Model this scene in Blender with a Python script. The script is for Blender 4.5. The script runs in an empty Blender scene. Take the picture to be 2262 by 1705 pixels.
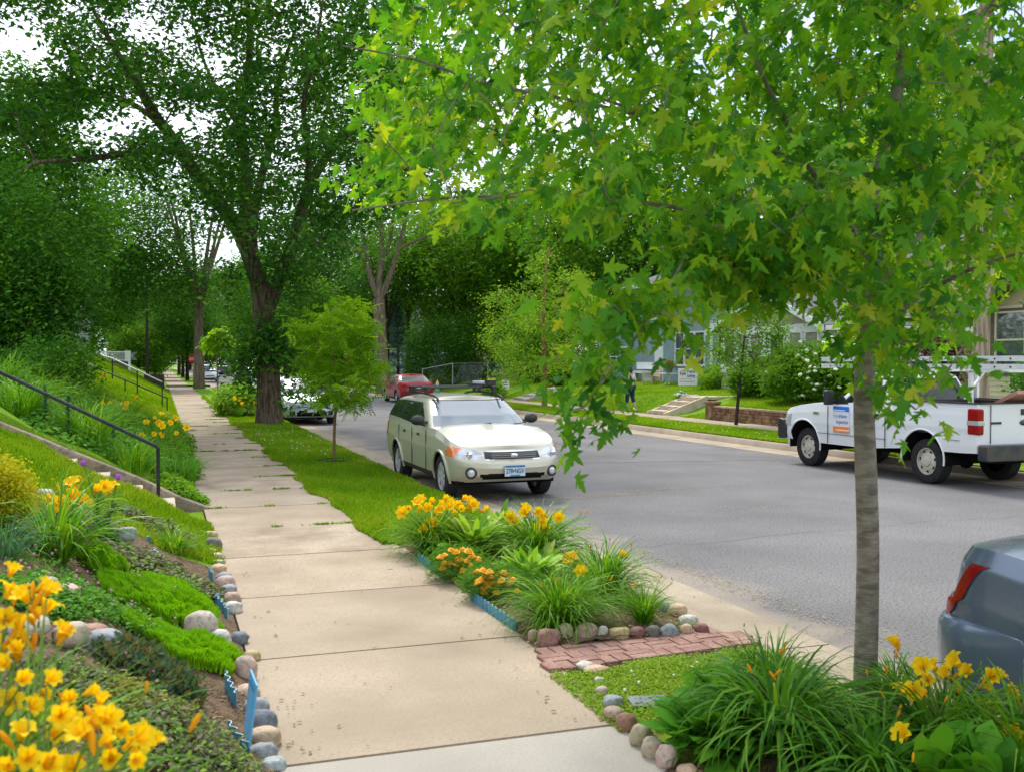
import bpy, math, random
import numpy as np
from math import sin, cos, pi, radians
from mathutils import Vector, Matrix
R = random.Random(7)
NR = np.random.default_rng(11)
scene = bpy.context.scene
# ---------------------------------------------------------------- camera
F, HOR, CAMH, VX = 2260.0, 799.0, 2.08, 353.0      # focal length and horizon in photo pixels, eye height, vanishing point
PITCH = math.atan((852.5 - HOR) / F)
YAW = math.atan((1131 - VX) / math.hypot(F, 852.5 - HOR))
cam = bpy.data.objects.new('camera', bpy.data.cameras.new('camera'))
scene.collection.objects.link(cam)
cam.location = (0, 0, CAMH)
cam.rotation_euler = (pi / 2 - PITCH, 0, -YAW)
cam.data.sensor_width = 36.0
cam.data.lens = F / 2262 * 36.0
cam.data.clip_start = 0.05
cam.data.clip_end = 3000
cam.data.dof.use_dof = True
cam.data.dof.focus_distance = 15.5
cam.data.dof.aperture_fstop = 4.5
scene.camera = cam
# ---------------------------------------------------------------- sky and sun
SUN_EL, SUN_AZ = radians(51), radians(2)           # azimuth from +y towards +x
w = bpy.data.worlds.new('World'); scene.world = w
w.use_nodes = True
nt = w.node_tree; nt.nodes.clear()
N = nt.nodes.new
out = N('ShaderNodeOutputWorld'); bg = N('ShaderNodeBackground')
sky = N('ShaderNodeTexSky'); sky.sky_type = 'NISHITA'; sky.sun_disc = False
sky.sun_elevation = SUN_EL; sky.sun_rotation = SUN_AZ; sky.air_density = 1.0; sky.dust_density = 1.5
tc = N('ShaderNodeTexCoord'); mp = N('ShaderNodeMapping'); mp.inputs['Scale'].default_value = (1, 1, 2.6)
nz = N('ShaderNodeTexNoise'); nz.inputs['Scale'].default_value = 2.6; nz.inputs['Detail'].default_value = 7; nz.inputs['Roughness'].default_value = .58
rp = N('ShaderNodeValToRGB'); rp.color_ramp.elements[0].position = .36; rp.color_ramp.elements[1].position = .52
mx = N('ShaderNodeMix'); mx.data_type = 'RGBA'
mx.inputs['B'].default_value = (9.4, 9.9, 10.8, 1)
nt.links.new(tc.outputs['Generated'], mp.inputs['Vector']); nt.links.new(mp.outputs['Vector'], nz.inputs['Vector'])
nt.links.new(nz.outputs['Fac'], rp.inputs['Fac']); nt.links.new(rp.outputs['Color'], mx.inputs['Factor'])
nt.links.new(sky.outputs['Color'], mx.inputs['A']); nt.links.new(mx.outputs['Result'], bg.inputs['Color'])
bg.inputs['Strength'].default_value = 0.112
nt.links.new(bg.outputs['Background'], out.inputs['Surface'])
sun = bpy.data.objects.new('sun', bpy.data.lights.new('sun', 'SUN'))
scene.collection.objects.link(sun)
sun.data.energy = 2.6; sun.data.angle = radians(14); sun.data.color = (1.0, .95, .86)
sd = Vector((sin(SUN_AZ) * cos(SUN_EL), cos(SUN_AZ) * cos(SUN_EL), sin(SUN_EL)))
sun.rotation_euler = sd.to_track_quat('Z', 'Y').to_euler()
sun.location = (20, 20, 40)
scene.view_settings.view_transform = 'Standard'; scene.view_settings.look = 'None'
scene.view_settings.exposure = 0.68; scene.view_settings.gamma = 1.0
scene.cycles.max_bounces = 6; scene.cycles.diffuse_bounces = 3; scene.cycles.glossy_bounces = 3
scene.cycles.transmission_bounces = 4; scene.cycles.transparent_max_bounces = 6
scene.cycles.caustics_reflective = False; scene.cycles.caustics_refractive = False
scene.cycles.use_denoising = True
scene.render.use_persistent_data = False

# ---------------------------------------------------------------- pixel helpers (photo pixels -> places in the world)
FW = np.array([sin(YAW) * cos(PITCH), cos(YAW) * cos(PITCH), -sin(PITCH)])
RT = np.array([cos(YAW), -sin(YAW), 0.0]); UP = np.cross(RT, FW); CAM = np.array([0, 0, CAMH])
def ray(px, py): return FW + (px - 1131) / F * RT - (py - 852.5) / F * UP
def at(px, py, z=0.0):                              # point at height z
    d = ray(px, py); return CAM + d * ((z - CAMH) / d[2])
def aty(px, py, Y):                                 # point at street distance Y
    d = ray(px, py); return CAM + d * (Y / d[1])
def atx(px, py, X):
    d = ray(px, py); return CAM + d * (X / d[0])
def atd(px, py, dep): return CAM + ray(px, py) * dep
K = 2262 / 2212.0
def dd(x, y, dep): return atd(x * K, y * K, dep)

# ---------------------------------------------------------------- materials
def principled(name):
    m = bpy.data.materials.new(name); m.use_nodes = True
    n = m.node_tree.nodes; b = n['Principled BSDF']; return m, m.node_tree, b
def mat(name, c1, c2=None, scale=8.0, rough=.8, metal=0.0, bump=0.0, bscale=None, coat=0.0, spec=None, detail=4, mapscale=None, lo=.35, hi=.65, c3=None, s3=60, f3=.5):
    m, t, b = principled(name)
    b.inputs['Roughness'].default_value = rough; b.inputs['Metallic'].default_value = metal
    if coat: b.inputs['Coat Weight'].default_value = coat; b.inputs['Coat Roughness'].default_value = .04
    if spec is None and rough >= .8: spec = .12
    if spec is not None: b.inputs['Specular IOR Level'].default_value = spec
    b.inputs['Base Color'].default_value = (*c1, 1)
    tc = t.nodes.new('ShaderNodeTexCoord'); src = tc.outputs['Object']
    if mapscale:
        mp = t.nodes.new('ShaderNodeMapping'); mp.inputs['Scale'].default_value = mapscale
        t.links.new(src, mp.inputs['Vector']); src = mp.outputs['Vector']
    if c2 is not None:
        nz = t.nodes.new('ShaderNodeTexNoise'); nz.inputs['Scale'].default_value = scale; nz.inputs['Detail'].default_value = detail
        rp = t.nodes.new('ShaderNodeValToRGB'); e = rp.color_ramp.elements
        e[0].position = lo; e[1].position = hi; e[0].color = (*c1, 1); e[1].color = (*c2, 1)
        t.links.new(src, nz.inputs['Vector']); t.links.new(nz.outputs['Fac'], rp.inputs['Fac'])
        col = rp.outputs['Color']
        if c3 is not None:
            n2 = t.nodes.new('ShaderNodeTexNoise'); n2.inputs['Scale'].default_value = s3; n2.inputs['Detail'].default_value = 2
            r2 = t.nodes.new('ShaderNodeValToRGB'); r2.color_ramp.elements[0].position = .50; r2.color_ramp.elements[1].position = .62
            r2.color_ramp.elements[1].color = (f3, f3, f3, 1)
            m3 = t.nodes.new('ShaderNodeMix'); m3.data_type = 'RGBA'; m3.inputs['B'].default_value = (*c3, 1)
            t.links.new(src, n2.inputs['Vector']); t.links.new(n2.outputs['Fac'], r2.inputs['Fac'])
            t.links.new(r2.outputs['Color'], m3.inputs['Factor']); t.links.new(col, m3.inputs['A']); col = m3.outputs['Result']
        t.links.new(col, b.inputs['Base Color'])
    if bump:
        nb = t.nodes.new('ShaderNodeTexNoise'); nb.inputs['Scale'].default_value = bscale or scale * 3; nb.inputs['Detail'].default_value = 5
        bp = t.nodes.new('ShaderNodeBump'); bp.inputs['Strength'].default_value = bump; bp.inputs['Distance'].default_value = .02
        t.links.new(src, nb.inputs['Vector']); t.links.new(nb.outputs['Fac'], bp.inputs['Height']); t.links.new(bp.outputs['Normal'], b.inputs['Normal'])
    return m
def leafmat(name, cols, trans=.45, rough=.6, tint=(1.25, 1.15, .45), spec=.1):
    """leaf colours vary leaf by leaf through the attribute rnd; part of the light comes through the leaf"""
    m = bpy.data.materials.new(name); m.use_nodes = True; t = m.node_tree; b = t.nodes['Principled BSDF']
    at_ = t.nodes.new('ShaderNodeAttribute'); at_.attribute_name = 'rnd'
    rp = t.nodes.new('ShaderNodeValToRGB'); e = rp.color_ramp.elements
    e[0].position = 0; e[1].position = 1; e[0].color = (*cols[0], 1); e[1].color = (*cols[-1], 1)
    for i in range(1, len(cols) - 1): e.new(i / (len(cols) - 1)).color = (*cols[i], 1)
    t.links.new(at_.outputs['Fac'], rp.inputs['Fac']); t.links.new(rp.outputs['Color'], b.inputs['Base Color'])
    b.inputs['Roughness'].default_value = rough; b.inputs['Specular IOR Level'].default_value = spec
    tr = t.nodes.new('ShaderNodeBsdfTranslucent')
    mm = t.nodes.new('ShaderNodeMix'); mm.data_type = 'RGBA'; mm.blend_type = 'MULTIPLY'; mm.inputs['Factor'].default_value = 1
    mm.inputs['B'].default_value = (*tint, 1); t.links.new(rp.outputs['Color'], mm.inputs['A']); t.links.new(mm.outputs['Result'], tr.inputs['Color'])
    ms = t.nodes.new('ShaderNodeMixShader'); ms.inputs['Fac'].default_value = trans
    t.links.new(b.outputs['BSDF'], ms.inputs[1]); t.links.new(tr.outputs['BSDF'], ms.inputs[2])
    t.links.new(ms.outputs['Shader'], t.nodes['Material Output'].inputs['Surface'])
    return m

# ---------------------------------------------------------------- meshes and objects
COL = scene.collection
def npmesh(name, V, F_, mats=None, smooth=False, rnd=None, midx=None):
    """V (n,3); F_ a list of (k,m) arrays of constant-size polygons"""
    if isinstance(F_, np.ndarray): F_ = [F_]
    F_ = [np.asarray(f) for f in F_ if len(f)]
    me = bpy.data.meshes.new(name)
    V = np.asarray(V, dtype=np.float32)
    me.vertices.add(len(V)); me.vertices.foreach_set('co', V.ravel())
    tot = sum(f.size for f in F_); npoly = sum(len(f) for f in F_)
    me.loops.add(tot); me.polygons.add(npoly)
    me.loops.foreach_set('vertex_index', np.concatenate([f.ravel() for f in F_]).astype(np.int32))
    sizes = np.concatenate([np.full(len(f), f.shape[1]) for f in F_])
    starts = np.concatenate([[0], np.cumsum(sizes)[:-1]]).astype(np.int32)
    me.polygons.foreach_set('loop_start', starts)
    if smooth: me.polygons.foreach_set('use_smooth', np.ones(npoly, dtype=bool))
    else: me.polygons.foreach_set('use_smooth', np.zeros(npoly, dtype=bool))
    if mats is not None:
        for m in (mats if isinstance(mats, (list, tuple)) else [mats]): me.materials.append(m)
    if midx is not None: me.polygons.foreach_set('material_index', np.asarray(midx, dtype=np.int32))
    me.update(calc_edges=True)
    if rnd is not None:
        a = me.attributes.new('rnd', 'FLOAT', 'FACE'); a.data.foreach_set('value', np.asarray(rnd, dtype=np.float32))
    return me
def link(name, me, parent=None, loc=None, rot=None, scale=None, **tags):
    o = bpy.data.objects.new(name, me); COL.objects.link(o)
    if parent is not None: o.parent = parent
    if loc is not None: o.location = [float(v) for v in loc]
    if rot is not None: o.rotation_euler = rot
    if scale is not None: o.scale = scale if hasattr(scale, '__len__') else (scale,) * 3
    for k, v in tags.items(): o[k] = v
    return o
def thing(name, label, cat, loc=(0, 0, 0), rotz=0.0, group=None):
    o = link(name, None, None, loc, (0, 0, rotz), label=label, category=cat)
    if group: o['group'] = group
    return o
def dup(root, loc, rotz=0.0, label=None, scale=None):
    """a copy of a thing, its parts and their sub-parts; mesh data is shared"""
    r = root.copy(); COL.objects.link(r); r.location = [float(v) for v in loc]; r.rotation_euler = (0, 0, rotz)
    if label: r['label'] = label
    if scale: r.scale = (scale,) * 3 if not hasattr(scale, '__len__') else scale
    for ch in list(root.children):
        c = ch.copy(); COL.objects.link(c); c.parent = r
        for g in list(ch.children):
            d = g.copy(); COL.objects.link(d); d.parent = c
    return r
class MB:
    def __init__(s): s.v = []; s.f = []; s.m = []
    def add(s, V, Fs, mi=0):
        o = len(s.v); s.v += [tuple(map(float, p)) for p in V]; s.f += [tuple(int(i) + o for i in f) for f in Fs]; s.m += [mi] * len(Fs); return s
    def box(s, c, d, rz=0.0, mi=0, M=None):
        x, y, z = d[0] / 2, d[1] / 2, d[2] / 2
        P = [(-x, -y, -z), (x, -y, -z), (x, y, -z), (-x, y, -z), (-x, -y, z), (x, -y, z), (x, y, z), (-x, y, z)]
        if M is not None: P = [tuple(M @ Vector(p)) for p in P]
        elif rz: P = [(p[0] * cos(rz) - p[1] * sin(rz), p[0] * sin(rz) + p[1] * cos(rz), p[2]) for p in P]
        P = [(p[0] + c[0], p[1] + c[1], p[2] + c[2]) for p in P]
        return s.add(P, [(0, 3, 2, 1), (4, 5, 6, 7), (0, 1, 5, 4), (1, 2, 6, 5), (2, 3, 7, 6), (3, 0, 4, 7)], mi)
    def bb(s, a, b, mi=0):
        return s.box([(a[i] + b[i]) / 2 for i in range(3)], [abs(b[i] - a[i]) for i in range(3)], 0, mi)
    def tube(s, pts, r, k=8, mi=0, cap=True):
        V, Fc = tube_np([np.array(pts, float)], [np.broadcast_to(np.asarray(r, float), (len(pts),))], k)
        s.add(V, Fc, mi)
        if cap:
            n = len(V); o = len(s.v) - n
            s.f += [tuple(o + i for i in range(k))[::-1], tuple(o + n - k + i for i in range(k))]; s.m += [mi, mi]
        return s
    def lathe(s, prof, k=16, c=(0, 0, 0), axis='z', mi=0, sq=(1, 1)):
        V = []; n = len(prof)
        for r, z in prof:
            for j in range(k):
                a = 2 * pi * j / k; p = (r * cos(a) * sq[0], r * sin(a) * sq[1], z)
                if axis == 'y': p = (p[0], p[2], p[1])
                if axis == 'x': p = (p[2], p[0], p[1])
                V.append((p[0] + c[0], p[1] + c[1], p[2] + c[2]))
        Fs = [(i * k + j, i * k + (j + 1) % k, (i + 1) * k + (j + 1) % k, (i + 1) * k + j) for i in range(n - 1) for j in range(k)]
        return s.add(V, Fs, mi)
    def prism(s, poly, a, b, axis='z', mi=0):
        """polygon extruded from a to b along an axis; poly in the two other axes (in order)"""
        def P(u, v, t): return {'z': (u, v, t), 'x': (t, u, v), 'y': (u, t, v)}[axis]
        n = len(poly); V = [P(u, v, a) for u, v in poly] + [P(u, v, b) for u, v in poly]
        Fs = [tuple(range(n))[::-1], tuple(range(n, 2 * n))] + [(i, (i + 1) % n, n + (i + 1) % n, n + i) for i in range(n)]
        return s.add(V, Fs, mi)
    def ball(s, c, r, k=10, n=7, mi=0):
        r = r if hasattr(r, '__len__') else (r, r, r)
        V = []
        for i in range(n):
            t = pi * (i + .02) / (n - .96)
            for j in range(k): V.append((c[0] + r[0] * sin(t) * cos(2 * pi * j / k), c[1] + r[1] * sin(t) * sin(2 * pi * j / k), c[2] - r[2] * cos(t)))
        Fs = [(i * k + j, i * k + (j + 1) % k, (i + 1) * k + (j + 1) % k, (i + 1) * k + j) for i in range(n - 1) for j in range(k)]
        Fs += [tuple(range(k))[::-1], tuple((n - 1) * k + j for j in range(k))]
        return s.add(V, Fs, mi)
    def mesh(s, name, mats, smooth=False, bevel=None):
        me = bpy.data.meshes.new(name); me.from_pydata(s.v, [], s.f)
        for m in (mats if isinstance(mats, (list, tuple)) else [mats]): me.materials.append(m)
        me.polygons.foreach_set('material_index', s.m)
        me.polygons.foreach_set('use_smooth', [smooth] * len(s.f)); me.update()
        if smooth:
            try: me.set_sharp_from_angle(angle=radians(38))
            except Exception: pass
        return me
    def obj(s, name, mats, parent=None, smooth=False, bevel=0.0, loc=None, rot=None, **tags):
        o = link(name, s.mesh(name, mats, smooth), parent, loc, rot, **tags)
        if bevel:
            b = o.modifiers.new('bevel', 'BEVEL'); b.width = bevel; b.segments = 2; b.limit_method = 'ANGLE'; b.angle_limit = radians(40)
        return o
def tube_np(paths, radii, k=6):
    Vs, Fs, off = [], [], 0
    ang = np.arange(k) * 2 * pi / k
    for P, r in zip(paths, radii):
        P = np.asarray(P, float); r = np.asarray(r, float); n = len(P)
        T = np.gradient(P, axis=0); T /= np.linalg.norm(T, axis=1)[:, None] + 1e-9
        ref = np.array([0, 0, 1.0]) if abs(T[0][2]) < .9 else np.array([1.0, 0, 0])
        A = np.empty_like(P); a = np.cross(T[0], ref); a /= np.linalg.norm(a)
        for i in range(n):
            a = a - T[i] * (a @ T[i]); a /= np.linalg.norm(a) + 1e-9; A[i] = a
        B = np.cross(T, A)
        V = P[:, None, :] + r[:, None, None] * (np.cos(ang)[None, :, None] * A[:, None, :] + np.sin(ang)[None, :, None] * B[:, None, :])
        Vs.append(V.reshape(-1, 3))
        i, j = np.meshgrid(np.arange(n - 1), np.arange(k), indexing='ij'); j2 = (j + 1) % k
        Fs.append(np.stack([i * k + j, i * k + j2, (i + 1) * k + j2, (i + 1) * k + j], -1).reshape(-1, 4) + off)
        off += n * k
    return np.concatenate(Vs), np.concatenate(Fs)

# ---------------------------------------------------------------- leaves
T_DIA = (np.array([[0, 0, 0], [.5, .26, .05], [1, 0, -.06], [.5, -.26, .05]], float), [np.array([[0, 1, 2, 3]])])
T_OVAL = (np.array([[0, 0, 0], [.3, .24, .05], [.7, .22, .03], [1, 0, -.08], [.7, -.22, .03], [.3, -.24, .05]], float), [np.array([[0, 1, 2, 3, 4, 5]])])
def _maple():
    half = [(0, 0), (-.05, .11), (-.10, .28), (.06, .19), (.15, .16), (.22, .34), (.36, .58), (.40, .34), (.38, .13), (.56, .24), (.62, .14), (.80, .12), (1.0, 0)]
    P = half + [(x, -y) for x, y in half[-2:0:-1]]
    V = [(.3, 0, .06)] + [(x, y * (1 - .1 * abs(y)), .05 - .42 * abs(y) ** 1.3 - .30 * max(0, x - .25) ** 1.5) for x, y in P]; n = len(P)
    return np.array(V, float), [np.array([[0, i + 1, (i + 1) % n + 1] for i in range(n)])]
T_MAPLE = _maple()
def leafcloud(P, size, T=T_DIA, down=0.3, up=0.6, seed=0, spread=1.0, out=None):
    """one leaf at every point of P: random heading, tips drooping by `down`, faces turned up by `up`"""
    g = np.random.default_rng(seed); n = len(P)
    az = g.uniform(0, 2 * pi, n)
    t = np.stack([np.cos(az), np.sin(az), -down + g.normal(0, .45 * spread, n)], -1)
    if out is not None: t[:, :2] += out[:, :2]
    t /= np.linalg.norm(t, axis=1)[:, None]
    nn = g.normal(0, 1, (n, 3)) * (1 - up) + np.array([0, 0, up * 1.6]); b = np.cross(nn, t); b /= np.linalg.norm(b, axis=1)[:, None] + 1e-9
    nn = np.cross(t, b)
    s = size * g.uniform(.65, 1.3, n); Vt, Ft = T; m = len(Vt)
    V = P[:, None, :] + s[:, None, None] * (Vt[None, :, 0, None] * t[:, None] + Vt[None, :, 1, None] * b[:, None] + Vt[None, :, 2, None] * nn[:, None])
    Fs = [(f[None] + (np.arange(n) * m)[:, None, None]).reshape(-1, f.shape[1]) for f in Ft]
    nf = sum(len(f) for f in Ft)
    rnd = np.repeat(np.clip(g.normal(.48, .19, n), 0, 1), nf)
    return V.reshape(-1, 3), Fs, rnd
def inpoly(px, py, poly):
    c = np.zeros(len(px), bool); n = len(poly)
    for i in range(n):
        x1, y1 = poly[i]; x2, y2 = poly[(i + 1) % n]
        hit = ((y1 > py) != (y2 > py)) & (px < (x2 - x1) * (py - y1) / (y2 - y1 + 1e-12) + x1); c ^= hit
    return c
def grow(limbs, radii, targets, sag=.05, rmin=.012, rbr=.35, seed=0, keep=1.0):
    """joins every leaf-cluster centre to the nearest wood, nearest first: returns branch paths and radii"""
    g = np.random.default_rng(seed); paths = [np.asarray(l, float) for l in limbs]; rads = [np.asarray(r, float) for r in radii]
    node = np.concatenate(paths); nr = np.concatenate(rads)
    T = np.asarray(targets, float); n = len(T)
    D = np.full(n, 1e9); I = np.zeros(n, int)
    for k, p in enumerate(node):
        d = np.linalg.norm(T - p, axis=1) * 1.0; u = d < D; D[u] = d[u]; I[u] = k
    done = np.zeros(n, bool); node = list(node); nr = list(nr)
    for _ in range(n):
        k = int(np.argmin(np.where(done, 1e9, D))); done[k] = True
        a = node[I[k]]; b = T[k]; L = np.linalg.norm(b - a)
        if L < 1e-3: continue
        m = max(3, int(L / .5) + 2); u = np.linspace(0, 1, m)[:, None]
        p = a + (b - a) * u; p += np.sin(u * pi) * (np.array([0, 0, sag * L]) + g.normal(0, .06 * L, 3))
        p[1:-1] += g.normal(0, .02 * L, (m - 2, 3))
        r0 = max(rmin * 1.2, min(nr[I[k]] * .62, .02 + L * .014 * rbr / .35)); r = np.linspace(r0, max(rmin * .6, r0 * .35), m)
        paths.append(p); rads.append(r)
        for q, rr in zip(p[1:], r[1:]):
            node.append(q); nr.append(rr); d = np.linalg.norm(T - q, axis=1); uu = (d < D) & ~done; D[uu] = d[uu]; I[uu] = len(node) - 1
    return paths, rads
def smooth_path(P, n=4):
    P = np.asarray(P, float); m = len(P); t = np.linspace(0, m - 1, (m - 1) * n + 1); i = np.clip(t.astype(int), 0, m - 2); u = (t - i)[:, None]
    g = lambda k: P[np.clip(k, 0, m - 1)]
    p0, p1, p2, p3 = g(i - 1), g(i), g(i + 1), g(i + 2)
    return .5 * (2 * p1 + (p2 - p0) * u + (2 * p0 - 5 * p1 + 4 * p2 - p3) * u ** 2 + (3 * p1 - p0 - 3 * p2 + p3) * u ** 3)
def build_wood(name, paths, rads, m, parent, kbig=10):
    big = [i for i in range(len(paths)) if rads[i][0] > .08]; sm = [i for i in range(len(paths)) if rads[i][0] <= .08]
    V, Fc = [], []; off = 0
    for idx, k in ((big, kbig), (sm, 5)):
        if idx:
            v, f = tube_np([paths[i] for i in idx], [rads[i] for i in idx], k); V.append(v); Fc.append(f + off); off += len(v)
    return link(name, npmesh(name, np.concatenate(V), np.concatenate(Fc), m, smooth=True), parent)
def straps(n, L, wd, seed=0, spread=.06, e0=(75, 20), droop=1.4, segs=6, base=None, prof=None, flat=0.0, jit=.25):
    """n arching strap leaves from a common base; returns V, F, rnd"""
    g = np.random.default_rng(seed)
    az = g.uniform(0, 2 * pi, n); rr = spread * np.sqrt(g.uniform(0, 1, n))
    B = np.stack([rr * np.cos(az + g.normal(0, .6, n)), rr * np.sin(az + g.normal(0, .6, n)), np.zeros(n)], -1) if base is None else base
    Ln = L * g.uniform(1 - jit, 1 + jit, n); el = np.radians(np.clip(g.normal(*e0, n), 15, 88)); dr = droop * g.uniform(.6, 1.35, n)
    w0 = wd * g.uniform(.75, 1.2, n)
    t = np.linspace(0, 1, segs + 1); e = el[:, None] - dr[:, None] * t[None] ** 1.4
    st = Ln[:, None] / segs
    h = np.concatenate([np.zeros((n, 1)), np.cumsum(np.cos(e[:, :-1]) * st, 1)], 1); z = np.concatenate([np.zeros((n, 1)), np.cumsum(np.sin(e[:, :-1]) * st, 1)], 1)
    tw = az[:, None] + g.normal(0, .25, n)[:, None] * t[None]
    C = B[:, None] + np.stack([h * np.cos(tw), h * np.sin(tw), z], -1)
    side = np.stack([-np.sin(tw), np.cos(tw), g.normal(0, .35, n)[:, None] * np.ones_like(t)[None]], -1)
    pr = prof(t) if prof is not None else np.clip(1 - t, .0, 1) ** .55 * (0.75 + .25 * np.minimum(1, t * 6))
    ww = w0[:, None] * pr[None] * .5
    V = np.stack([C - side * ww[..., None], C + side * ww[..., None]], 2).reshape(n, -1, 3)
    m = 2 * (segs + 1); f = np.array([[2 * i, 2 * i + 1, 2 * i + 3, 2 * i + 2] for i in range(segs)])
    Fs = (f[None] + (np.arange(n) * m)[:, None, None]).reshape(-1, 4)
    return V.reshape(-1, 3), Fs, np.repeat(np.clip(g.normal(.5, .25, n), 0, 1), segs)
def merge(parts):
    """parts: list of (V, [F...] or F, rnd)"""
    V, Q, rn, off = [], {}, {}, 0
    for v, f, r in parts:
        f = [f] if isinstance(f, np.ndarray) else f; i = 0
        for a in f:
            Q.setdefault(a.shape[1], []).append(a + off); rn.setdefault(a.shape[1], []).append(r[i:i + len(a)]); i += len(a)
        V.append(v); off += len(v)
    ks = sorted(Q)
    return np.concatenate(V), [np.concatenate(Q[k]) for k in ks], np.concatenate([np.concatenate(rn[k]) for k in ks])
def shift(part, d): return (part[0] + np.asarray(d, float), part[1], part[2])
def text(body, parent, loc, rot, size, m, name='lettering', align='CENTER', ext=.001, sx=1.0, bold=0.0):
    c = bpy.data.curves.new(name, 'FONT'); c.body = body; c.size = size; c.align_x = align; c.align_y = 'CENTER'; c.extrude = ext; c.offset = bold
    t_ = bpy.data.objects.new(name, c); me = bpy.data.meshes.new_from_object(t_); me.name = name; me.materials.clear(); me.materials.append(m); bpy.data.objects.remove(t_)
    return link(name, me, parent, loc, rot, (sx, 1, 1))
# ================================================================ SETTING
M = {}
M['asphalt'] = mat('asphalt', (.15, .147, .149), (.22, .214, .216), scale=.55, lo=.3, hi=.7, rough=.9, bump=.5, bscale=70, c3=(.07, .068, .075), s3=42, f3=.7, detail=8)
M['patch'] = mat('asphalt_patch', (.13, .13, .135), (.2, .195, .2), scale=2.5, rough=.92, bump=.3, bscale=160, c3=(.34, .33, .33), s3=70)
M['conc'] = mat('sidewalk_concrete', (.30, .24, .18), (.45, .37, .285), scale=.9, lo=.3, hi=.7, rough=.9, bump=.2, bscale=120, c3=(.27, .205, .14), s3=60, f3=.42, detail=9)
M['conc_b'] = mat('sidewalk_concrete_grey', (.32, .25, .18), (.45, .365, .275), scale=1.3, lo=.3, hi=.7, rough=.9, bump=.25, bscale=120, c3=(.2, .16, .12), s3=60, f3=.42, detail=9)
M['conc_c'] = mat('sidewalk_concrete_worn', (.275, .215, .16), (.45, .37, .285), scale=1.9, lo=.3, hi=.62, rough=.92, bump=.25, bscale=120, c3=(.23, .17, .115), s3=60, f3=.5, detail=9)
M['conc2'] = mat('pale_concrete', (.37, .34, .295), (.44, .405, .355), scale=1.6, rough=.9, bump=.15, bscale=120, c3=(.3, .27, .23), s3=70, f3=.35)
M['curb'] = mat('curb_concrete', (.29, .24, .18), (.43, .36, .28), scale=1.5, lo=.3, hi=.7, rough=.92, bump=.3, bscale=90, c3=(.25, .2, .15), s3=80)
M['joint'] = mat('joint_dirt', (.05, .04, .03), (.1, .075, .05), scale=12, rough=1)
M['soil'] = mat('garden_soil', (.075, .048, .03), (.17, .115, .075), scale=14, rough=1, bump=1.0, bscale=70, c3=(.27, .2, .13), s3=110, f3=.7)
M['turf'] = mat('turf', (.11, .24, .010), (.19, .32, .014), scale=1.6, lo=.3, hi=.7, rough=.95, bump=.7, bscale=120, c3=(.07, .16, .008), s3=45, f3=.6)
M['moss'] = mat('moss_mat', (.15, .30, .015), (.26, .38, .03), scale=5, rough=.95, bump=.9, bscale=110, c3=(.17, .11, .05), s3=12, f3=.6)
M['brick'] = mat('paver_brick', (.27, .155, .13), (.38, .24, .205), scale=7, rough=.9, bump=.25, bscale=110, c3=(.2, .09, .07), s3=50)
M['sand'] = mat('gutter_sand', (.48, .40, .31), (.36, .31, .26), scale=3, rough=1)

def gutter_tint(m):
    t = m.node_tree; b = t.nodes['Principled BSDF']; src = b.inputs['Base Color'].links[0].from_socket
    tc = t.nodes.new('ShaderNodeTexCoord'); sx = t.nodes.new('ShaderNodeSeparateXYZ'); t.links.new(tc.outputs['Object'], sx.inputs[0])
    nz = t.nodes.new('ShaderNodeTexNoise'); nz.inputs['Scale'].default_value = 1.3; nz.inputs['Detail'].default_value = 8; t.links.new(tc.outputs['Object'], nz.inputs['Vector'])
    ad = t.nodes.new('ShaderNodeMath'); ad.operation = 'MULTIPLY_ADD'; ad.inputs[1].default_value = 1.6; t.links.new(nz.outputs['Fac'], ad.inputs[0]); t.links.new(sx.outputs['X'], ad.inputs[2])
    rp = t.nodes.new('ShaderNodeMapRange'); rp.inputs['From Min'].default_value = 5.5; rp.inputs['From Max'].default_value = 6.0; rp.inputs['To Min'].default_value = .6; rp.inputs['To Max'].default_value = 0; t.links.new(ad.outputs[0], rp.inputs['Value'])
    mx = t.nodes.new('ShaderNodeMix'); mx.data_type = 'RGBA'; mx.inputs['B'].default_value = (.36, .30, .24, 1); t.links.new(rp.outputs[0], mx.inputs['Factor']); t.links.new(src, mx.inputs['A']); t.links.new(mx.outputs['Result'], b.inputs['Base Color'])
gutter_tint(M['asphalt'])
def xc(y): return float(np.interp(y, [-10, 0, 14, 21, 28, 39, 60, 90, 200, 420], [14.5, 14.4, 14.15, 13.82, 13.65, 13.42, 13.25, 13.2, 13.1, 13.1]))
def sstep(a, b, x):
    t = np.clip((x - a) / (b - a), 0, 1); return t * t * (3 - 2 * t)
STEP_X0, STEP_RUN, STEP_RISE = .17, .385, .18
def zl(x, y):
    """height of the bank on the left of the sidewalk"""
    x = np.asarray(x, float); y = np.asarray(y, float)
    u = np.maximum(0, .52 - x)
    z = .15 + .53 * u
    top = 2.35 + .3 * sstep(25, 60, y); z = np.where(z > top - .4, top - .4 + .4 * (1 - np.exp(-(z - top + .4) / .4)), z) + np.maximum(0, u - 6) * .04
    z = z + .035 * np.sin(x * 5.1 + y * 1.7) * np.minimum(1, u * 2) + .02 * np.sin(y * 4.3 + x * 2.2) * np.minimum(1, u * 2)
    fade = 1 - sstep(71, 77.5, y) + sstep(89, 95, y)
    z = .1 + (z - .1) * fade
    k = np.floor((STEP_X0 - x) / STEP_RUN); zs = .15 + STEP_RISE * np.clip(k, 0, 12) - .02
    ins = sstep(12.5, 12.62, y) * (1 - sstep(14.05, 14.1, y)) * (x < .6) * (x > -6)
    return z * (1 - ins) + np.minimum(z, zs) * ins
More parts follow.
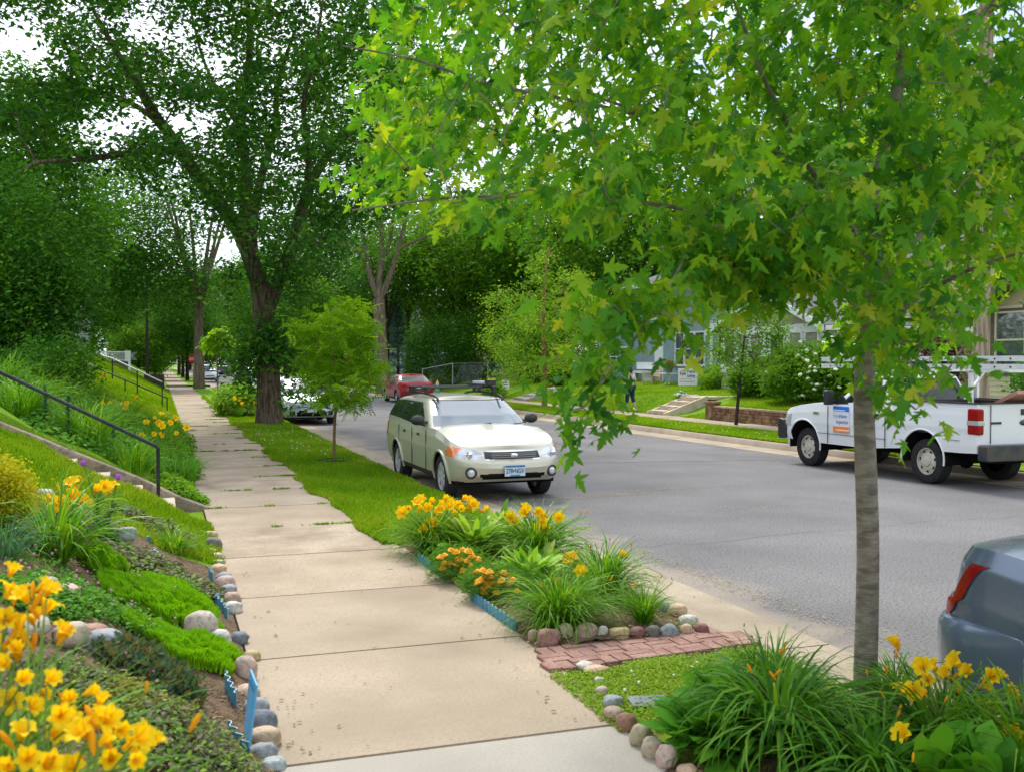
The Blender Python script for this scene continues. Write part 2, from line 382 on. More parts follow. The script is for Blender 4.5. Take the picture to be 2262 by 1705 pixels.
def zr(x, y):
    """height of the yards on the far side"""
    x = np.asarray(x, float); y = np.asarray(y, float); c = np.interp(y, [-10, 0, 14, 21, 28, 39, 60, 90, 200, 420], [14.5, 14.4, 14.15, 13.82, 13.65, 13.42, 13.25, 13.2, 13.1, 13.1])
    u = x - c
    wall = sstep(20, 22, y) * (1 - sstep(29.6, 29.9, y))
    z = .17 + .62 * sstep(3.5, 6.2, u) + .30 * sstep(5.8, 9.5, u)
    zw = .17 + .48 * (u > 3.62) + .45 * sstep(3.8, 9, u)
    z = z * (1 - wall) + zw * wall
    fade = 1 - sstep(72, 78, y) + sstep(89, 95, y)
    return .1 + (z - .1) * fade + .02 * np.sin(x * 2.1 + y * 1.3) * (u > 3.6)
def sheet(name, xs, ys, zf, m, kind='structure', xf=None, smooth=True, **tags):
    X, Y = np.meshgrid(xs, ys)
    if xf is not None: X = xf(X, Y)
    Z = zf(X, Y) if callable(zf) else np.full_like(X, zf)
    V = np.stack([X, Y, Z], -1).reshape(-1, 3); nx, ny = len(xs), len(ys)
    i, j = np.meshgrid(np.arange(ny - 1), np.arange(nx - 1), indexing='ij'); a = i * nx + j
    Fc = np.stack([a, a + 1, a + nx + 1, a + nx], -1).reshape(-1, 4)
    return link(name, npmesh(name, V, Fc, m, smooth=smooth), kind=kind, **tags)
ar = np.arange
# the wide ground reaching to the horizon
sheet('ground', [-1500, -14.3, 0.3, 60, 1500], [-200, 0, 90, 400, 1500], -.06, M['turf'])
sheet('road', np.linspace(0, 1, 12), np.concatenate([ar(-12, 60, 2.0), [70, 90, 120, 160, 220, 300, 420]]), lambda X, Y: .0 + 0 * X, M['asphalt'],
      xf=lambda X, Y: 4.6 + X * (np.interp(Y, [-10, 0, 14, 21, 28, 39, 60, 90, 200, 420], [14.5, 14.4, 14.15, 13.82, 13.65, 13.42, 13.25, 13.2, 13.1, 13.1]) - .55 - 4.6))
sheet('cross_street', [-70, -20, 0, 4.6], [78, 83, 88], .004, M['patch'])
sheet('cross_street', [12.6, 16, 40, 80], [78, 83, 88], .004, M['patch'])
# curbs with their gutters
def curb_strip(name, xf, sgn, segs, gap=None):
    prof = [(-.16, -.1), (-.16, .145), (-.14, .155), (-.02, .155), (.0, .14), (.05, .02), (.10, .008), (.72, .006), (.72, -.05)]
    V, Fc = [], []
    for y in segs:
        x0 = xf(y)
        for a, z in prof: V.append((x0 + sgn * a, y, z))
    n = len(prof)
    for i in range(len(segs) - 1):
        for j in range(n - 1):
            q = (i * n + j, i * n + j + 1, (i + 1) * n + j + 1, (i + 1) * n + j); Fc.append(q[::-1] if sgn > 0 else q)
    b = MB(); b.add(V, Fc)
    return b.obj(name, [M['curb']], kind='structure', smooth=True)
curb_strip('curb', lambda y: 3.9 + .03 * sin(y * .4), 1, list(np.concatenate([ar(-12, 60, 1.0), [60, 70, 78]])))
curb_strip('curb', lambda y: 3.9, 1, [88, 120, 200, 400])
curb_strip('curb', xc, -1, list(np.concatenate([ar(-12, 60, 1.0), [60, 70, 78]])))
curb_strip('curb', xc, -1, [88, 120, 200, 400])
b = MB()
for y in list(ar(-3, 60, 3.1)):
    b.bb((3.74, y, .0), (4.63, y + .012, .0085)); b.bb((3.74, y, .1), (3.9, y + .012, .158))
    b.bb((xc(y) - .73, y + .8, 0), (xc(y) + .0, y + .812, .009)); b.bb((xc(y) - .002, y + .8, .1), (xc(y) + .16, y + .815, .1575))
b.obj('curb_joints', [M['joint']], kind='structure')
# sand drifted along the gutters, patches on the asphalt
def blob(c, rx, ry, z, seed, rot=0, n=26):
    g = random.Random(seed); P = []
    for i in range(n):
        a = 2 * pi * i / n; r = 1 + .25 * sin(a * 3 + seed) + g.uniform(-.16, .16)
        x, y = rx * r * cos(a), ry * r * sin(a); P.append((c[0] + x * cos(rot) - y * sin(rot), c[1] + x * sin(rot) + y * cos(rot), z))
    return P, [tuple(range(n))]
b = MB()
gs = np.random.default_rng(4)
for c, rx, ry, n_, rt in (((6.4, 14.5), .9, .10, 1600, .10), ((5.7, 13.5), .4, .12, 500, .1), ((7.9, 14.9), .8, .07, 600, .1), ((5.3, 20.0), .4, .9, 1500, 0), ((12.95, 21.5), .12, .9, 500, .05), ((4.95, 9), .10, 2.2, 1600, 0.04), ((7.5, 12.6), 1.1, .12, 600, .05), ((4.95, 17.2), .12, 2.5, 1200, 0)):
    for u_, v_ in gs.normal(0, 1, (n_, 2)):
        s_ = gs.uniform(.003, .0065); b.box((c[0] + u_ * rx - v_ * ry * rt, c[1] + v_ * ry + u_ * rx * rt, .009), (s_ * 2.2, s_ * 1.6, .003), gs.uniform(0, 3))
b.obj('gutter_sand', [M['sand']], kind='stuff')
b = MB(); b.add([(x, y, .0045) for x, y in ((7.3, 19.6), (13.0, 18.6), (12.9, 18.72), (7.35, 19.75))], [(0, 1, 2, 3)])
b.add([(x, y, .0045) for x, y in ((5.0, 30), (12.6, 30.3), (12.6, 30.55), (5.0, 30.2))], [(0, 1, 2, 3)])
b.add(*blob((6.2, 21.0), 1.3, .7, .005, 31, .2))
b.obj('asphalt_crack_seal', [M['patch']], kind='structure')
# sidewalks: one slab after the other, edges a little uneven
def slabs(name, xa, xb, ys, z, m, dz=.006, side=0):
    b = MB(); g = random.Random(5)
    for y0, y1 in zip(ys[:-1], ys[1:]):
        h = z + g.uniform(-dz, dz); gap = .009
        e = [g.uniform(-.05, .05) if y0 > 13 else 0 for _ in range(4)]
        x0, x1 = xa((y0 + y1) / 2), xb((y0 + y1) / 2)
        b.add([(x0 + e[0], y0 + gap, h), (x1 + e[1], y0 + gap, h), (x1 + e[2], y1 - gap, h), (x0 + e[3], y1 - gap, h),
               (x0 + e[0], y0 + gap, h - .12), (x1 + e[1], y0 + gap, h - .12), (x1 + e[2], y1 - gap, h - .12), (x0 + e[3], y1 - gap, h - .12)],
              [(0, 1, 2, 3), (0, 4, 5, 1), (1, 5, 6, 2), (2, 6, 7, 3), (3, 7, 4, 0)])
    b.m = [q for k in range(len(b.f) // 5) for q in [g.choice((0, 0, 1, 2))] * 5]
    o = b.obj(name, [m, M['conc_b'], M['conc_c']] if m is M['conc'] else [m] * 3, kind='structure'); return o
XR = lambda y: float(np.interp(y, [4.9, 6.5, 8, 12, 30, 80], [2.30, 2.42, 2.42, 2.33, 2.22, 2.2]))
slabs('sidewalk', lambda y: .53, XR, [4.93, 6.75] + list(ar(8.55, 77.5, 1.8)), .152, M['conc'])
slabs('sidewalk', lambda y: .53, lambda y: 2.2, list(ar(90, 300, 7.2)), .152, M['conc'])
slabs('walkway', lambda y: .52, lambda y: 2.29, [-3, -.8, 1.3, 3.1, 4.91], .156, M['conc2'], dz=.001)
sheet('sidewalk_bed', [.47, 1.4, 2.5], [-4, 30, 78], .085, M['joint'])
slabs('far_sidewalk', lambda y: xc(y) + 2.0, lambda y: xc(y) + 3.35, list(ar(2, 77, 1.8)), .19, M['conc'])
# grassy verges, garden soil and the bank
sheet('verge', np.linspace(0, 1, 6), ar(10.3, 78.1, .6), lambda X, Y: .148 + .012 * np.sin(X * 9 + Y * 3), M['turf'], xf=lambda X, Y: 2.2 + X * 1.56)
sheet('verge', [2.2, 3.0, 3.76], [88.5, 140, 400], .14, M['turf'])
sheet('garden_bed', np.linspace(2.3, 3.76, 16), ar(6.35, 10.9, .1), lambda X, Y: .132 + .07 * np.sin((X - 2.3) / 1.46 * pi) ** .7 + .012 * np.sin(X * 23 + Y * 17) * (np.abs(X - 3.03) < .5), M['soil'])
sheet('brick_bedding', [2.25, 3, 3.76], [5.75, 6.0, 6.45], .132, M['joint'])
sheet('mossy_patch', np.linspace(2.27, 3.8, 18), ar(3.6, 5.9, .08), lambda X, Y: .15 + .03 * np.sin((X - 2.27) / 1.5 * pi) * (Y < 5.8) + .01 * np.sin(X * 19 + Y * 23), M['moss'])
sheet('garden_bed', np.linspace(2.2, 3.78, 16), ar(-4, 4.65, .12), lambda X, Y: .165 + .02 * np.sin((X - 2.3) / 1.46 * pi) + .012 * np.sin(X * 23 + Y * 17) + (Y > 4.4) * -.03, M['soil'])
xs_l = np.concatenate([ar(-14, -5, 1.0), ar(-5, -2.4, .3), ar(-2.4, .56, .055)])
ylawn = 9.75
sheet('garden_bed', xs_l, np.concatenate([ar(-5, 2, .5), ar(2, ylawn, .09), [ylawn]]), zl, M['soil'])
sheet('bank_lawn', xs_l, np.concatenate([[ylawn], ar(ylawn + .1, 12.4, .15), ar(12.4, 14.3, .035), ar(14.4, 20, .2), ar(20, 78, .8)]), zl, M['turf'])
sheet('bank_lawn', np.concatenate([ar(-60, -5, 5.0), ar(-5, .56, .5)]), ar(88.5, 300, 4.0), zl, M['turf'])
sheet('left_yard', [-80, -14], [-5, 78], 2.7, M['turf'])
xs_r = np.concatenate([[3.36, 3.5, 3.6, 3.63], ar(3.8, 12, .35), ar(12, 70, 5.0)])
sheet('far_yard', xs_r, np.concatenate([ar(2, 20, 1.0), ar(20, 31, .15), ar(31, 78, .8)]), zr, M['turf'], xf=lambda X, Y: X + np.interp(Y, [-10, 0, 14, 21, 28, 39, 60, 90, 200, 420], [14.5, 14.4, 14.15, 13.82, 13.65, 13.42, 13.25, 13.2, 13.1, 13.1]))
sheet('far_yard', np.concatenate([[.15, 3.5, 3.8, 5, 6.2, 8], ar(12, 90, 8.0)]), ar(88.5, 300, 6.0), zr, M['turf'], xf=lambda X, Y: X + 13.15)
sheet('far_verge', [.15, .8, 1.5, 2.02], ar(2, 78.1, 1.0), lambda X, Y: .155 + .02 * (X > .3), M['turf'], xf=lambda X, Y: X + np.interp(Y, [-10, 0, 14, 21, 28, 39, 60, 90, 200, 420], [14.5, 14.4, 14.15, 13.82, 13.65, 13.42, 13.25, 13.2, 13.1, 13.1]))
# walk from the far curb to the sidewalk (the flagged crossing beside the pickup)
b = MB(); b.bb((14.0, 19.9, .1), (15.9, 20.9, .187)); b.bb((xc(32.6) + .1, 32.0, .1), (xc(32.6) + 2.0, 33.2, .185))
b.obj('verge_walk', [M['conc']], kind='structure')

# ---- bricks: basket weave strip between the two beds
b = MB(); g = random.Random(2)
def brick(x, y, w_, h_):
    sk = .22 * (x - 2.3)
    b.box((x, y + sk * .35 - .02, .15 + g.uniform(-.004, .004)), (w_ - .008, h_ - .008, .05), rz=g.uniform(-.02, .02) + .06)
for i in range(8):
    for j in range(3):
        cx, cy = 2.36 + .2 * i + .04 * j, 5.98 + .2 * j * .78
        if cx > 3.82: continue
        if (i + j) % 2: brick(cx, cy - .045, .2, .085); brick(cx, cy + .045, .2, .085)
        else: brick(cx - .05, cy, .098, .16); brick(cx + .05, cy, .098, .16)
for cx, cy in ((2.47, 8.62), (2.49, 8.52), (2.5, 8.42), (2.51, 8.32), (2.6, 8.55), (2.62, 8.4)): brick(cx, cy, .2, .095)
b.obj('brick_path', [M['brick']], kind='structure', bevel=.004)
# grass growing in and over the sidewalk joints, grass blades
G_GRASS = leafmat('grass_blades', [(.10, .23, .010), (.16, .32, .012), (.24, .40, .016), (.44, .44, .09)], trans=.45, rough=.6, tint=(1.3, 1.25, .3))
def grass(name, P, h, label=None, seed=1, lean=.5, wd=.006, m=None):
    g = np.random.default_rng(seed); n = len(P); az = g.uniform(0, 2 * pi, n); hh = h * g.uniform(.5, 1.35, n)
    d = np.stack([np.cos(az), np.sin(az), np.zeros(n)], -1); s = np.stack([-d[:, 1], d[:, 0], np.zeros(n)], -1) * (wd * g.uniform(.7, 1.5, n))[:, None]
    tip = P + d * (hh * lean * g.uniform(.2, 1.2, n))[:, None]; tip[:, 2] += hh
    mid = P + d * (hh * lean * .2)[:, None]; mid[:, 2] += hh * .55
    V = np.stack([P - s, P + s, mid + s * .8, tip, mid - s * .8], 1).reshape(-1, 3)
    Fc = np.array([[0, 1, 2, 3, 4]])[None] + (np.arange(n) * 5)[:, None, None]
    pv = .5 + .22 * np.sin(P[:, 0] * 1.9 + 2 * np.sin(P[:, 1] * .8)) * np.sin(P[:, 1] * 1.3 + 1)
    o = link(name, npmesh(name, V, Fc.reshape(-1, 5), m or G_GRASS, rnd=np.clip(g.normal(0, .2, n) + pv, 0, 1)), kind='stuff')
    return o
def rect(n, x0, x1, y0, y1, seed, zf=None, pw=1.0):
    g = np.random.default_rng(seed); x = g.uniform(x0, x1, n); y = y0 + (y1 - y0) * g.uniform(0, 1, n) ** pw
    z = zf(x, y) if zf is not None else np.full(n, .15); return np.stack([x, y, z], -1)
vz = lambda x, y: .148 + .012 * np.sin(x * 9 + y * 3)
# near verge: blades spill over the sidewalk edge
P = rect(95000, 2.2, 3.86, 10.6, 46, 3, vz, 1.5); e = XR(20) - .0
P = P[(P[:, 1] - 10.9 > (P[:, 0] - 3.1) * .6) | (P[:, 0] > 3.55) | (P[:, 1] > 11.8)]
grass('verge_grass', P, .055, seed=4)
P = rect(30000, 2.05, 2.32, 10.9, 60, 5, lambda x, y: np.full(len(x), .152), 1.4)
edge = 2.20 + .10 * np.sin(P[:, 1] * 1.1) + .07 * np.sin(P[:, 1] * 3.6)
grass('verge_edge_grass', P[P[:, 0] > edge - .04], .06, seed=6, lean=.9)
P = rect(42000, -2.4, .56, ylawn, 12.6, 7, zl); P = P[(P[:, 1] > ylawn + .0 + .35 * np.sin(P[:, 0] * 4) * .3)]
grass('bank_grass', P, .06, seed=8, wd=.004)
P = rect(95000, -6, .6, 30, 77, 9, zl, 1.3); grass('bank_grass_beyond', P, .09, seed=10, wd=.012)
P = rect(100000, 0, 1, 0, 1, 11)
yy = 17 + 30 * P[:, 1] ** 1.2; xx = np.array([xc(v) for v in yy]) + .14 + P[:, 0] * 1.92
grass('far_verge_grass', np.stack([xx, yy, np.full(len(xx), .17)], -1), .06, seed=12, wd=.008)
P = rect(160000, 0, 1, 0, 1, 13); yy = 18 + 34 * P[:, 1] ** 1.1; xx = np.array([xc(v) for v in yy]) + 3.4 + P[:, 0] ** 1.2 * 9
k_ = ~((yy > 31.6) & (yy < 33.0) & (xx < xc(32) + 7))
grass('far_lawn_grass', np.stack([xx, yy, zr(xx, yy)], -1)[k_], .05, seed=14, wd=.008)
# weeds in the joints
pts = []
g = random.Random(9)
for y in [12.15 + 1.8 * i for i in range(14)]:
    for _ in range(g.randint(3, 7)):
        c = g.uniform(.6, 2.25) if g.random() < .4 else 2.25 - abs(g.gauss(0, .35)); w_ = g.uniform(.02, .16)
        for _ in range(int(w_ * 500)): pts.append((c + g.gauss(0, w_ * .6), y + g.gauss(0, .014), .15))
grass('joint_weeds', np.array(pts), .032, seed=15, lean=1.2, wd=.006)
# clover and ground-cover leaves on the mossy patch, white clover heads on the verge
G_MOSS = leafmat('groundcover_leaves', [(.13, .27, .015), (.22, .40, .02), (.32, .46, .03), (.27, .22, .08)], trans=.3)
P = rect(52000, 2.24, 3.8, 4.3, 5.95, 17, lambda x, y: .165 + .03 * np.sin((x - 2.27) / 1.5 * pi) * (y < 5.8))
P = P[(P[:, 1] < 5.84 + .08 * np.sin(P[:, 0] * 2.2) + .06 * np.sin(P[:, 0] * 9)) & (P[:, 1] > 4.62 - .25 * (P[:, 0] - 2.6) + .1 * np.sin(P[:, 0] * 6))]
V, Fc, rn = leafcloud(P + NR.normal(0, .012, P.shape) * [0, 0, 1], .017, T_OVAL, up=.7, seed=3)
link('mat_ground_cover', npmesh('mat_ground_cover', V, Fc, G_MOSS, rnd=rn), kind='stuff')
M['white_petal'] = mat('white_petal', (.75, .76, .7))
b = MB()
for _ in range(60): b.ball((g.uniform(2.3, 3.7), g.uniform(21, 31), .19), .016, 5, 4)
for _ in range(22): b.ball((g.uniform(2.5, 3.6), g.uniform(4.9, 5.7), .2), .011, 6, 4)
for _ in range(40):
    y = g.uniform(20, 30); b.ball((xc(y) + g.uniform(.4, 1.9), y, .22), .018, 5, 4)
b.obj('clover_heads', [M['white_petal']], kind='stuff')

# leaf litter and specks on the walk, thin cracks in the asphalt
gq = np.random.default_rng(88); P = []
for _ in range(260): P.append((gq.choice([gq.uniform(.55, 2.3), gq.uniform(.55, .8), gq.uniform(2.0, 2.35)]), 5 + 30 * gq.uniform() ** 1.5, .165))
for _ in range(160): P.append((gq.normal(4.7, .25), gq.uniform(5, 24), .014))
V, Fc, rn = leafcloud(np.array(P), .028, T_OVAL, down=0, up=.95, seed=2, spread=.1)
link('fallen_leaves', npmesh('fallen_leaves', V, Fc, leafmat('dry_leaves', [(.09, .05, .02), (.2, .12, .04), (.13, .16, .03), (.3, .2, .08)], trans=.1), rnd=rn), kind='stuff')
b = MB()
def crack(x, y, dx, dy, n, w_=.007):
    for _ in range(n):
        x2, y2 = x + dx + gq.normal(0, .07), y + dy + gq.normal(0, .07); L = math.hypot(x2 - x, y2 - y); nx, ny = -(y2 - y) / L * w_ / 2, (x2 - x) / L * w_ / 2
        b.add([(x - nx, y - ny, .0042), (x2 - nx, y2 - ny, .0042), (x2 + nx, y2 + ny, .0042), (x + nx, y + ny, .0042)], [(0, 1, 2, 3)]); x, y = x2, y2
crack(5.0, 10.4, .3, .05, 26); crack(5.2, 26.0, .35, .02, 22, .012); crack(5.1, 17.9, .3, -.03, 25)
b.obj('asphalt_crack', [mat('crack_dirt', (.075, .07, .07), (.12, .11, .105), scale=4, rough=.95)], kind='structure')
# ================================================================ VEHICLES
def paint(name, c, metal=.35, rough=.32):
    m, t, b = principled(name)
    b.inputs['Base Color'].default_value = (*c, 1); b.inputs['Metallic'].default_value = metal; b.inputs['Roughness'].default_value = rough
    b.inputs['Coat Weight'].default_value = .55; b.inputs['Coat Roughness'].default_value = .06
    nz = t.nodes.new('ShaderNodeTexNoise'); nz.inputs['Scale'].default_value = 2.3; nz.inputs['Detail'].default_value = 6
    mr = t.nodes.new('ShaderNodeMapRange'); mr.inputs['To Min'].default_value = rough - .06; mr.inputs['To Max'].default_value = rough + .14
    t.links.new(nz.outputs['Fac'], mr.inputs['Value']); t.links.new(mr.outputs['Result'], b.inputs['Roughness'])
    return m
M['champagne'] = paint('champagne_paint', (.53, .515, .415), .35)
M['white_paint'] = paint('white_paint', (.74, .76, .79), 0, .35)
M['red_paint'] = paint('red_paint', (.32, .012, .02), .3)
M['silver_paint'] = paint('silver_paint', (.50, .55, .62), .6)
M['blue_silver'] = paint('blue_silver_paint', (.15, .20, .30), .4, .22)
M['dark_blue'] = paint('dark_blue_paint', (.02, .03, .07), .3)
M['glass'] = mat('car_glass', (.012, .022, .02), rough=.03, spec=.55)
M['windshield'] = mat('windshield_glass', (.15, .19, .215), rough=.04, spec=.9, coat=1.0)
M['black_trim'] = mat('black_trim', (.018, .019, .021), rough=.5)
M['underbody'] = mat('underbody', (.01, .01, .01), rough=.95)
M['tyre'] = mat('tyre_rubber', (.022, .023, .025), (.04, .04, .042), scale=30, rough=.85, bump=.3)
M['alloy'] = mat('alloy_wheel', (.58, .59, .60), rough=.35, metal=.35)
M['steelwheel'] = mat('painted_wheel', (.52, .49, .42), (.6, .57, .5), scale=9, rough=.45, metal=.25)
M['chrome'] = mat('chrome', (.75, .76, .78), rough=.12, metal=1.0)
M['lamp_clear'] = mat('headlight_lens', (.55, .58, .62), rough=.08, metal=.35, coat=1)
M['lamp_amber'] = mat('amber_lens', (.75, .20, .05), rough=.1, coat=1)
M['lamp_red'] = mat('red_lens', (.24, .003, .005), (.32, .004, .006), scale=20, rough=.25, coat=.15, spec=.2)
M['plate'] = mat('plate_enamel', (.42, .56, .70), (.55, .66, .74), scale=6, rough=.4)
M['plate_blue'] = mat('plate_blue', (.03, .16, .38), rough=.4)
M['ink'] = mat('dark_ink', (.01, .012, .03), rough=.5)
M['oldbumper'] = mat('worn_bumper_steel', (.05, .055, .07), (.09, .095, .11), scale=5, rough=.35, metal=.6, c3=(.12, .06, .035), s3=5, f3=.4)
def shell(p, cls, snap=None, capcls=None, capn=18):
    """body lofted from plan outlines; p: XF,XR,W (functions of t), zb,zt (of x), DF,DR,eF,eR,taper,n=(nf,ns,nr,nt). Faces are sorted into parts by cls"""
    nf, ns, nr, nt_ = p['n']; parts = {}
    def half(t):
        xf, xr, W = p['XF'](t), p['XR'](t), p['W'](t); P = []
        for i in range(nf + 1):
            a = pi / 2 * i / nf; P.append((xf - p['DF'] * (1 - cos(a) ** p['eF']), W * sin(a) ** p['eF'], 0))
        x0, x1 = xf - p['DF'], xr + p['DR']
        for i in range(1, ns): P.append((x0 + (x1 - x0) * i / ns, W, 1))
        for i in range(nr + 1):
            a = pi / 2 * (1 - i / nr); P.append((xr + p['DR'] * (1 - cos(a) ** p['eR']), W * sin(a) ** p['eR'], 2))
        return P
    rows = []
    for k in range(nt_ + 1):
        t = k / nt_; row = []
        for x, y, zn in half(t):
            y *= p['taper'](x); z = p['zb'](x) + t * (p['zt'](x) - p['zb'](x))
            if snap and zn == 1:
                for (wx, wz, wr) in snap:
                    d = math.hypot(x - wx, z - wz)
                    if abs(d - wr) < .03 and d > 0: x = wx + (x - wx) * wr / d; z = wz + (z - wz) * wr / d
            row.append((x, y, z, zn, t))
        rows.append(row)
    Kh = len(rows[0])
    def put(name, q):
        b = parts.setdefault(name, ([], [], {})); ids = []
        for v in q:
            kx = (round(v[0], 5), round(v[1], 5), round(v[2], 5))
            if kx not in b[2]: b[2][kx] = len(b[0]); b[0].append(v[:3])
            ids.append(b[2][kx])
        if len(set(ids)) > 2: b[1].append(tuple(dict.fromkeys(ids)))
    for k in range(nt_):
        for j in range(Kh - 1):
            a, b_, c, d = rows[k][j], rows[k][j + 1], rows[k + 1][j + 1], rows[k + 1][j]
            m = [(a[i] + b_[i] + c[i] + d[i]) / 4 for i in range(5)]; zn = 1 if (a[3] == 1 or b_[3] == 1) else a[3]
            for sg in (1, -1):
                nm = cls(zn, m[0], m[1] * sg, m[2], m[4])
                if nm:
                    q = [(v[0], v[1] * sg, v[2]) for v in (a, b_, c, d)]; put(nm, q if sg < 0 else q[::-1])
    cr = p['crown']; top = rows[-1]; S_ = [cos(pi * i / capn) for i in range(capn + 1)]
    def cp(v, s): return (v[0], v[1] * s, v[2] + cr(v[0]) * (1 - abs(s) ** 2.6))
    for j in range(Kh - 1):
        for i in range(capn):
            q = [cp(top[j], S_[i]), cp(top[j], S_[i + 1]), cp(top[j + 1], S_[i + 1]), cp(top[j + 1], S_[i])]
            m = [sum(v[i2] for v in q) / 4 for i2 in range(3)]; nm = capcls(*m) if capcls else 'body'
            if nm: put(nm, q[::-1])
    return parts
def lp(xs, ys): return lambda x: float(np.interp(x, xs, ys))
def join_parts(*ds):
    o = {}
    for d in ds:
        for k, (V, Fc, _) in d.items():
            a = o.setdefault(k, ([], [])); off = len(a[0]); a[0].extend(V); a[1].extend(tuple(i + off for i in f) for f in Fc)
    return o
def wheel_meshes(r, wdt, style, key):
    b = MB(); rr = r * (.66 if style != 'steel' else .60)
    b.lathe([(rr, -wdt * .42), (rr * 1.04, -wdt * .5), (r * .9, -wdt * .5), (r * .985, -wdt * .4), (r, -wdt * .2), (r, wdt * .2), (r * .985, wdt * .4), (r * .9, wdt * .5), (rr * 1.04, wdt * .5), (rr, wdt * .42), (rr, -wdt * .42)], 36, axis='y')
    tyre = b.mesh('tyre_' + key, M['tyre'], True)
    b = MB(); o = wdt * .36
    b.lathe([(rr, -wdt * .4), (rr, o + .012), (rr * .93, o + .012), (rr * .9, o - .03)], 36, axis='y')
    b.lathe([(rr * .9, o - .075), (.02, o - .075)], 24, axis='y', mi=1)
    if style == 'steel':                                # dished steel wheel with seven holes
        b.lathe([(rr * .93, o - .01), (rr * .86, o - .035), (rr * .6, o + .0), (rr * .42, o + .005), (rr * .36, o + .03), (rr * .3, o + .035), (.001, o + .035)], 36, axis='y')
        for i in range(7):
            a = 2 * pi * i / 7 + .2; P = []
            for t in range(12):
                u = 2 * pi * t / 12; x_, z_ = rr * (.745 + .075 * cos(u)), rr * .13 * sin(u); P.append((x_ * cos(a) - z_ * sin(a), o - .008, x_ * sin(a) + z_ * cos(a)))
            b.add(P, [tuple(range(12))], 1)
    else:
        nsp = 7 if style == 'seven' else 5
        b.lathe([(rr * .3, o - .03), (rr * .27, o + .0), (rr * .1, o + .01), (.001, o + .01)], 20, axis='y')
        for i in range(nsp):
            a = 2 * pi * i / nsp + .3
            for s in ((-.5, .5) if style == 'five' else (0,)):
                w0, w1 = rr * .11, rr * .16
                P = [(rr * .2, -w0 + s * rr * .1), (rr * .95, -w1 + s * rr * .3), (rr * .95, w1 + s * rr * .3), (rr * .2, w0 + s * rr * .1)]
                V = []
                for dy in (o + .008, o - .03):
                    for x_, z_ in P: V.append((x_ * cos(a) - z_ * sin(a), dy, x_ * sin(a) + z_ * cos(a)))
                b.add(V, [(0, 1, 2, 3), (0, 4, 5, 1), (1, 5, 6, 2), (2, 6, 7, 3), (3, 7, 4, 0)])
    rim = b.mesh('rim_' + key, [M['steelwheel' if style == 'steel' else 'alloy'], M['underbody']], False)
    return tyre, rim
def add_wheels(root, xs, yo, r, wdt, style, key):
    ty, rm = wheel_meshes(r, wdt, style, key)
    for x in xs:
        for s in (1, -1):
            w_ = link('wheel', ty, root, (x, s * (yo - wdt / 2), r), (0, 0, 0 if s > 0 else pi)); link('rim', rm, w_)
def arches(root, xs, R_, wz, Wf, pm, lip=.05, r0=.022):
    for x in xs:
        for s in (1, -1):
            b = MB(); bi = MB()
            P = []; n = 22
            for i in range(n + 1):
                a = radians(-10) + radians(200) * i / n; xx, zz = x + R_ * cos(a), wz + R_ * sin(a)
                P.append((xx, s * (Wf(xx, zz) + .004), zz))
            if pm is not None: b.tube(P, r0, 6)
            V = [(p[0], s * (abs(p[1]) - .01), p[2]) for p in P] + [(x + R_ * .97 * cos(radians(-10) + radians(200) * i / n), s * .42, wz + R_ * .97 * sin(radians(-10) + radians(200) * i / n)) for i in range(n + 1)]
            bi.add(V, [(i, i + 1, n + 2 + i, n + 1 + i) for i in range(n)])
            c = [(x + R_ * cos(radians(-10) + radians(200) * i / n), s * .425, wz + R_ * sin(radians(-10) + radians(200) * i / n)) for i in range(n + 1)]
            bi.add(c, [tuple(range(n + 1))])
            if pm is not None: b.obj('fender_lip', [pm], root, smooth=True)
            bi.obj('wheel_well', [M['underbody']], root)
def plate(root, loc, rotz, txt, blue=True, w_=.31, h=.155, tm='ink'):
    p = MB().box((0, 0, 0), (w_, .012, h)).obj('license_plate', [M['plate']], root, loc=loc, rot=(0, 0, rotz), bevel=.003)
    MB().box((0, -.0075, h * .39), (w_ * .96, .002, h * .17)).obj('plate_band', [M['plate_blue']], p)
    MB().box((0, -.0075, -h * .42), (w_ * .5, .002, h * .11)).obj('plate_band', [M['plate_blue']], p)
    if txt: text(txt, p, (0, -.0085, -.008), (pi / 2, 0, 0), h * .60, M[tm], 'plate_lettering', bold=.0005, sx=.72)
    return p
def car_parts(root, D, mats, smooth=True):
    for k, (V, Fc) in D.items():
        nm = k.split(':')[0]; b = MB(); b.v = V; b.f = Fc; b.m = [0] * len(Fc)
        b.obj(nm, [mats.get(nm, mats['body'])], root, smooth=smooth)
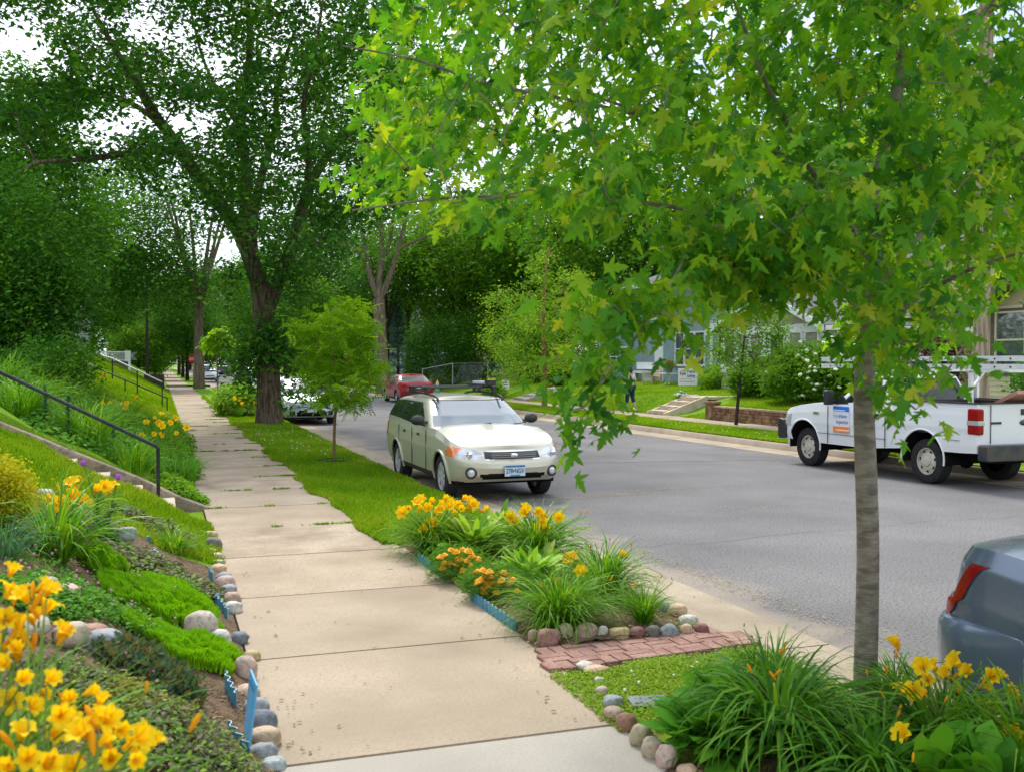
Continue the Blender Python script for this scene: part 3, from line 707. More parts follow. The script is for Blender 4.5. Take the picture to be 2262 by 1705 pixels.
def passenger_car(label, loc, rotz, pm, kind='sedan', cat='car', q=1.0, plates=(None, None), extra=None, name='parked_car', L=4.7, H=1.45, Wd=1.8, rack=False):
    """kind: wagon, sedan, hatch, suv; local x points forward"""
    root = thing(name, label, cat, loc, rotz)
    hl, hw = L / 2, Wd / 2; wf, wr = hl - .93, -(hl - 1.12); R_ = .395 if kind in ('wagon', 'suv') else .37; wr_t = .335 if kind in ('wagon', 'suv') else .315
    lift = .06 if kind in ('wagon', 'suv') else 0; hs = (H - 1.45)
    trunk = kind == 'sedan'
    belt = .96 + lift * .7 + hs * .5
    xs = [-hl, -hl + .15, -hl + .5, -hl + 1.15, 0, hl - 1.45, hl - 1.2, hl - .75, hl - .3, hl - .12, hl]
    zs = ([1.0, 1.04, 1.06, 1.02, belt - .0, belt, belt - .01, .90, .76, .70, .62] if trunk else [1.02, 1.06, belt + .08, belt + .06, belt, belt, belt, .90, .77, .71, .64])
    zs = [z + lift + hs * .35 for z in zs] if trunk else [z + (lift if i > 6 else 0) for i, z in enumerate(zs)]
    zt = lp(xs, zs); zb = lp([-hl, -hl + .4, wr, wf, hl - .3, hl], [.36, .27, .23, .23, .24, .27]); zb2 = lambda x: zb(x) + lift
    pf = lp([0, .18, .5, .68, .86, 1], [hl - .13, hl - .03, hl, hl - .01, hl - .07, hl - .17])
    pr = lp([0, .15, .45, .6, .62, .9, 1], [-hl + .16, -hl + .03, -hl, -hl + .02, -hl + .06, -hl + .10, -hl + .15])
    pw = lp([0, .1, .3, .6, .85, 1], [.93, .965, .985, 1.0, .985, .95])
    taper = lambda x: 1 - .045 * max(0, (x - hl * .45) / (hl * .55)) ** 2 - .05 * max(0, (-x - hl * .45) / (hl * .55)) ** 2
    n = (int(16 * q) + 6, int(96 * q) + 10, int(14 * q) + 6, int(26 * q) + 5)
    P = dict(XF=pf, XR=pr, W=lambda t: hw * pw(t), zb=zb2, zt=zt, DF=.62, DR=.42, eF=.62, eR=.5, taper=taper, n=n, crown=lambda x: .055 if x > hl - 1.5 else .03)
    wz = wr_t
    gz = (zt(hl - .1))
    def cls(zn, x, y, z, t):
        ay = abs(y)
        if zn == 1:
            for wx in (wf, wr):
                if math.hypot(x - wx, z - wz) < R_: return None
            if z < zb2(x) + .07: return 'sill:' + ('L' if y > 0 else 'R') + ('a' if x > wf else 'c' if x < wr else 'b')
            if kind == 'wagon' and abs(z - .53) < .018 and wr + R_ < x < wf - R_: return 'side_moulding:' + ('L' if y > 0 else 'R')
        sd_ = 'L' if y > 0 else 'R'
        if x > hl - 1.0 and zn != 2:
            if extra and extra.get('front'):
                r = extra['front'](x, y, z, zn, hl)
                if r: return r
            else:
                if ay < .40 and .56 + lift < z < .68 + lift: return 'grille'
                if ay < .55 and .30 + lift < z < .42 + lift: return 'air_intake'
                if .52 < ay and .62 + lift * .7 < z < .76 + lift and x > hl - .62: return 'headlight:' + sd_
        if extra and extra.get('rear') and x < -hl + .62:
            return extra['rear'](x, y, z, zn, hl) or 'body'
        if x < -hl + .62 and zn != 0:
            if kind in ('sedan', 'hatch'):
                if (ay > .5 if zn == 2 else x < -hl + .36) and .70 + lift < z < .92 + lift + hs: return 'tail_light:' + sd_
            else:
                if (ay > .62 if zn == 2 else x < -hl + .25) and .75 < z < 1.04: return 'tail_light:' + sd_
            if zn == 2 and ay < .25 and .66 + lift < z < .84 + lift and trunk: return 'plate_recess'
        return 'body'
    low = shell(P, cls, snap=[(wf, wz, R_), (wr, wz, R_)], capn=int(14 * q) + 6)
    # greenhouse
    ws0, ws1 = hl - 1.42, hl - 2.18; xr0, xr1 = {'sedan': (-hl + .62, -hl + 1.25), 'wagon': (-hl + .10, -hl + .42), 'hatch': (-hl + .12, -hl + .62), 'suv': (-hl + .08, -hl + .32)}[kind]
    zr_ = H - .045
    gF = lp([0, .5, .85, 1], [ws0, (ws0 + ws1) / 2 + .03, ws1 + .07, ws1 - .08]); gR = lp([0, .5, .85, 1], [xr0, (xr0 + xr1) / 2 - .04, xr1 - .04, xr1 + .1])
    gW = lp([0, .3, .7, .9, 1], [hw * .955, hw * .915, hw * .83, hw * .775, hw * .70])
    roofz = lambda x: zr_ - .05 * max(0, (x - ws1 + .5) / .9) ** 2 - (.06 if not trunk else .05) * max(0, (xr1 + .9 - x) / 1.1) ** 2
    zb3 = lambda x: max(zt(x) - .03, 0)
    G = dict(XF=gF, XR=gR, W=gW, zb=zb3, zt=roofz, DF=.34, DR=.26, eF=.55, eR=.5, taper=lambda x: 1 - .03 * max(0, -x / hl) ** 2, n=(n[0], n[1], n[2], int(20 * q) + 6), crown=lambda x: .045)
    pil = {'sedan': (.05, -.95), 'wagon': (-.12, -1.18), 'hatch': (0, -1.0), 'suv': (0, -1.0)}[kind]
    def gcls(zn, x, y, z, t):
        ay = abs(y); W = gW(t); sd_ = 'L' if y > 0 else 'R'
        if zn == 0: 
            if .06 < t < .93 and ay < W * .92: return 'windshield'
            if (t <= .06 or .93 <= t < .96) and ay < W * .92: return 'window_trim'
            return 'body'
        if zn == 2:
            if .14 < t < .84 and ay < W * .86: return 'rear_window'
            if kind == 'wagon' and .12 < t < .86: return 'side_window:' + sd_
            return 'body'
        fx = gF(t) - .34 - .10; rx = gR(t) + (.30 if trunk else .24)
        if .10 < t < .80 and rx < x < fx:
            for pc in pil:
                if abs(x - pc) < .045: return 'pillar:' + sd_ + str(pc)
            if kind != 'sedan' and False: pass
            return 'side_window:' + sd_
        if .06 < t < .84 and rx - .03 < x < fx + .05: return 'window_trim'
        return 'body'
    top = shell(G, gcls, capcls=lambda x, y, z: 'body', capn=int(14 * q) + 6)
    mats = dict(body=pm, sill=M['black_trim'], chin_spoiler=M['black_trim'], side_moulding=pm, grille=M['black_trim'], air_intake=M['underbody'], headlight=M['lamp_clear'], turn_signal=M['lamp_amber'], tail_light=M['lamp_red'],
                plate_recess=M['black_trim'], windshield=M['windshield'], rear_window=M['glass'], side_window=M['glass'], window_trim=M['black_trim'], pillar=M['black_trim'], fog_light=M['lamp_clear'])
    if extra and extra.get('rearglass'): mats['rear_window'] = extra['rearglass']
    car_parts(root, join_parts(low, top), mats)
    Wat = lambda x, z: hw * taper(x) * pw(min(1, max(0, (z - zb2(x)) / (zt(x) - zb2(x)))))
    arches(root, (wf, wr), R_, wz, Wat, pm if kind in ('wagon', 'suv') else None)
    add_wheels(root, (wf, wr), hw - .03, wr_t, .21, {'wagon': 'seven', 'sedan': 'five'}.get(kind, 'seven'), label[:12])
    MB().bb((-hl + .35, -hw + .12, .2 + lift), (hl - .35, hw - .12, .42 + lift)).obj('underbody', [M['underbody']], root)
    for s in (1, -1):
        b = MB(); b.ball((0, 0, 0), (.075, .12, .082), 12, 8)
        m_ = b.obj('side_mirror', [M['black_trim']] if kind == 'wagon' else [pm], root, smooth=True, loc=(ws0 - .42, s * (hw + .09), belt + lift * .3 + .09))
        MB().bb((-.03, -s * .2, -.06), (.03, 0, -.02)).obj('mirror_arm', [M['black_trim']], m_)
    if extra and extra.get('corner'):
        for s in (1, -1):                                # narrow tall lamps wrapped round the rear corners, bumper cover standing proud below
            V = []; nt2, na = 14, 8
            for i in range(nt2 + 1):
                u = i / nt2; z = .64 + .33 * u; a0, a1 = 60 + 24 * u, 78 + 12 * u
                if u < .12: a1 -= (.12 - u) * 60
                for j in range(na + 1):
                    a = radians(a0 + (a1 - a0) * j / na); x = -hl + .14 + .42 * (1 - max(0, cos(a)) ** .5); t = min(1, (z - zb2(x)) / (zt(x) - zb2(x)))
                    x = pr(t) + .42 * (1 - max(0, cos(a)) ** .5); V.append((x - .012, s * (hw * pw(t) * sin(a) ** .5 * taper(x) + .008), z))
            b = MB(); b.add(V, [(i * (na + 1) + j, i * (na + 1) + j + 1, (i + 1) * (na + 1) + j + 1, (i + 1) * (na + 1) + j) for i in range(nt2) for j in range(na)]); b.obj('tail_light', [M['lamp_red']], root, smooth=True)
        rows = []
        for z, o_ in ((.20, .02), (.24, .05), (.50, .062), (.60, .060), (.635, .045), (.645, -.01)):
            row = []
            for k in range(-40, 41):
                a = radians(90 * (1 - abs(k) / 28)) if abs(k) <= 28 else None
                if abs(k) <= 28: a = radians(90 * abs(k) / 28); x = -hl + .04 + .42 * (1 - max(0, cos(a)) ** .5); y = hw * sin(a) ** .5
                else: x = -hl + .46 + (abs(k) - 28) * .03; y = hw
                row.append((x - o_ * (1 if abs(k) <= 28 else max(0, 1 - (abs(k) - 28) / 12)), (1 if k > 0 else -1) * (y * .985 * taper(x) + o_ * max(0, 1 - max(0, abs(k) - 28) / 12)) if k else 0, z))
            rows.append(row)
        b = MB(); V = [p for r_ in rows for p in r_]; b.add(V, [(i * 81 + j, i * 81 + j + 1, (i + 1) * 81 + j + 1, (i + 1) * 81 + j) for i in range(len(rows) - 1) for j in range(80)]); b.obj('rear_bumper', [pm], root, smooth=True)
    if plates[0] is not None: plate(root, (hl + .012, 0, .50 + lift * .6), pi / 2, plates[0])
    if plates[1] is not None: plate(root, (-hl + .035, 0, .80 + lift), -pi / 2, plates[1])
    return root, dict(hl=hl, hw=hw, belt=belt, lift=lift, zr=zr_, wf=wf, wr=wr, Wat=Wat, zt=zt)

# ---- the champagne station wagon at the curb
def wagon_front(x, y, z, zn, hl):
    ay = abs(y); s = 'L' if y > 0 else 'R'
    gy = ay / .40; 
    if ay < .44 and .645 < z < .765 and (ay < .40 or abs(z - .705) < .06 * (1 - ((ay - .40) / .04) ** 2) ** .5): return 'grille' if ay < .415 and .655 < z < .755 else 'grille_surround'
    if ay > .40 and zn != 2 and x > hl - .60:
        zc = .715 + (ay - .5) * .09; hh = .075 * min(1, (ay - .40) / .16)
        if abs(z - zc) < hh: return ('turn_signal:' if x < hl - .30 else 'headlight:') + s
    if ay < .52 - (.44 - z) * .6 and .35 < z < .44: return 'air_intake'
    if z < .31: return 'chin_spoiler:' + s if zn == 0 else None
    return None
root, I = passenger_car('champagne station wagon with black roof rack parked facing us at the curb', (4.88, 16.62, 0), radians(-88.8), M['champagne'], 'wagon', 'station wagon', 1.35,
    plates=(None, None), extra=dict(front=wagon_front), name='station_wagon', L=4.8, H=1.52, Wd=1.78)
for o in root.children:
    if o.name.startswith('grille_surround'): o.data.materials[0] = M['chrome']
hl = I['hl']
plate(root, (hl + .03, 0, .485), pi / 2, '278\u2022NGV', w_=.32, h=.165)
for s in (1, -1):
    q_ = (hl - .085, s * .64, .455); a_ = radians(90 + s * 20 - 90); f_ = MB().lathe([(.088, -.03), (.086, .004), (.066, .008), (.062, -.02)], 20, axis='x').obj('fog_light_bezel', [M['black_trim']], root, smooth=True, loc=q_, rot=(0, 0, s * .28)); MB().lathe([(.064, -.01), (.05, .006), (.001, .012)], 16, axis='x').obj('fog_light', [M['lamp_clear']], f_, smooth=True)
b = MB()
for z in (.68, .71, .735): b.box((hl - .02, 0, z), (.012, .70, .006))
g_ = b.obj('grille_bar', [M['chrome']], root)
b = MB(); b.ball((hl + .0, 0, .708), (.01, .06, .033), 14, 6); b.obj('badge', [M['chrome']], root, smooth=True)
for s in (1, -1):
    b = MB(); b.lathe([(.045, 0), (.05, .012), (.03, .02), (.001, .022)], 16, axis='x', c=(hl - .13, s * .66, .725)); b.obj('headlight_bulb', [M['chrome']], root, smooth=True)
# roof rails, cross bars and the folded carrier
b = MB()
for s in (1, -1):
    rail = MB(); rail.tube(smooth_path([(.30, s * .56, 1.44), (.16, s * .57, 1.505), (-.6, s * .585, 1.545), (-1.5, s * .57, 1.53), (-1.95, s * .55, 1.45)], 4), .021, 8)
    rail.obj('roof_rail', [M['black_trim']], root, smooth=True)
for x in (-.28, -1.05, -1.32):
    bar = MB(); z = 1.64
    bar.tube([(x, -.68, z), (x, .68, z)], .017, 8)
    for s in (1, -1): bar.bb((x - .045, s * .60 - .025, 1.54), (x + .045, s * .60 + .025, z - .005))
    bar.obj('cross_bar', [M['black_trim']], root)
M['pale_plastic'] = mat('pale_plastic', (.55, .55, .53), rough=.4)
b = MB(); b.box((-.66, .47, 1.68), (1.05, .16, .035)); b.tube([(-.2, .47, 1.69), (-.2, .62, 1.735)], .03, 8); b.box((-.62, .50, 1.715), (.5, .17, .05), mi=1); b.box((-.2, .52, 1.72), (.2, .14, .09)); b.tube([(-1.2, .44, 1.7), (-.3, .56, 1.71)], .014, 6)
b.obj('ski_carrier', [M['black_trim'], M['pale_plastic']], root, bevel=.01)
for s in (1, -1):
    for x in (.22, -.68):
        b = MB(); b.box((x, s * (I['hw'] * .985 + .004), .90), (.15, .02, .032)); b.box((x, s * (I['hw'] * .985 + .001), .90), (.05, .012, .055)); b.obj('door_handle', [M['black_trim']], root, bevel=.005)
b = MB()
for s in (1, -1):
    for x in (.72, -.16, -1.06): b.box((x, s * (I['hw'] * .996 + .0), .68), (.006, .012, .62))
b.obj('door_gap', [M['underbody']], root)
b = MB()
for y0 in (-.35, .25): b.tube([(1.02, y0, 1.05), (.93, y0 + .5, 1.10)], .008, 5)
b.obj('wiper', [M['black_trim']], root)

# ---- other cars along the street
M['leafglass'] = mat('rear_glass', (.09, .12, .125), rough=.04, spec=1, coat=1)
passenger_car('dark red sedan seen from behind at the far curb', (12.15, 52.0, 0), radians(90), M['red_paint'], 'sedan', 'car', .6, plates=(None, ''), extra=dict(rearglass=M['leafglass']), L=4.7, H=1.46, Wd=1.82)
def hatch_front(x, y, z, zn, hl):
    ay = abs(y); s = 'L' if y > 0 else 'R'
    if ay < .46 and .30 < z < .50: return 'air_intake'
    if .52 < ay < .70 and .33 < z < .46 and zn == 0: return 'air_intake'
    if ay < .5 and abs(z - .60) < .022 - .02 * ay: return 'grille'
    if ay > .46 and x > hl - .55 and .60 + (ay - .5) * .1 < z < .72 + (ay - .5) * .14: return 'headlight:' + s
    if z < .27: return 'grille_strip'
    return None
rt_, I2 = passenger_car('silver compact car facing us at the curb just behind the elm trunk', (4.72, 36.15, 0), radians(-90), M['silver_paint'], 'hatch', 'car', .8, plates=('', None), extra=dict(front=hatch_front), L=4.5, H=1.48, Wd=1.76)
for o in rt_.children:
    if o.name.startswith('grille_strip'): o.data.materials[0] = M['silver_paint']
b = MB(); V, Fc = tube_np([np.array([(2.235, .085 * cos(a), .60 + .055 * sin(a)) for a in np.linspace(0, 2 * pi, 17)])], [np.full(17, .01)], 6); b.add(V, Fc); b.obj('badge', [M['chrome']], rt_, smooth=True)
passenger_car('white sedan mostly hidden behind the elm trunk, next in line at the curb', (4.75, 45.0, 0), radians(-90), M['white_paint'], 'sedan', 'car', .4, plates=('', None), L=4.7, H=1.45)
passenger_car('silver hatchback driving away beyond the cross street, seen over the silver compact', (6.4, 73, 0), radians(90), M['silver_paint'], 'suv', 'car', .4, plates=(None, ''), extra=dict(rearglass=M['leafglass']), L=4.4, H=1.6, Wd=1.8)
passenger_car('grey minivan parked far down the street, left one of the far cars', (6.2, 152, 0), radians(96), M['silver_paint'], 'suv', 'car', .3, L=4.7, H=1.7)
passenger_car('dark blue car parked far down the street, right beside the grey minivan', (8.3, 148, 0), radians(90), M['dark_blue'], 'suv', 'car', .3, L=4.6, H=1.6)
passenger_car('black car parked far down the street, rightmost of the far cars', (10.6, 140, 0), radians(90), M['dark_blue'], 'sedan', 'car', .3, L=4.6, H=1.5)
passenger_car('white car parked beyond the cross street, behind the forked street tree', (4.8, 110, 0), radians(-90), M['white_paint'], 'sedan', 'car', .3, L=4.6, H=1.5)
passenger_car('blue silver sedan cut off by the right picture edge, red tail light showing', (5.12, 2.52, 0), radians(-90), M['blue_silver'], 'sedan', 'car', 1.4, plates=(None, None),
    extra=dict(rear=lambda x, y, z, zn, hl: 'body', corner=True), L=4.7, H=1.45, Wd=1.84)

# ---- the white pickup
T = thing('pickup_truck', 'white pickup truck with a ladder on its rack parked at the far curb', 'pickup truck', (13.22, 15.66, 0), radians(91.7))
hl, hw = 2.68, .99; wf, wr, R_, wz = 1.82, -1.42, .50, .44
TB = lp([-hl, -2.3, -1, 0, 1.5, 2.3, hl], [.62, .60, .58, .50, .50, .52, .56])
TT = lp([-hl, -.6, -.58, .8, 1.0, 1.6, 2.0, 2.3, 2.45, 2.55, hl], [1.40, 1.40, 1.36, 1.30, 1.29, 1.25, 1.21, 1.15, 1.10, 1.04, .94])
pf = lp([0, .2, .6, .8, .95, 1], [hl - .05, hl - .01, hl - .02, hl - .04, hl - .08, hl - .14]); pr = lp([0, 1], [-hl + .03, -hl + .03]); pw = lp([0, .15, .4, .5, .8, 1], [.97, .985, .985, 1.0, .985, .96])
P = dict(XF=pf, XR=pr, W=lambda t: hw * pw(t), zb=TB, zt=TT, DF=.42, DR=.06, eF=.45, eR=.5, taper=lambda x: 1 - .02 * max(0, (x - 1.6)) ** 2, n=(20, 120, 12, 36), crown=lambda x: .05 if x > .9 else .0)
def tcls(zn, x, y, z, t):
    if zn == 1:
        for wx in (wf, wr):
            if math.hypot(x - wx, z - wz) < R_: return None
    s = 'L' if y > 0 else 'R'
    if zn != 2 and x > hl - .75:
        if abs(y) < .62 and .72 < z < 1.0: return 'grille'
        if abs(y) >= .62 and .78 < z < 1.02 and x > hl - .42: return 'headlight:' + s
    return 'body'
low = shell(P, tcls, snap=[(wf, wz, R_), (wr, wz, R_)], capcls=lambda x, y, z: None if (x < -.62 and abs(y) < .90 and x > -hl + .10) else 'body', capn=30)
gF = lp([0, .5, .85, 1], [1.02, .66, .40, .26]); gR = lp([0, .5, .9, 1], [-.56, -.54, -.46, -.36]); gW = lp([0, .3, .7, .9, 1], [.95, .92, .84, .79, .72])
G = dict(XF=gF, XR=gR, W=gW, zb=lambda x: 1.28, zt=lambda x: 1.86 - .03 * max(0, x) ** 2, DF=.30, DR=.14, eF=.55, eR=.5, taper=lambda x: 1, n=(20, 60, 14, 28), crown=lambda x: .05)
def tg(zn, x, y, z, t):
    ay = abs(y); s = 'L' if y > 0 else 'R'
    if zn == 0: return 'windshield' if .05 < t < .86 and ay < gW(t) * .9 else 'body'
    if zn == 2: return 'rear_window' if .16 < t < .84 and ay < gW(t) * .90 else 'body'
    fx = gF(t) - .30 - .06; rx = gR(t) + .26
    lowt = .03 if x > .42 else .10
    if lowt < t < .80 and rx < x < fx: return 'side_window:' + s
    if lowt - .04 < t < .85 and rx - .04 < x < fx + .07: return 'window_trim'
    return 'body'
top = shell(G, tg, capn=16)
car_parts(T, join_parts(low, top), dict(body=M['white_paint'], grille=M['black_trim'], headlight=M['lamp_clear'], tail_light=M['lamp_red'], reverse_light=M['lamp_clear'], windshield=M['windshield'], rear_window=M['glass'], side_window=M['glass'], window_trim=M['black_trim']))
Wt = lambda x, z: hw * pw(min(1, max(0, (z - TB(x)) / (TT(x) - TB(x)))))
arches(T, (wf, wr), R_, wz, Wt, M['white_paint'], r0=.016)
add_wheels(T, (wf, wr), .89, .385, .25, 'steel', 'pickup')
b = MB(); b.bb((-2.55, -.89, .88), (-.65, .89, .9)); b.bb((-2.58, -.9, .9), (-2.55, .9, 1.39)); b.bb((-.65, -.9, .9), (-.62, .9, 1.39)); b.bb((-2.56, -.915, .88), (-.65, -.9, 1.39)); b.bb((-2.56, .9, .88), (-.65, .915, 1.39)); b.obj('bed_liner', [M['black_trim']], T)
b = MB()
for s in (1, -1): b.bb((-2.62, s * .955 - .03, 1.402), (-.6, s * .955 + .03, 1.425))
b.bb((-2.67, -.93, 1.402), (-2.6, .93, 1.425)); b.obj('bed_rail_cap', [M['black_trim']], T)
b = MB(); b.prism([(-.99, .52), (-.97, .50), (.97, .50), (.99, .52), (.99, .74), (.96, .76), (-.96, .76), (-.99, .74)], -2.86, -2.66, 'x'); bump = b.obj('rear_bumper', [M['oldbumper']], T, bevel=.015)
plate(T, (-2.868, 0, .655), -pi / 2, '', w_=.31)
for s in (1, -1):
    b = MB(); b.prism([(2.40, .54), (2.62, .50), (2.67, .56), (2.67, .86), (2.62, .93), (2.48, .90), (2.40, .76)], s * .70, s * 1.0, 'y'); b.obj('front_bumper_end', [M['black_trim']], T, bevel=.02)
for s in (1, -1):
    tl = MB().box((0, 0, 0), (.24, .13, .42)).obj('tail_light', [M['lamp_red']], T, bevel=.03, loc=(-2.555, s * .932, 1.12), smooth=False); MB().box((0, 0, -.02), (.246, .136, .075)).obj('reverse_light', [M['lamp_clear']], tl, bevel=.01)
b = MB(); b.bb((2.56, -.72, .5), (2.70, .72, .72)); b.obj('front_bumper', [M['oldbumper']], T, bevel=.02)
for s in (1, -1):
    b = MB(); b.box((0, 0, 0), (.09, .2, .28)); m_ = b.obj('side_mirror', [M['black_trim']], T, bevel=.03, loc=(.86, s * 1.13, 1.40)); MB().box((0, -s * .13, -.08), (.05, .14, .05)).obj('mirror_arm', [M['black_trim']], m_)
    b = MB(); b.prism([(.48, 1.27), (.98, 1.27), (.70, 1.46)], s * .93, s * .955, 'y'); b.obj('window_corner', [M['black_trim']], T)
    b = MB(); b.box((-.27, s * 1.0, 1.10), (.2, .03, .1)); b.obj('door_handle', [M['black_trim']], T, bevel=.01)
    b = MB(); b.box((1.42, s * .995, 1.08), (.16, .012, .045)); b.obj('fender_badge', [M['chrome']], T)
b = MB()
for s in (1, -1):
    b.box((1.06, s * .992, .88), (.008, .012, .72)); b.box((-.53, s * .992, .92), (.008, .012, .74)); b.box((.4, s * .996, .70), (1.9, .01, .008)); b.box((-2.1, s * .99, .80), (.35, .01, .006))
b.box((-2.658, .72, 1.08), (.01, .008, .62)); b.box((-2.658, -.72, 1.08), (.01, .008, .62)); b.obj('panel_gap', [M['underbody']], T)
b = MB(); b.box((-2.656, 0, 1.27), (.02, .17, .1)); b.obj('tailgate_handle', [M['black_trim']], T, bevel=.01)
b = MB(); b.ball((-2.658, .0, 1.10), (.012, .115, .05), 16, 6); b.obj('badge', [M['dark_blue']], T, smooth=True)
b = MB(); b.box((-2.656, .60, 1.10), (.012, .2, .035)); b.obj('badge', [M['black_trim']], T)
b = MB(); b.bb((-2.5, -.5, .42), (2.3, .5, .62)); b.bb((-2.3, -.75, .4), (-1.9, -.2, .6)); b.tube([(-1.42, -.7, .36), (-1.42, .7, .36)], .05, 8); b.ball((-1.42, 0, .36), .13, 10, 7); b.tube([(1.82, -.7, .36), (1.82, .7, .36)], .045, 8)
b.obj('underbody', [M['underbody']], T)
# door sign: blue bar, Every Home Inspection, orange bar
M['sign_blue'] = mat('sign_blue', (.02, .17, .62), rough=.4); M['sign_orange'] = mat('sign_orange', (.80, .24, .07), rough=.4); M['sign_white'] = mat('sign_white', (.72, .74, .80), rough=.5)
M['text_blue'] = mat('lettering_blue', (.10, .15, .42)); M['text_grey'] = mat('lettering_grey', (.35, .38, .48)); M['text_white'] = mat('lettering_white', (.8, .82, .85))
sg = MB().box((0, 0, 0), (.46, .006, .5)).obj('door_sign', [M['sign_white']], T, loc=(.66, .995, .99))
MB().box((0, .005, .20), (.455, .004, .095)).obj('sign_band', [M['sign_blue']], sg); MB().box((0, .005, -.19), (.455, .004, .115)).obj('sign_band', [M['sign_orange']], sg)
for s_, x_, z_, sz, mm in (('Every', .125, .065, .105, 'text_grey'), ('Home', -.06, .065, .105, 'text_blue'), ('Inspection', -.03, -.045, .105, 'text_blue')):
    text(s_, sg, (x_, .006, z_), (pi / 2, 0, pi), sz, M[mm], 'sign_lettering', sx=.8)
for z_, x_, wd_ in ((.172, .05, .33), (-.20, -.05, .37)): MB().box((x_, .0075, z_), (wd_, .002, .018)).obj('sign_lettering', [M['text_white']], sg)
# ladder rack and the ladder
M['alu'] = mat('aluminium', (.62, .64, .66), (.7, .72, .74), scale=8, rough=.4, metal=.3)
for x in (-.72, -2.45):
    b = MB()
    for s in (1, -1): b.bb((x - .03, s * .93 - .03, 1.42), (x + .03, s * .93 + .03, 1.93)); b.tube([(x, s * .93, 1.62), (x - .02, s * .66, 1.93)], .025, 6)
    b.bb((x - .03, -.96, 1.90), (x + .03, .96, 1.95))
    b.obj('ladder_rack', [M['alu']], T)
b = MB()
for y in (.30, .80):
    for z in (-.03, .10):
        b.bb((-4.2, y - .012, z), (1.5, y + .012, z + .085)); 
for i in range(18):
    for z in (.01, .14): b.tube([(-4.05 + i * .31, .30, z), (-4.05 + i * .31, .80, z)], .016, 6)
for i in range(18):
    for z in (.01, .14): b.box((-4.05 + i * .31, .815, z), (.026, .01, .026), mi=1)
b.box((-1.55, .8155, .03), (.06, .006, .07), mi=2)
ld = b.obj('extension_ladder', [M['alu'], M['black_trim'], mat('teal_label', (.1, .45, .42))], None, loc=(13.22, 15.66, 1.985), rot=(0, 0, radians(91.7)))
ld['label'] = 'long aluminium extension ladder lying on the rack of the white pickup'; ld['category'] = 'ladder'
for o, c in ((ld, 0),): pass
M['redboard'] = mat('faded_red_board', (.42, .19, .15), (.5, .26, .21), scale=3, rough=.8)
bd = MB().box((0, 0, 0), (1.0, 1.3, .06), M=Matrix.Rotation(radians(-24), 3, 'X')).obj('wooden_board', [M['redboard']], None, loc=(13.45, 13.45, 1.33), rot=(0, 0, radians(1.7)))
bd['label'] = 'faded red board leaning out of the pickup bed near the tailgate'; bd['category'] = 'board'
# ================================================================ TREES
M['bark_elm'] = mat('elm_bark', (.045, .034, .026), (.16, .12, .085), scale=7, rough=.95, bump=1.0, bscale=26, mapscale=(2.2, 2.2, .35), lo=.35, hi=.65)
M['bark_grey'] = mat('grey_bark', (.10, .08, .06), (.24, .19, .145), scale=6, rough=.95, bump=.8, bscale=24, mapscale=(2.2, 2.2, .3))
M['bark_maple'] = mat('maple_bark', (.19, .165, .13), (.29, .255, .205), scale=5, rough=.85, bump=.6, bscale=26, mapscale=(1.2, 1.2, 3.5), c3=(.09, .075, .06), s3=7, f3=.55)
M['bark_birch'] = mat('birch_bark', (.16, .065, .035), (.36, .2, .12), scale=16, rough=.9, bump=.6, bscale=40, mapscale=(1, 1, .8))
M['bark_dark'] = mat('dark_bark', (.025, .02, .016), (.06, .048, .036), scale=8, rough=.95)
M['bark_young'] = mat('young_bark', (.16, .10, .055), (.24, .16, .09), scale=18, rough=.85)
L_MAPLE = leafmat('maple_leaves', [(.04, .165, .035), (.075, .255, .03), (.14, .35, .028), (.25, .44, .028), (.44, .50, .05)], trans=.58, tint=(1.22, 1.18, .25))
L_ELM = leafmat('elm_leaves', [(.022, .088, .018), (.04, .14, .024), (.072, .21, .024), (.14, .31, .026)], trans=.42, tint=(1.2, 1.25, .25))
L_DARK = leafmat('dark_leaves', [(.023, .09, .016), (.042, .15, .018), (.078, .215, .02), (.14, .31, .025)], trans=.38, tint=(1.2, 1.25, .25))
L_BRIGHT = leafmat('bright_leaves', [(.08, .22, .012), (.14, .33, .012), (.23, .44, .015), (.34, .54, .03)], trans=.5, tint=(1.35, 1.2, .3))
L_BIRCH = leafmat('birch_leaves', [(.07, .21, .015), (.13, .32, .02), (.22, .44, .025), (.36, .54, .06)], trans=.45, tint=(1.4, 1.2, .4))
L_MID = leafmat('mid_green_leaves', [(.04, .13, .012), (.075, .22, .015), (.13, .31, .018), (.22, .41, .025)], trans=.42, tint=(1.4, 1.2, .4))
def clusters_to_leaves(C, per, sig, size, T=T_DIA, seed=0, flat=.7, **kw):
    g = np.random.default_rng(seed); n = len(C)
    P = np.repeat(C, per, 0) + g.normal(0, 1, (n * per, 3)) * sig * np.array([1, 1, flat])
    V, Fc, r = leafcloud(P, size, T, seed=seed + 1, **kw)
    cl = np.clip(g.normal(0, .13, n), -.3, .3); nf = len(r) // (n * per)
    r = np.clip(r + np.repeat(cl, per * nf), 0, 1)
    return V, Fc, r
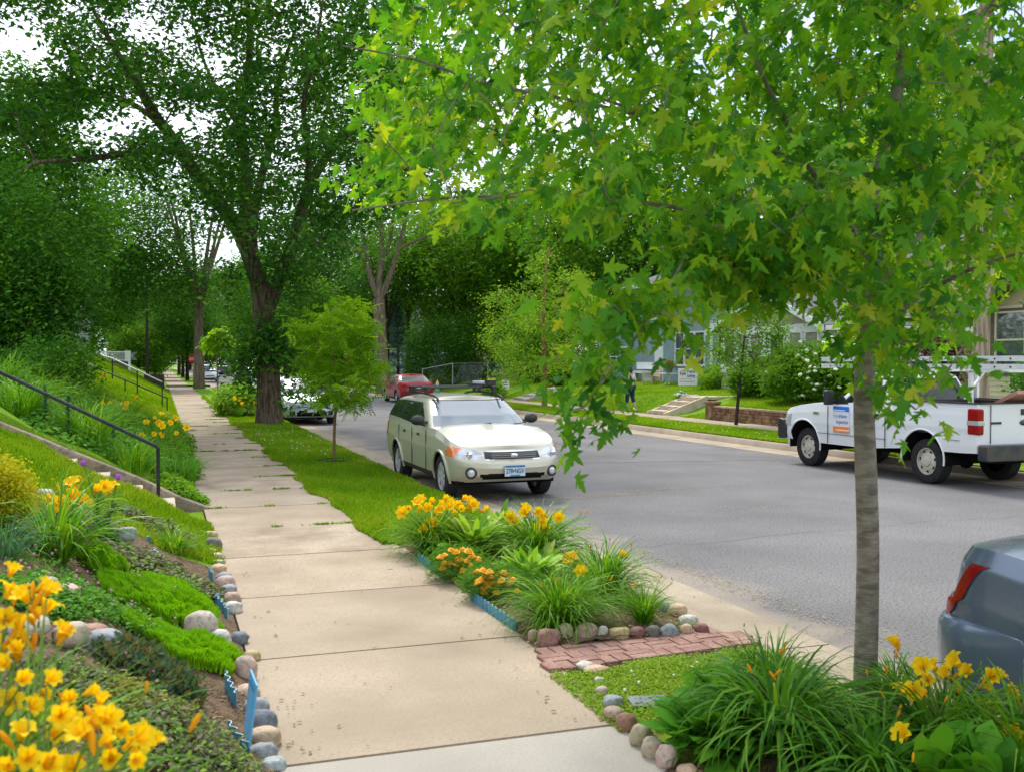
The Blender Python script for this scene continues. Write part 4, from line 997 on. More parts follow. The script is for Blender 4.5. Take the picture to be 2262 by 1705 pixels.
def tree(name, label, cat, base, limbs, radii, C, bark, leafm, per=60, sig=.4, size=.11, T=T_DIA, seed=0, group=None, down=.3, up=.5, rbr=.35, flat=.7, kbig=12, extra_leaf=None, rmin=.012, out=None, sag=.05):
    root = thing(name, label, cat, base, 0, group); B = np.asarray(base, float)
    limbs = [smooth_path(np.asarray(l) - B, 3) for l in limbs]; radii = [np.interp(np.linspace(0, 1, len(l)), np.linspace(0, 1, len(r)), r) for l, r in zip(limbs, radii)]
    C = np.asarray(C) - B
    paths, rads = grow(limbs, radii, C, seed=seed, rbr=rbr, rmin=rmin, sag=sag)
    build_wood('trunk', paths, rads, bark, root, kbig)
    V, Fc, r = clusters_to_leaves(C, per, sig, size, T, seed, flat, down=down, up=up, out=None if out is None else np.repeat(out, per, 0))
    if extra_leaf is not None:
        V2, F2, r2 = clusters_to_leaves(np.asarray(extra_leaf) - B, per, sig * .6, size, T, seed + 5, flat, down=down, up=up)
        V, Fc, r = merge([(V, Fc, r), (V2, F2, r2)])
    link('crown', npmesh('crown', V, Fc, leafm, rnd=r), root)
    return root
# ---- the big elm, limbs placed after the photograph
EB = at(593, 938, .12); ED = float((EB - CAM) @ FW)
def e_(pts, dz=0): return [dd(x, y, ED + (d[0] if d else 0)) for x, y, *d in pts]
limbs = [
    e_([(582, 917), (581, 880), (580, 820), (577, 750), (570, 690), (566, 640), (556, 600), (543, 565), (532, 535)]),
    e_([(532, 535), (510, 490), (470, 435), (430, 385, -1), (395, 335, -2), (365, 290, -2), (335, 250, -3), (300, 190, -3.5), (250, 110, -4), (200, 20, -5)]),
    e_([(532, 535), (528, 480), (532, 420, .5), (530, 350, 1), (520, 280, 1), (530, 200, 1), (540, 100, 1), (535, 0, 1), (530, -120, 1)]),
    e_([(545, 560), (548, 470, 1), (560, 400, 1.5), (580, 330, 2), (596, 270, 2), (600, 180, 2), (640, 60, 2)]),
    e_([(572, 680), (600, 610), (622, 560), (645, 480), (660, 430), (680, 380, -.5), (715, 325, -1), (760, 280, -2), (810, 230, -2.5), (860, 150, -3), (900, 60, -3)]),
    e_([(395, 335, -2), (350, 322, -3), (290, 330, -4), (220, 340, -5), (150, 347, -6), (80, 352, -7), (20, 385, -8)]),
    e_([(365, 290, -2), (310, 240, -1), (240, 205, -1), (150, 190, -2), (50, 180, -3), (-80, 170, -3)]),
    e_([(660, 430), (668, 330, -3), (655, 230, -4), (680, 120, -5), (700, -20, -5)]),
    e_([(520, 280, 1), (470, 200, 3), (430, 100, 4), (400, -40, 4)]),
]
radii = [[.47, .38, .36, .35, .33, .32, .28, .26, .24], [.25, .23, .22, .20, .19, .17, .15, .12, .08, .04], [.21, .20, .18, .16, .15, .13, .10, .07, .04], [.16, .15, .14, .12, .10, .08, .04],
         [.27, .22, .20, .18, .16, .15, .13, .11, .09, .06, .03], [.11, .10, .09, .08, .06, .05, .03], [.09, .08, .07, .05, .04, .02], [.11, .09, .07, .05, .03], [.08, .06, .05, .03]]
poly = [(-200, 420), (0, 395), (60, 380), (95, 385), (125, 420), (150, 385), (190, 350), (235, 345), (290, 360), (330, 400), (400, 400), (440, 470), (470, 480), (500, 470), (540, 500), (600, 500), (640, 560), (700, 575), (760, 560), (830, 470), (900, 420), (930, 300), (930, -420), (-200, -420)]
g = np.random.default_rng(21); n = 3600
px, py = g.uniform(-200, 930, n), g.uniform(-420, 580, n); dep = ED + g.uniform(-7.5, 6, n)
ok = inpoly(px, py, poly)
hole = ((px - 405) / 34) ** 2 + ((py - 268) / 52) ** 2 < 1; hole |= ((px - 170) / 60) ** 2 + ((py - 290) / 40) ** 2 < .8; hole |= ((px - 445) / 45) ** 2 + ((py - 535) / 45) ** 2 < 1
hole |= (py > 395) & (px < 520) & (g.uniform(0, 1, n) < .35); hole |= ((px - 700) / 40) ** 2 + ((py - 45) / 30) ** 2 < 1; hole |= ((px - 40) / 110) ** 2 + ((py - 90) / 70) ** 2 < g.uniform(.2, 1.2, n); hole |= ((px - 300) / 50) ** 2 + ((py - 60) / 35) ** 2 < 1; hole |= ((px - 455) / 30) ** 2 + ((py - 130) / 45) ** 2 < 1; hole |= ((px - 600) / 35) ** 2 + ((py - 110) / 30) ** 2 < 1; hole |= ((px - 250) / 45) ** 2 + ((py - 250) / 25) ** 2 < 1
c3 = np.array([dd(x, y, d) for x, y, d in zip(px, py, dep)])
lump = np.sin(c3[:, 0] * 1.1 + 1) * np.sin(c3[:, 1] * .9) * np.sin(c3[:, 2] * 1.3) > -.38
rad = np.hypot(c3[:, 0] - EB[0], c3[:, 1] - EB[1]) < 11.5
C = c3[ok & ~hole & lump & rad][:1080]
sk = []
for x0, x1, y0, y1, k in ((590, 650, 500, 600, 6), (610, 660, 590, 700, 7), (590, 650, 700, 790, 9), (600, 650, 800, 850, 3), (522, 565, 745, 850, 12), (560, 600, 700, 790, 6), (540, 600, 720, 760, 3), (480, 530, 570, 640, 4), (430, 500, 440, 500, 4)):
    for _ in range(k): sk.append(dd(R.uniform(x0, x1), R.uniform(y0, y1), ED + R.uniform(-1.0, .5)))
tree('elm_tree', 'big old elm with a forking dark trunk on the grass verge beside the silver compact', 'tree', EB, limbs, radii, np.concatenate([C, np.array(sk)]), M['bark_elm'], L_ELM, per=88, sig=.36, size=.195, seed=3, kbig=18)

# ---- the young maple in front of us
MB_ = np.array([3.86, 4.90, .14]); MD = 5.94
def m_(pts): return [dd(x, y, d if len(r_) == 0 else d) for (x, y, d, *r_) in pts]
limbs = [
    m_([(1870, 1560, MD), (1869, 1480, MD), (1875, 1200, MD), (1870, 1000, MD), (1866, 850, MD), (1875, 700, MD), (1885, 590, MD), (1893, 480, MD), (1900, 380, MD), (1925, 280, MD), (1938, 190, MD)]),
    m_([(1938, 190, MD), (1945, 100, MD), (1940, 0, MD), (1935, -150, MD), (1930, -330, MD)]),
    m_([(1938, 190, MD), (2000, 150, MD - .1), (2070, 90, MD - .2), (2140, 10, MD - .3), (2240, -120, MD - .4)]),
    m_([(1885, 590, MD), (1830, 480, 5.7), (1740, 350, 5.4), (1690, 250, 5.2), (1640, 150, 5.0), (1600, 40, 4.9), (1540, -100, 4.8)]),
    m_([(1872, 690, MD), (1790, 590, 5.7), (1700, 520, 5.5), (1560, 470, 5.3), (1400, 440, 5.2), (1200, 430, 5.1), (1000, 425, 5.0), (760, 455, 4.9)]),
    m_([(1900, 400, MD), (1800, 330, 6.2), (1650, 290, 6.4), (1450, 260, 6.4), (1250, 190, 6.3), (1120, 70, 6.2), (1060, -20, 6.2)]),
    m_([(1740, 350, 5.4), (1500, 280, 5.2), (1300, 230, 5.1), (1050, 180, 5.0), (900, 130, 4.9), (740, 100, 4.8)]),
    m_([(1560, 470, 5.3), (1520, 510, 5.1), (1480, 560, 4.9), (1445, 620, 4.65), (1410, 670, 4.5), (1370, 700, 4.4), (1330, 715, 4.35)]),
    m_([(1410, 670, 4.5), (1370, 735, 4.4), (1330, 785, 4.35), (1295, 835, 4.3), (1260, 880, 4.3)]),
    m_([(1880, 640, MD), (1960, 540, 6.1), (2050, 440, 6.3), (2150, 350, 6.5), (2280, 250, 6.6)]),
    m_([(1875, 760, MD), (1960, 660, 5.7), (2060, 600, 5.5), (2160, 560, 5.3), (2300, 520, 5.2)]),
    m_([(1885, 600, MD), (1850, 500, 6.5), (1760, 400, 7.0), (1680, 330, 7.4), (1600, 240, 7.8)]),
]
radii = [[.100, .068, .063, .061, .058, .056, .050, .046, .043, .040, .036], [.03, .027, .022, .015, .006], [.027, .024, .02, .015, .006], [.024, .02, .017, .014, .011, .008, .004], [.024, .02, .017, .014, .011, .009, .007, .004],
         [.02, .017, .014, .011, .009, .007, .004], [.014, .012, .01, .008, .006, .004], [.010, .009, .008, .007, .006, .005, .004], [.006, .005, .004, .004, .003], [.022, .018, .015, .011, .006], [.02, .017, .014, .010, .005], [.022, .018, .014, .01, .005]]
poly = [(765, 60), (800, 140), (820, 230), (790, 300), (810, 350), (760, 400), (785, 425), (860, 425), (930, 400), (960, 450), (1000, 480), (1060, 490), (1130, 460), (1220, 455), (1330, 470), (1420, 490), (1500, 530), (1570, 555), (1640, 560), (1700, 555), (1770, 580), (1815, 650), (1840, 760), (1868, 880), (1900, 880),
        (1930, 870), (1990, 890), (2010, 850), (1980, 800), (2030, 770), (2085, 750), (2060, 690), (2110, 640), (2200, 610), (2420, 580), (2420, -420), (980, -420), (900, -60), (860, 20), (800, 60)]
low_ = [(1350, 620), (1330, 650), (1280, 680), (1290, 705), (1370, 690), (1430, 700), (1490, 695), (1490, 680), (1450, 640), (1400, 620)]
tipc = [(1325, 775), (1300, 810), (1285, 845), (1250, 868), (1272, 892), (1230, 892)]
g = np.random.default_rng(33); n = 5400
px, py = g.uniform(700, 2420, n), g.uniform(-420, 950, n)
c_lat = (px * K - 1912) / F * MD; Rm = 3.55; hz = np.sqrt(np.maximum(0, Rm ** 2 - c_lat ** 2)); dep = MD + g.uniform(-.62, .85, n) * np.minimum(hz, 2.9)
dep = np.maximum(dep, 3.5)
ok = inpoly(px, py, poly); ok &= ~((py > 560) & (px < 1850) & (dep < 4.4))
hole = (((px - 1385) / 30) ** 2 + ((py - 350) / 22) ** 2 < 1) | (((px - 1060) / 45) ** 2 + ((py - 352) / 22) ** 2 < 1) | (((px - 1560) / 50) ** 2 + ((py - 45) / 40) ** 2 < 1) | (((px - 1400) / 30) ** 2 + ((py - 120) / 30) ** 2 < 1) | (((px - 2150) / 40) ** 2 + ((py - 70) / 50) ** 2 < 1) | (((px - 2190) / 30) ** 2 + ((py - 240) / 40) ** 2 < 1)
ok &= ~hole
ok &= ~((px > 1230) & (px < 1560) & (py > 500) & (g.uniform(0, 1, n) < .72))
C = np.array([dd(x, y, d) for x, y, d in zip(px[ok], py[ok], dep[ok])])[:1420]
pl, ql = g.uniform(1260, 1520, 64), g.uniform(600, 740, 64); o2 = inpoly(pl, ql, low_)
lm = np.sin(C[:, 0] * 2.6 + 1) * np.sin(C[:, 1] * 2.3) * np.sin(C[:, 2] * 3.1 + .5) > -.3; C = C[lm]
pl2, ql2 = g.uniform(1480, 1790, 130), g.uniform(495, 610, 130); o3 = inpoly(pl2, ql2, [(1480, 500), (1780, 500), (1760, 600), (1560, 610), (1480, 565)])
C = np.concatenate([C, np.array([dd(x, y, g.uniform(4.9, 6.3)) for x, y in zip(pl2[o3], ql2[o3])])])
C2 = np.array([dd(x, y, g.uniform(4.2, 4.8)) for x, y in zip(pl[o2], ql[o2])]); C3 = np.array([dd(x, y, 4.3 + g.uniform(-.1, .15)) for x, y in tipc])
C = np.concatenate([C, C2, C3])
out = C[:, :2] - MB_[:2]; out = out / (np.linalg.norm(out, axis=1)[:, None] + .3) * .8; out = np.concatenate([out, np.zeros((len(C), 1))], 1); out[-(len(C2) + len(C3)):] *= .15
tree('maple_tree', 'young maple with a smooth pale trunk close in front, its crown filling the upper right', 'tree', MB_, limbs, radii, C, M['bark_maple'], L_MAPLE, per=15, sig=.09, size=.093, T=T_MAPLE, seed=5, down=1.0, up=.42, rbr=.1, rmin=.0035, flat=1.0, kbig=20, out=out, sag=.03)

# ---- generic crowns
def blobpoints(n, ells, seed, hollow=.25, lumps=True):
    """points spread through a union of ellipsoids, thinner at the heart, with lumps and gaps"""
    g = np.random.default_rng(seed); out = []; vol = np.array([e[3] * e[4] * e[5] for e in ells]); vol = vol / vol.sum()
    while len(out) < n:
        e = ells[g.choice(len(ells), p=vol)]; u = g.normal(0, 1, 3); u /= np.linalg.norm(u); r = g.uniform(hollow ** 3, 1) ** (1 / 3)
        p = np.array(e[:3]) + u * r * np.array(e[3:6])
        if lumps and math.sin(p[0] * 1.7 + seed) * math.sin(p[1] * 1.5 + 2) * math.sin(p[2] * 1.9 + seed * .7) < -.42: continue
        out.append(p)
    return np.array(out)
def street_tree(h, rc, fork, seed, bark, leafm, n=330, per=80, size=.17, lean=0, r0=.33, ells=None, label='', loc=(0, 0, 0), group=None, name='street_tree', sig=.5, nl=6, T=T_DIA):
    g = random.Random(seed); B = np.array(loc, float)
    t = [B + [lean * k * .1, 0, fork * k / 3] for k in range(4)]; limbs = [t]; radii = [[r0, r0 * .82, r0 * .78, r0 * .7]]
    for i in range(nl):
        a = 2 * pi * i / nl + g.uniform(-.4, .4); s = g.uniform(.35, .75); q = []
        for k in range(5):
            u = k / 4; q.append(t[-1] + np.array([cos(a) * rc * s * u ** 1.2, sin(a) * rc * s * u ** 1.2, (h * .9 - fork) * u * g.uniform(.9, 1.05)]) )
        limbs.append(q); radii.append([r0 * .5, r0 * .38, r0 * .27, r0 * .17, r0 * .08])
    cz = fork + (h - fork) * .5
    ells = ells or [(0, 0, cz + .5, rc, rc, (h - fork) * .55), (0, 0, fork + (h - fork) * .3, rc * .9, rc * .9, (h - fork) * .35)]
    C = blobpoints(n, [(e[0] + B[0], e[1] + B[1], e[2] + B[2], *e[3:]) for e in ells], seed)
    return tree(name, label, 'tree', loc, limbs, radii, C, bark, leafm, per=per, sig=sig, size=size, seed=seed, group=group, T=T)
TL = at(440, 858, .15)
t2 = street_tree(17, 6.8, 5.2, 41, M['bark_grey'], L_DARK, n=470, per=48, size=.32, r0=.44, loc=TL, label='forked street tree with a grey trunk on the left verge before the cross street', sig=.65,
    ells=[(-4.2, 0, 11.2, 5.0, 5.5, 5.0), (-3.5, 0, 7.5, 4.2, 4.5, 2.4), (3.4, 0, 7.3, 3.4, 4, 1.9), (2.2, 0, 14.5, 3.0, 3, 2.0)])
# far side tree with the tall pale trunk and vase of limbs
TRB = np.array([13.75, 63.0, .1]); TD = float((TRB - CAM) @ FW)
def r_(pts): return [dd(x, y, TD + (d[0] if d else 0)) for x, y, *d in pts]
limbs = [r_([(829, 850), (826, 800), (821, 720), (819, 660), (818, 645)]), r_([(818, 645), (800, 600), (790, 550), (782, 500), (770, 420), (740, 330)]), r_([(818, 645), (820, 590), (825, 530), (820, 460), (815, 380), (810, 260)]),
         r_([(820, 650), (845, 590), (860, 540), (875, 480), (895, 400), (930, 300)]), r_([(800, 600), (770, 540), (730, 500), (700, 480)]), r_([(860, 540), (900, 520), (950, 500), (990, 480)]), r_([(818, 600), (838, 540, 1), (850, 470, 1), (860, 380, 1)])]
radii = [[.52, .44, .40, .37, .34], [.2, .18, .16, .13, .09, .05], [.2, .18, .16, .13, .09, .04], [.2, .18, .15, .12, .08, .04], [.1, .08, .05, .03], [.1, .08, .05, .03], [.14, .12, .1, .05]]
g = np.random.default_rng(8); n = 900; px, py, dp = g.uniform(655, 1010, n), g.uniform(120, 560, n), TD + g.uniform(-6, 6, n)
ok = (py < 500) | (g.uniform(0, 1, n) < .35); C = np.array([dd(x, y, d) for x, y, d in zip(px[ok], py[ok], dp[ok])])[:520]
tree('street_tree', 'tall street tree with a thick pale straight trunk, behind the red sedan', 'tree', TRB, limbs, radii, C, M['bark_grey'], L_MID, per=46, sig=.7, size=.2, seed=9)
# birch with the peeling orange trunk
BB = at(1203, 896, .2); BD = float((BB - CAM) @ FW)
def b_(pts): return [dd(x, y, BD) for x, y in pts]
limbs = [b_([(1176, 877), (1177, 840), (1176, 780), (1174, 720), (1175, 640), (1180, 580), (1185, 540)])]; radii = [[.13, .11, .10, .09, .075, .05, .02]]
poly = [(1180, 535), (1130, 600), (1080, 620), (1035, 655), (1060, 700), (1040, 740), (1075, 790), (1060, 815), (1130, 825), (1200, 800), (1260, 800), (1290, 760), (1270, 700), (1300, 640), (1270, 600), (1230, 560)]
g = np.random.default_rng(6); n = 900; px, py = g.uniform(1035, 1300, n), g.uniform(535, 825, n); ok = inpoly(px, py, poly)
C = np.array([dd(x, y, BD + g.uniform(-2.2, 2.2)) for x, y in zip(px[ok], py[ok])])[:205]
tree('birch_tree', 'river birch with peeling orange brown bark on the far verge, light airy crown', 'tree', BB, limbs, radii, C, M['bark_birch'], L_BIRCH, per=60, sig=.22, size=.11, seed=12, rbr=.2)
# sapling with feathery bright leaves on the near verge, ringed by wire edging
SB = at(739, 1020, .15); SD = float((SB - CAM) @ FW)
def s_(pts): return [dd(x, y, SD) for x, y in pts]
limbs = [s_([(723, 997), (722, 950), (724, 900), (727, 870), (724, 820), (722, 760), (720, 700)])]; radii = [[.036, .03, .028, .026, .02, .014, .006]]
poly = [(640, 700), (620, 690), (650, 740), (635, 770), (660, 800), (660, 850), (690, 880), (730, 875), (790, 885), (830, 850), (840, 800), (800, 770), (830, 730), (800, 660), (760, 650), (700, 655), (660, 690)]
g = np.random.default_rng(16); n = 900; px, py = g.uniform(615, 845, n), g.uniform(645, 890, n); ok = inpoly(px, py, poly)
C = np.array([dd(x, y, SD + g.uniform(-1.0, 1.0)) for x, y in zip(px[ok], py[ok])])[:135]
def _feather():
    V, Fc = [], []
    def lf(x, y, a, L, w_):
        o = len(V); c, s_ = cos(a), sin(a)
        for u, v_, z in ((0, 0, 0), (.5, w_, .02), (1, 0, -.06), (.5, -w_, .02)): V.append((x + L * (u * c - v_ * s_), y + L * (u * s_ + v_ * c), z - .12 * x))
        Fc.append((o, o + 1, o + 2, o + 3))
    for i in range(4):
        for s_ in (1, -1): lf(.16 + .19 * i, 0, s_ * 1.05, .32 - .03 * i, .22)
    lf(.82, 0, 0, .3, .22)
    return np.array(V, float), [np.array(Fc)]
T_FEATHER = _feather()
SAP = tree('sapling', 'slender sapling with bright feathery leaves on the near verge, in front of the silver compact', 'tree', SB, limbs, radii, C, M['bark_young'], L_BRIGHT, per=14, sig=.085, size=.24, T=T_FEATHER, seed=17, rbr=.12, rmin=.005, down=.25, up=.6)
b = MB(); a = np.linspace(0, 2 * pi, 25); V, Fc = tube_np([np.stack([.33 * np.cos(a), .26 * np.sin(a), .05 + 0 * a], -1)], [np.full(25, .012)], 6); b.add(V, Fc)
rg = b.obj('edging_ring', [M['black_trim']], None, smooth=True, loc=SB); rg['label'] = 'thin dark edging ring lying round the foot of the feathery sapling'; rg['category'] = 'edging'
# young tree on the far verge, dark
YB = at(1625, 940, .17); YD = float((YB - CAM) @ FW)
def y_(pts): return [dd(x, y, YD) for x, y in pts]
limbs = [y_([(1590, 920), (1594, 870), (1600, 810), (1606, 750), (1612, 690)])]; radii = [[.06, .05, .045, .035, .015]]
poly = [(1515, 765), (1545, 740), (1540, 700), (1560, 660), (1600, 640), (1680, 650), (1700, 700), (1680, 740), (1700, 770), (1660, 800), (1600, 800), (1560, 785)]
g = np.random.default_rng(26); n = 700; px, py = g.uniform(1510, 1700, n), g.uniform(640, 805, n); ok = inpoly(px, py, poly)
C = np.array([dd(x, y, YD + g.uniform(-1.1, 1.1)) for x, y in zip(px[ok], py[ok])])[:130]
tree('young_tree', 'young tree with a thin dark trunk on the far verge left of the pickup', 'tree', YB, limbs, radii, C, M['bark_dark'], L_MID, per=32, sig=.2, size=.10, T=T_OVAL, seed=27, rbr=.15)
# small round-headed catalpa with big pale leaves
CBp = aty(481, 862, 47); CBp[2] = .15; CD = float((CBp - CAM) @ FW)
limbs = [[dd(471, 855, CD), dd(470, 810, CD), dd(469, 770, CD), dd(468, 750, CD)]]; radii = [[.05, .04, .035, .03]]
limbs[0][0] = CBp
g = np.random.default_rng(4); C = np.array([dd(g.uniform(438, 500), 0, CD) * 0 + dd(x, y, CD + g.uniform(-.6, .6)) for x, y in [(x, y) for x, y in zip(g.uniform(432, 504, 260), g.uniform(708, 765, 260)) if ((x - 468) / 36) ** 2 + ((y - 752) / 42) ** 2 < 1 and y > 752 - 40 * (1 - ((x - 474) / 34) ** 2) and y < 752 + .0 * x]])
tree('catalpa_tree', 'little round headed tree with large pale green leaves beyond the verge flower bed', 'tree', CBp, limbs, radii, C, M['bark_young'], L_BRIGHT, per=7, sig=.13, size=.27, T=T_OVAL, seed=31, rbr=.15, down=.8, up=.9)

# ---- background trees (crowns share their meshes)
GB = 'trees standing behind the houses and down the street'
pa = street_tree(15, 6.0, 4.0, 51, M['bark_dark'], L_DARK, n=380, per=48, size=.36, r0=.3, loc=(-7.5, 62, 2.2), sig=.7, group=GB, label='dark broad tree on the left bank behind the far handrail')
pb = street_tree(13, 4.6, 3.2, 52, M['bark_dark'], L_MID, n=300, per=45, size=.33, r0=.22, loc=(20.5, 71, .9), sig=.6, group=GB, label='leafy green tree just behind the chain link fence', ells=[(0, 0, 8, 4.4, 4.4, 4.6), (0, 0, 4.5, 3.4, 3.4, 2.2)])
pc = street_tree(12, 3.6, 4.2, 53, M['bark_dark'], L_ELM, n=150, per=45, size=.28, r0=.2, loc=(18.3, 78, .9), sig=.55, group=GB, label='thin dark stemmed tree left of the chain link fence, sky between its limbs', nl=7, ells=[(0, 0, 9, 3.8, 3.8, 3.4)])
pd = street_tree(6.2, 3.4, 1.2, 54, M['bark_dark'], L_MID, n=230, per=42, size=.32, r0=.14, loc=(-8.5, 100, .9), sig=.5, group=GB, label='low bushy tree beside the lattice porch', ells=[(0, 0, 3.0, 3.4, 3.4, 2.9)])
for src, loc, rz, sc, lb in (
    (pd, (-1.9, 109, .3), 1.0, .9, 'low bushy tree on the left beyond the cross street, nearest the sidewalk'), (pd, (-14.5, 101, .9), 2.0, 1.2, 'low bushy tree left of the lattice porch'), (pd, (-1.6, 132, .3), 3.0, .9, 'low bushy tree on the left, second beyond the cross street'), (pd, (-2.5, 175, .3), 4.0, 1.2, 'low bushy tree on the left, far along the sidewalk'),
    (pd, (-1, 260, 0), 5.0, 1.8, 'low trees closing the view at the end of the sidewalk'), (pd, (9, 270, 0), 5.5, 1.8, 'low trees closing the view at the end of the road'), (pd, (17, 255, 0), .5, 1.8, 'low trees right of the end of the road'), (pd, (17.5, 113, .4), 1.5, 1.1, 'low bushy tree on the far side beyond the corner house'), (pd, (18.5, 150, .4), 2.5, 1.3, 'low bushy tree far down the far side of the street'), (pd, (16.0, 91.5, .2), 3.5, .7, 'low bushy tree in front of the corner house'),
    (pd, (34, 45, 1.0), 1.2, 1.1, 'low bushy tree beside the blue house'), (pd, (29.5, 37, 1.0), 2.2, .9, 'low bushy tree between the blue house and the bungalow'),
    (pa, (-15, 48, 2.6), 1.1, .95, 'dark tree at the left edge above the bank'),
    (pa, (-16, 84, 1.0), 2.3, 1.15, 'broad dark tree behind the grey house on the left'),
    (pa, (-6.5, 104, 1.2), 4.0, 1.05, 'dark tree over the lattice porch on the left'),
    (pa, (2.7, 112, .15), 5.2, .72, 'street tree on the left verge, first beyond the cross street'),
    (pa, (2.7, 133, .15), .7, .8, 'street tree on the left verge, second beyond the cross street'),
    (pa, (2.7, 160, .15), 3.0, .95, 'street tree on the left verge, third and farthest beyond the cross street'),
    (pa, (14.5, 100, .15), 2.0, 1.1, 'dark tree on the far verge beyond the cross street'),
    (pa, (14.6, 128, .15), 3.3, 1.1, 'dark tree on the far verge, second beyond the cross street'),
    (pa, (15, 165, .15), 5.5, 1.2, 'distant dark tree closing the far side of the street'),
    (pa, (8, 235, .1), 1.5, 1.5, 'distant tree closing the end of the street'),
    (pa, (-4, 215, .1), 2.6, 1.4, 'distant tree left of the end of the street'),
    (pa, (20, 215, .1), 2.6, 1.5, 'distant tree right of the end of the street'),
    *[(pb, (-45 + 13 * i, 250 + 12 * ((i * 7) % 3), -.5), i * 1.3, 1.35, 'distant round tree on the skyline, number %s from the left' % ['one', 'two', 'three', 'four', 'five', 'six', 'seven', 'eight', 'nine', 'ten', 'eleven', 'twelve'][i]) for i in range(12)],
    (pa, (-22, 125, 1.5), 1.5, 1.1, 'dark tree behind the lattice porch, farther back'), (pb, (-9.5, 118, 1.5), 3.5, .9, 'green tree on the left bank beyond the cross street'), (pb, (-4.5, 150, 1.0), 4.5, .9, 'green tree farther along the left bank'), (pb, (-13, 72, 2.4), 2.5, .8, 'green tree at the top of the left bank'),
    (pb, (24.5, 68, 1.0), 1.0, 1.05, 'leafy tree behind the fence, left of the orange birch trunk'),
    (pb, (26.0, 60, 1.0), 2.2, 1.0, 'leafy tree behind the birch crown'),
    (pb, (31, 62, 1.0), 3.2, 1.35, 'tall leafy tree behind the blue house, left of its roof'),
    (pb, (38, 52, 1.0), 4.2, 1.5, 'tall leafy tree rising over the blue house roof'),
    (pb, (37, 39, 1.0), 5.0, 1.3, 'leafy tree between the blue house and the white bungalow'),
    (pb, (42, 30, 1.0), .4, 1.35, 'leafy tree behind the white bungalow'),
    (pb, (44, 20, 1.0), 1.9, 1.3, 'leafy tree behind the house with the brown red roof'),
    (pb, (29, 78, 1.0), 5.9, 1.4, 'leafy tree far behind the fence'),
    (pb, (12.8, 92, .1), 2.9, .75, 'smaller green tree on the far corner of the cross street'),
    (pb, (19.5, 97, .5), .9, .9, 'green tree behind the grey roofed house on the corner'),
    (pc, (20.3, 80, .9), 2.0, 1.0, 'thin dark stemmed tree right of its twin behind the hedge'),
    (pc, (23.6, 80, .9), 4.0, 1.1, 'thin dark stemmed tree in front of the cream house'),
    (pc, (15.8, 74, .5), 5.0, .95, 'thin dark stemmed tree near the pale thick trunk'),
):
    dup(src, loc, rz, lb, sc)
# ---- shrubs
def shrub(label, loc, ells, leafm, n, per, size, seed, cat='shrub', name='shrub', T=T_OVAL, stems=6, sig=.16, up=.5, flowers=None, group=None, hollow=.45):
    loc = np.asarray(loc, float); root = thing(name, label, cat, loc, 0, group); g = random.Random(seed)
    C = blobpoints(n, ells, seed, hollow, True); C = C[C[:, 2] > .02]
    V, Fc, r = clusters_to_leaves(C, per, sig, size, T, seed, .9, down=.3, up=up); link('foliage', npmesh('foliage', V, Fc, leafm, rnd=r), root)
    P, Rr = [], []
    for i in range(stems):
        c = C[g.randrange(len(C))]; a = np.array([g.uniform(-.12, .12) * ells[0][3], g.uniform(-.12, .12) * ells[0][3], -.1]); P.append(smooth_path([a, a * .5 + c * np.array([.3, .3, .5]), c], 3)); Rr.append(np.linspace(.03, .008, len(P[-1])) * min(1.5, ells[0][5]))
    V, Fc = tube_np(P, Rr, 5); link('stems', npmesh('stems', V, Fc, M['bark_dark'], smooth=True), root)
    return root, C
shrub('large dark leafy shrub on the left bank above the garden, its top catching light', (-3.7, 24, 1.75), [(0, 0, 2.3, 2.4, 2.4, 2.25), (1.0, .3, 1.2, 1.6, 1.8, 1.3), (-1.6, 0, 3.0, 2.0, 2, 1.9)], L_DARK, 900, 60, .12, 61, T=T_DIA, sig=.24)
shrub('low dark spreading shrub at the foot of the large leafy one', (-2.3, 20, 1.55), [(0, 0, .45, 1.3, 1.0, .55)], L_DARK, 160, 60, .07, 62, sig=.12)
shrub('dark green shrub mass behind the red sedan, left part of the hedge', (17.6, 66, .5), [(0, 0, 2.1, 2.4, 2.2, 2.3)], L_DARK, 320, 60, .16, 63, T=T_DIA, sig=.3)
shrub('lighter green shrub right of the dark one behind the fence', (20.6, 67, .6), [(0, 0, 2.3, 2.5, 2.2, 2.5)], L_MID, 320, 60, .16, 64, T=T_DIA, sig=.3)
shrub('dark evergreen mass behind the chain link fence, left of the birch', (23.8, 66, .7), [(0, 0, 3.6, 2.2, 2.0, 3.8)], L_DARK, 380, 70, .15, 65, T=T_DIA, sig=.3)
shrub('shrub with drooping leaves under the birch crown', (20.6, 55.5, .8), [(0, 0, 2.0, 2.0, 1.6, 2.1)], L_MID, 260, 60, .13, 66, T=T_DIA, sig=.28)
shrub('shady shrub mass under the birch, right of its trunk', (24.4, 57, .8), [(0, 0, 1.8, 2.4, 1.6, 2.0)], L_DARK, 260, 60, .14, 67, T=T_DIA, sig=.28)
shrub('leafy young shrub on the far verge in front of the white steps', at(1090, 884, .18), [(0, 0, .40, .62, .6, .46)], L_BIRCH, 110, 40, .09, 68, sig=.1)
shrub('light green perennials at the left front of the blue house', (20.9, 47.6, .9), [(0, 0, .5, 1.1, 1.4, .6)], L_MID, 130, 50, .1, 69, sig=.14)
shrub('leafy shrub beside the small blue sign', (19.8, 49.8, .85), [(0, 0, .75, .9, 1.0, .8)], L_MID, 130, 50, .1, 70, sig=.14)
shrub('perennial clump against the blue house, right of the chairs', (21.9, 37.2, .95), [(0, 0, .42, .9, 1.1, .48)], L_BIRCH, 110, 50, .1, 71, sig=.12)
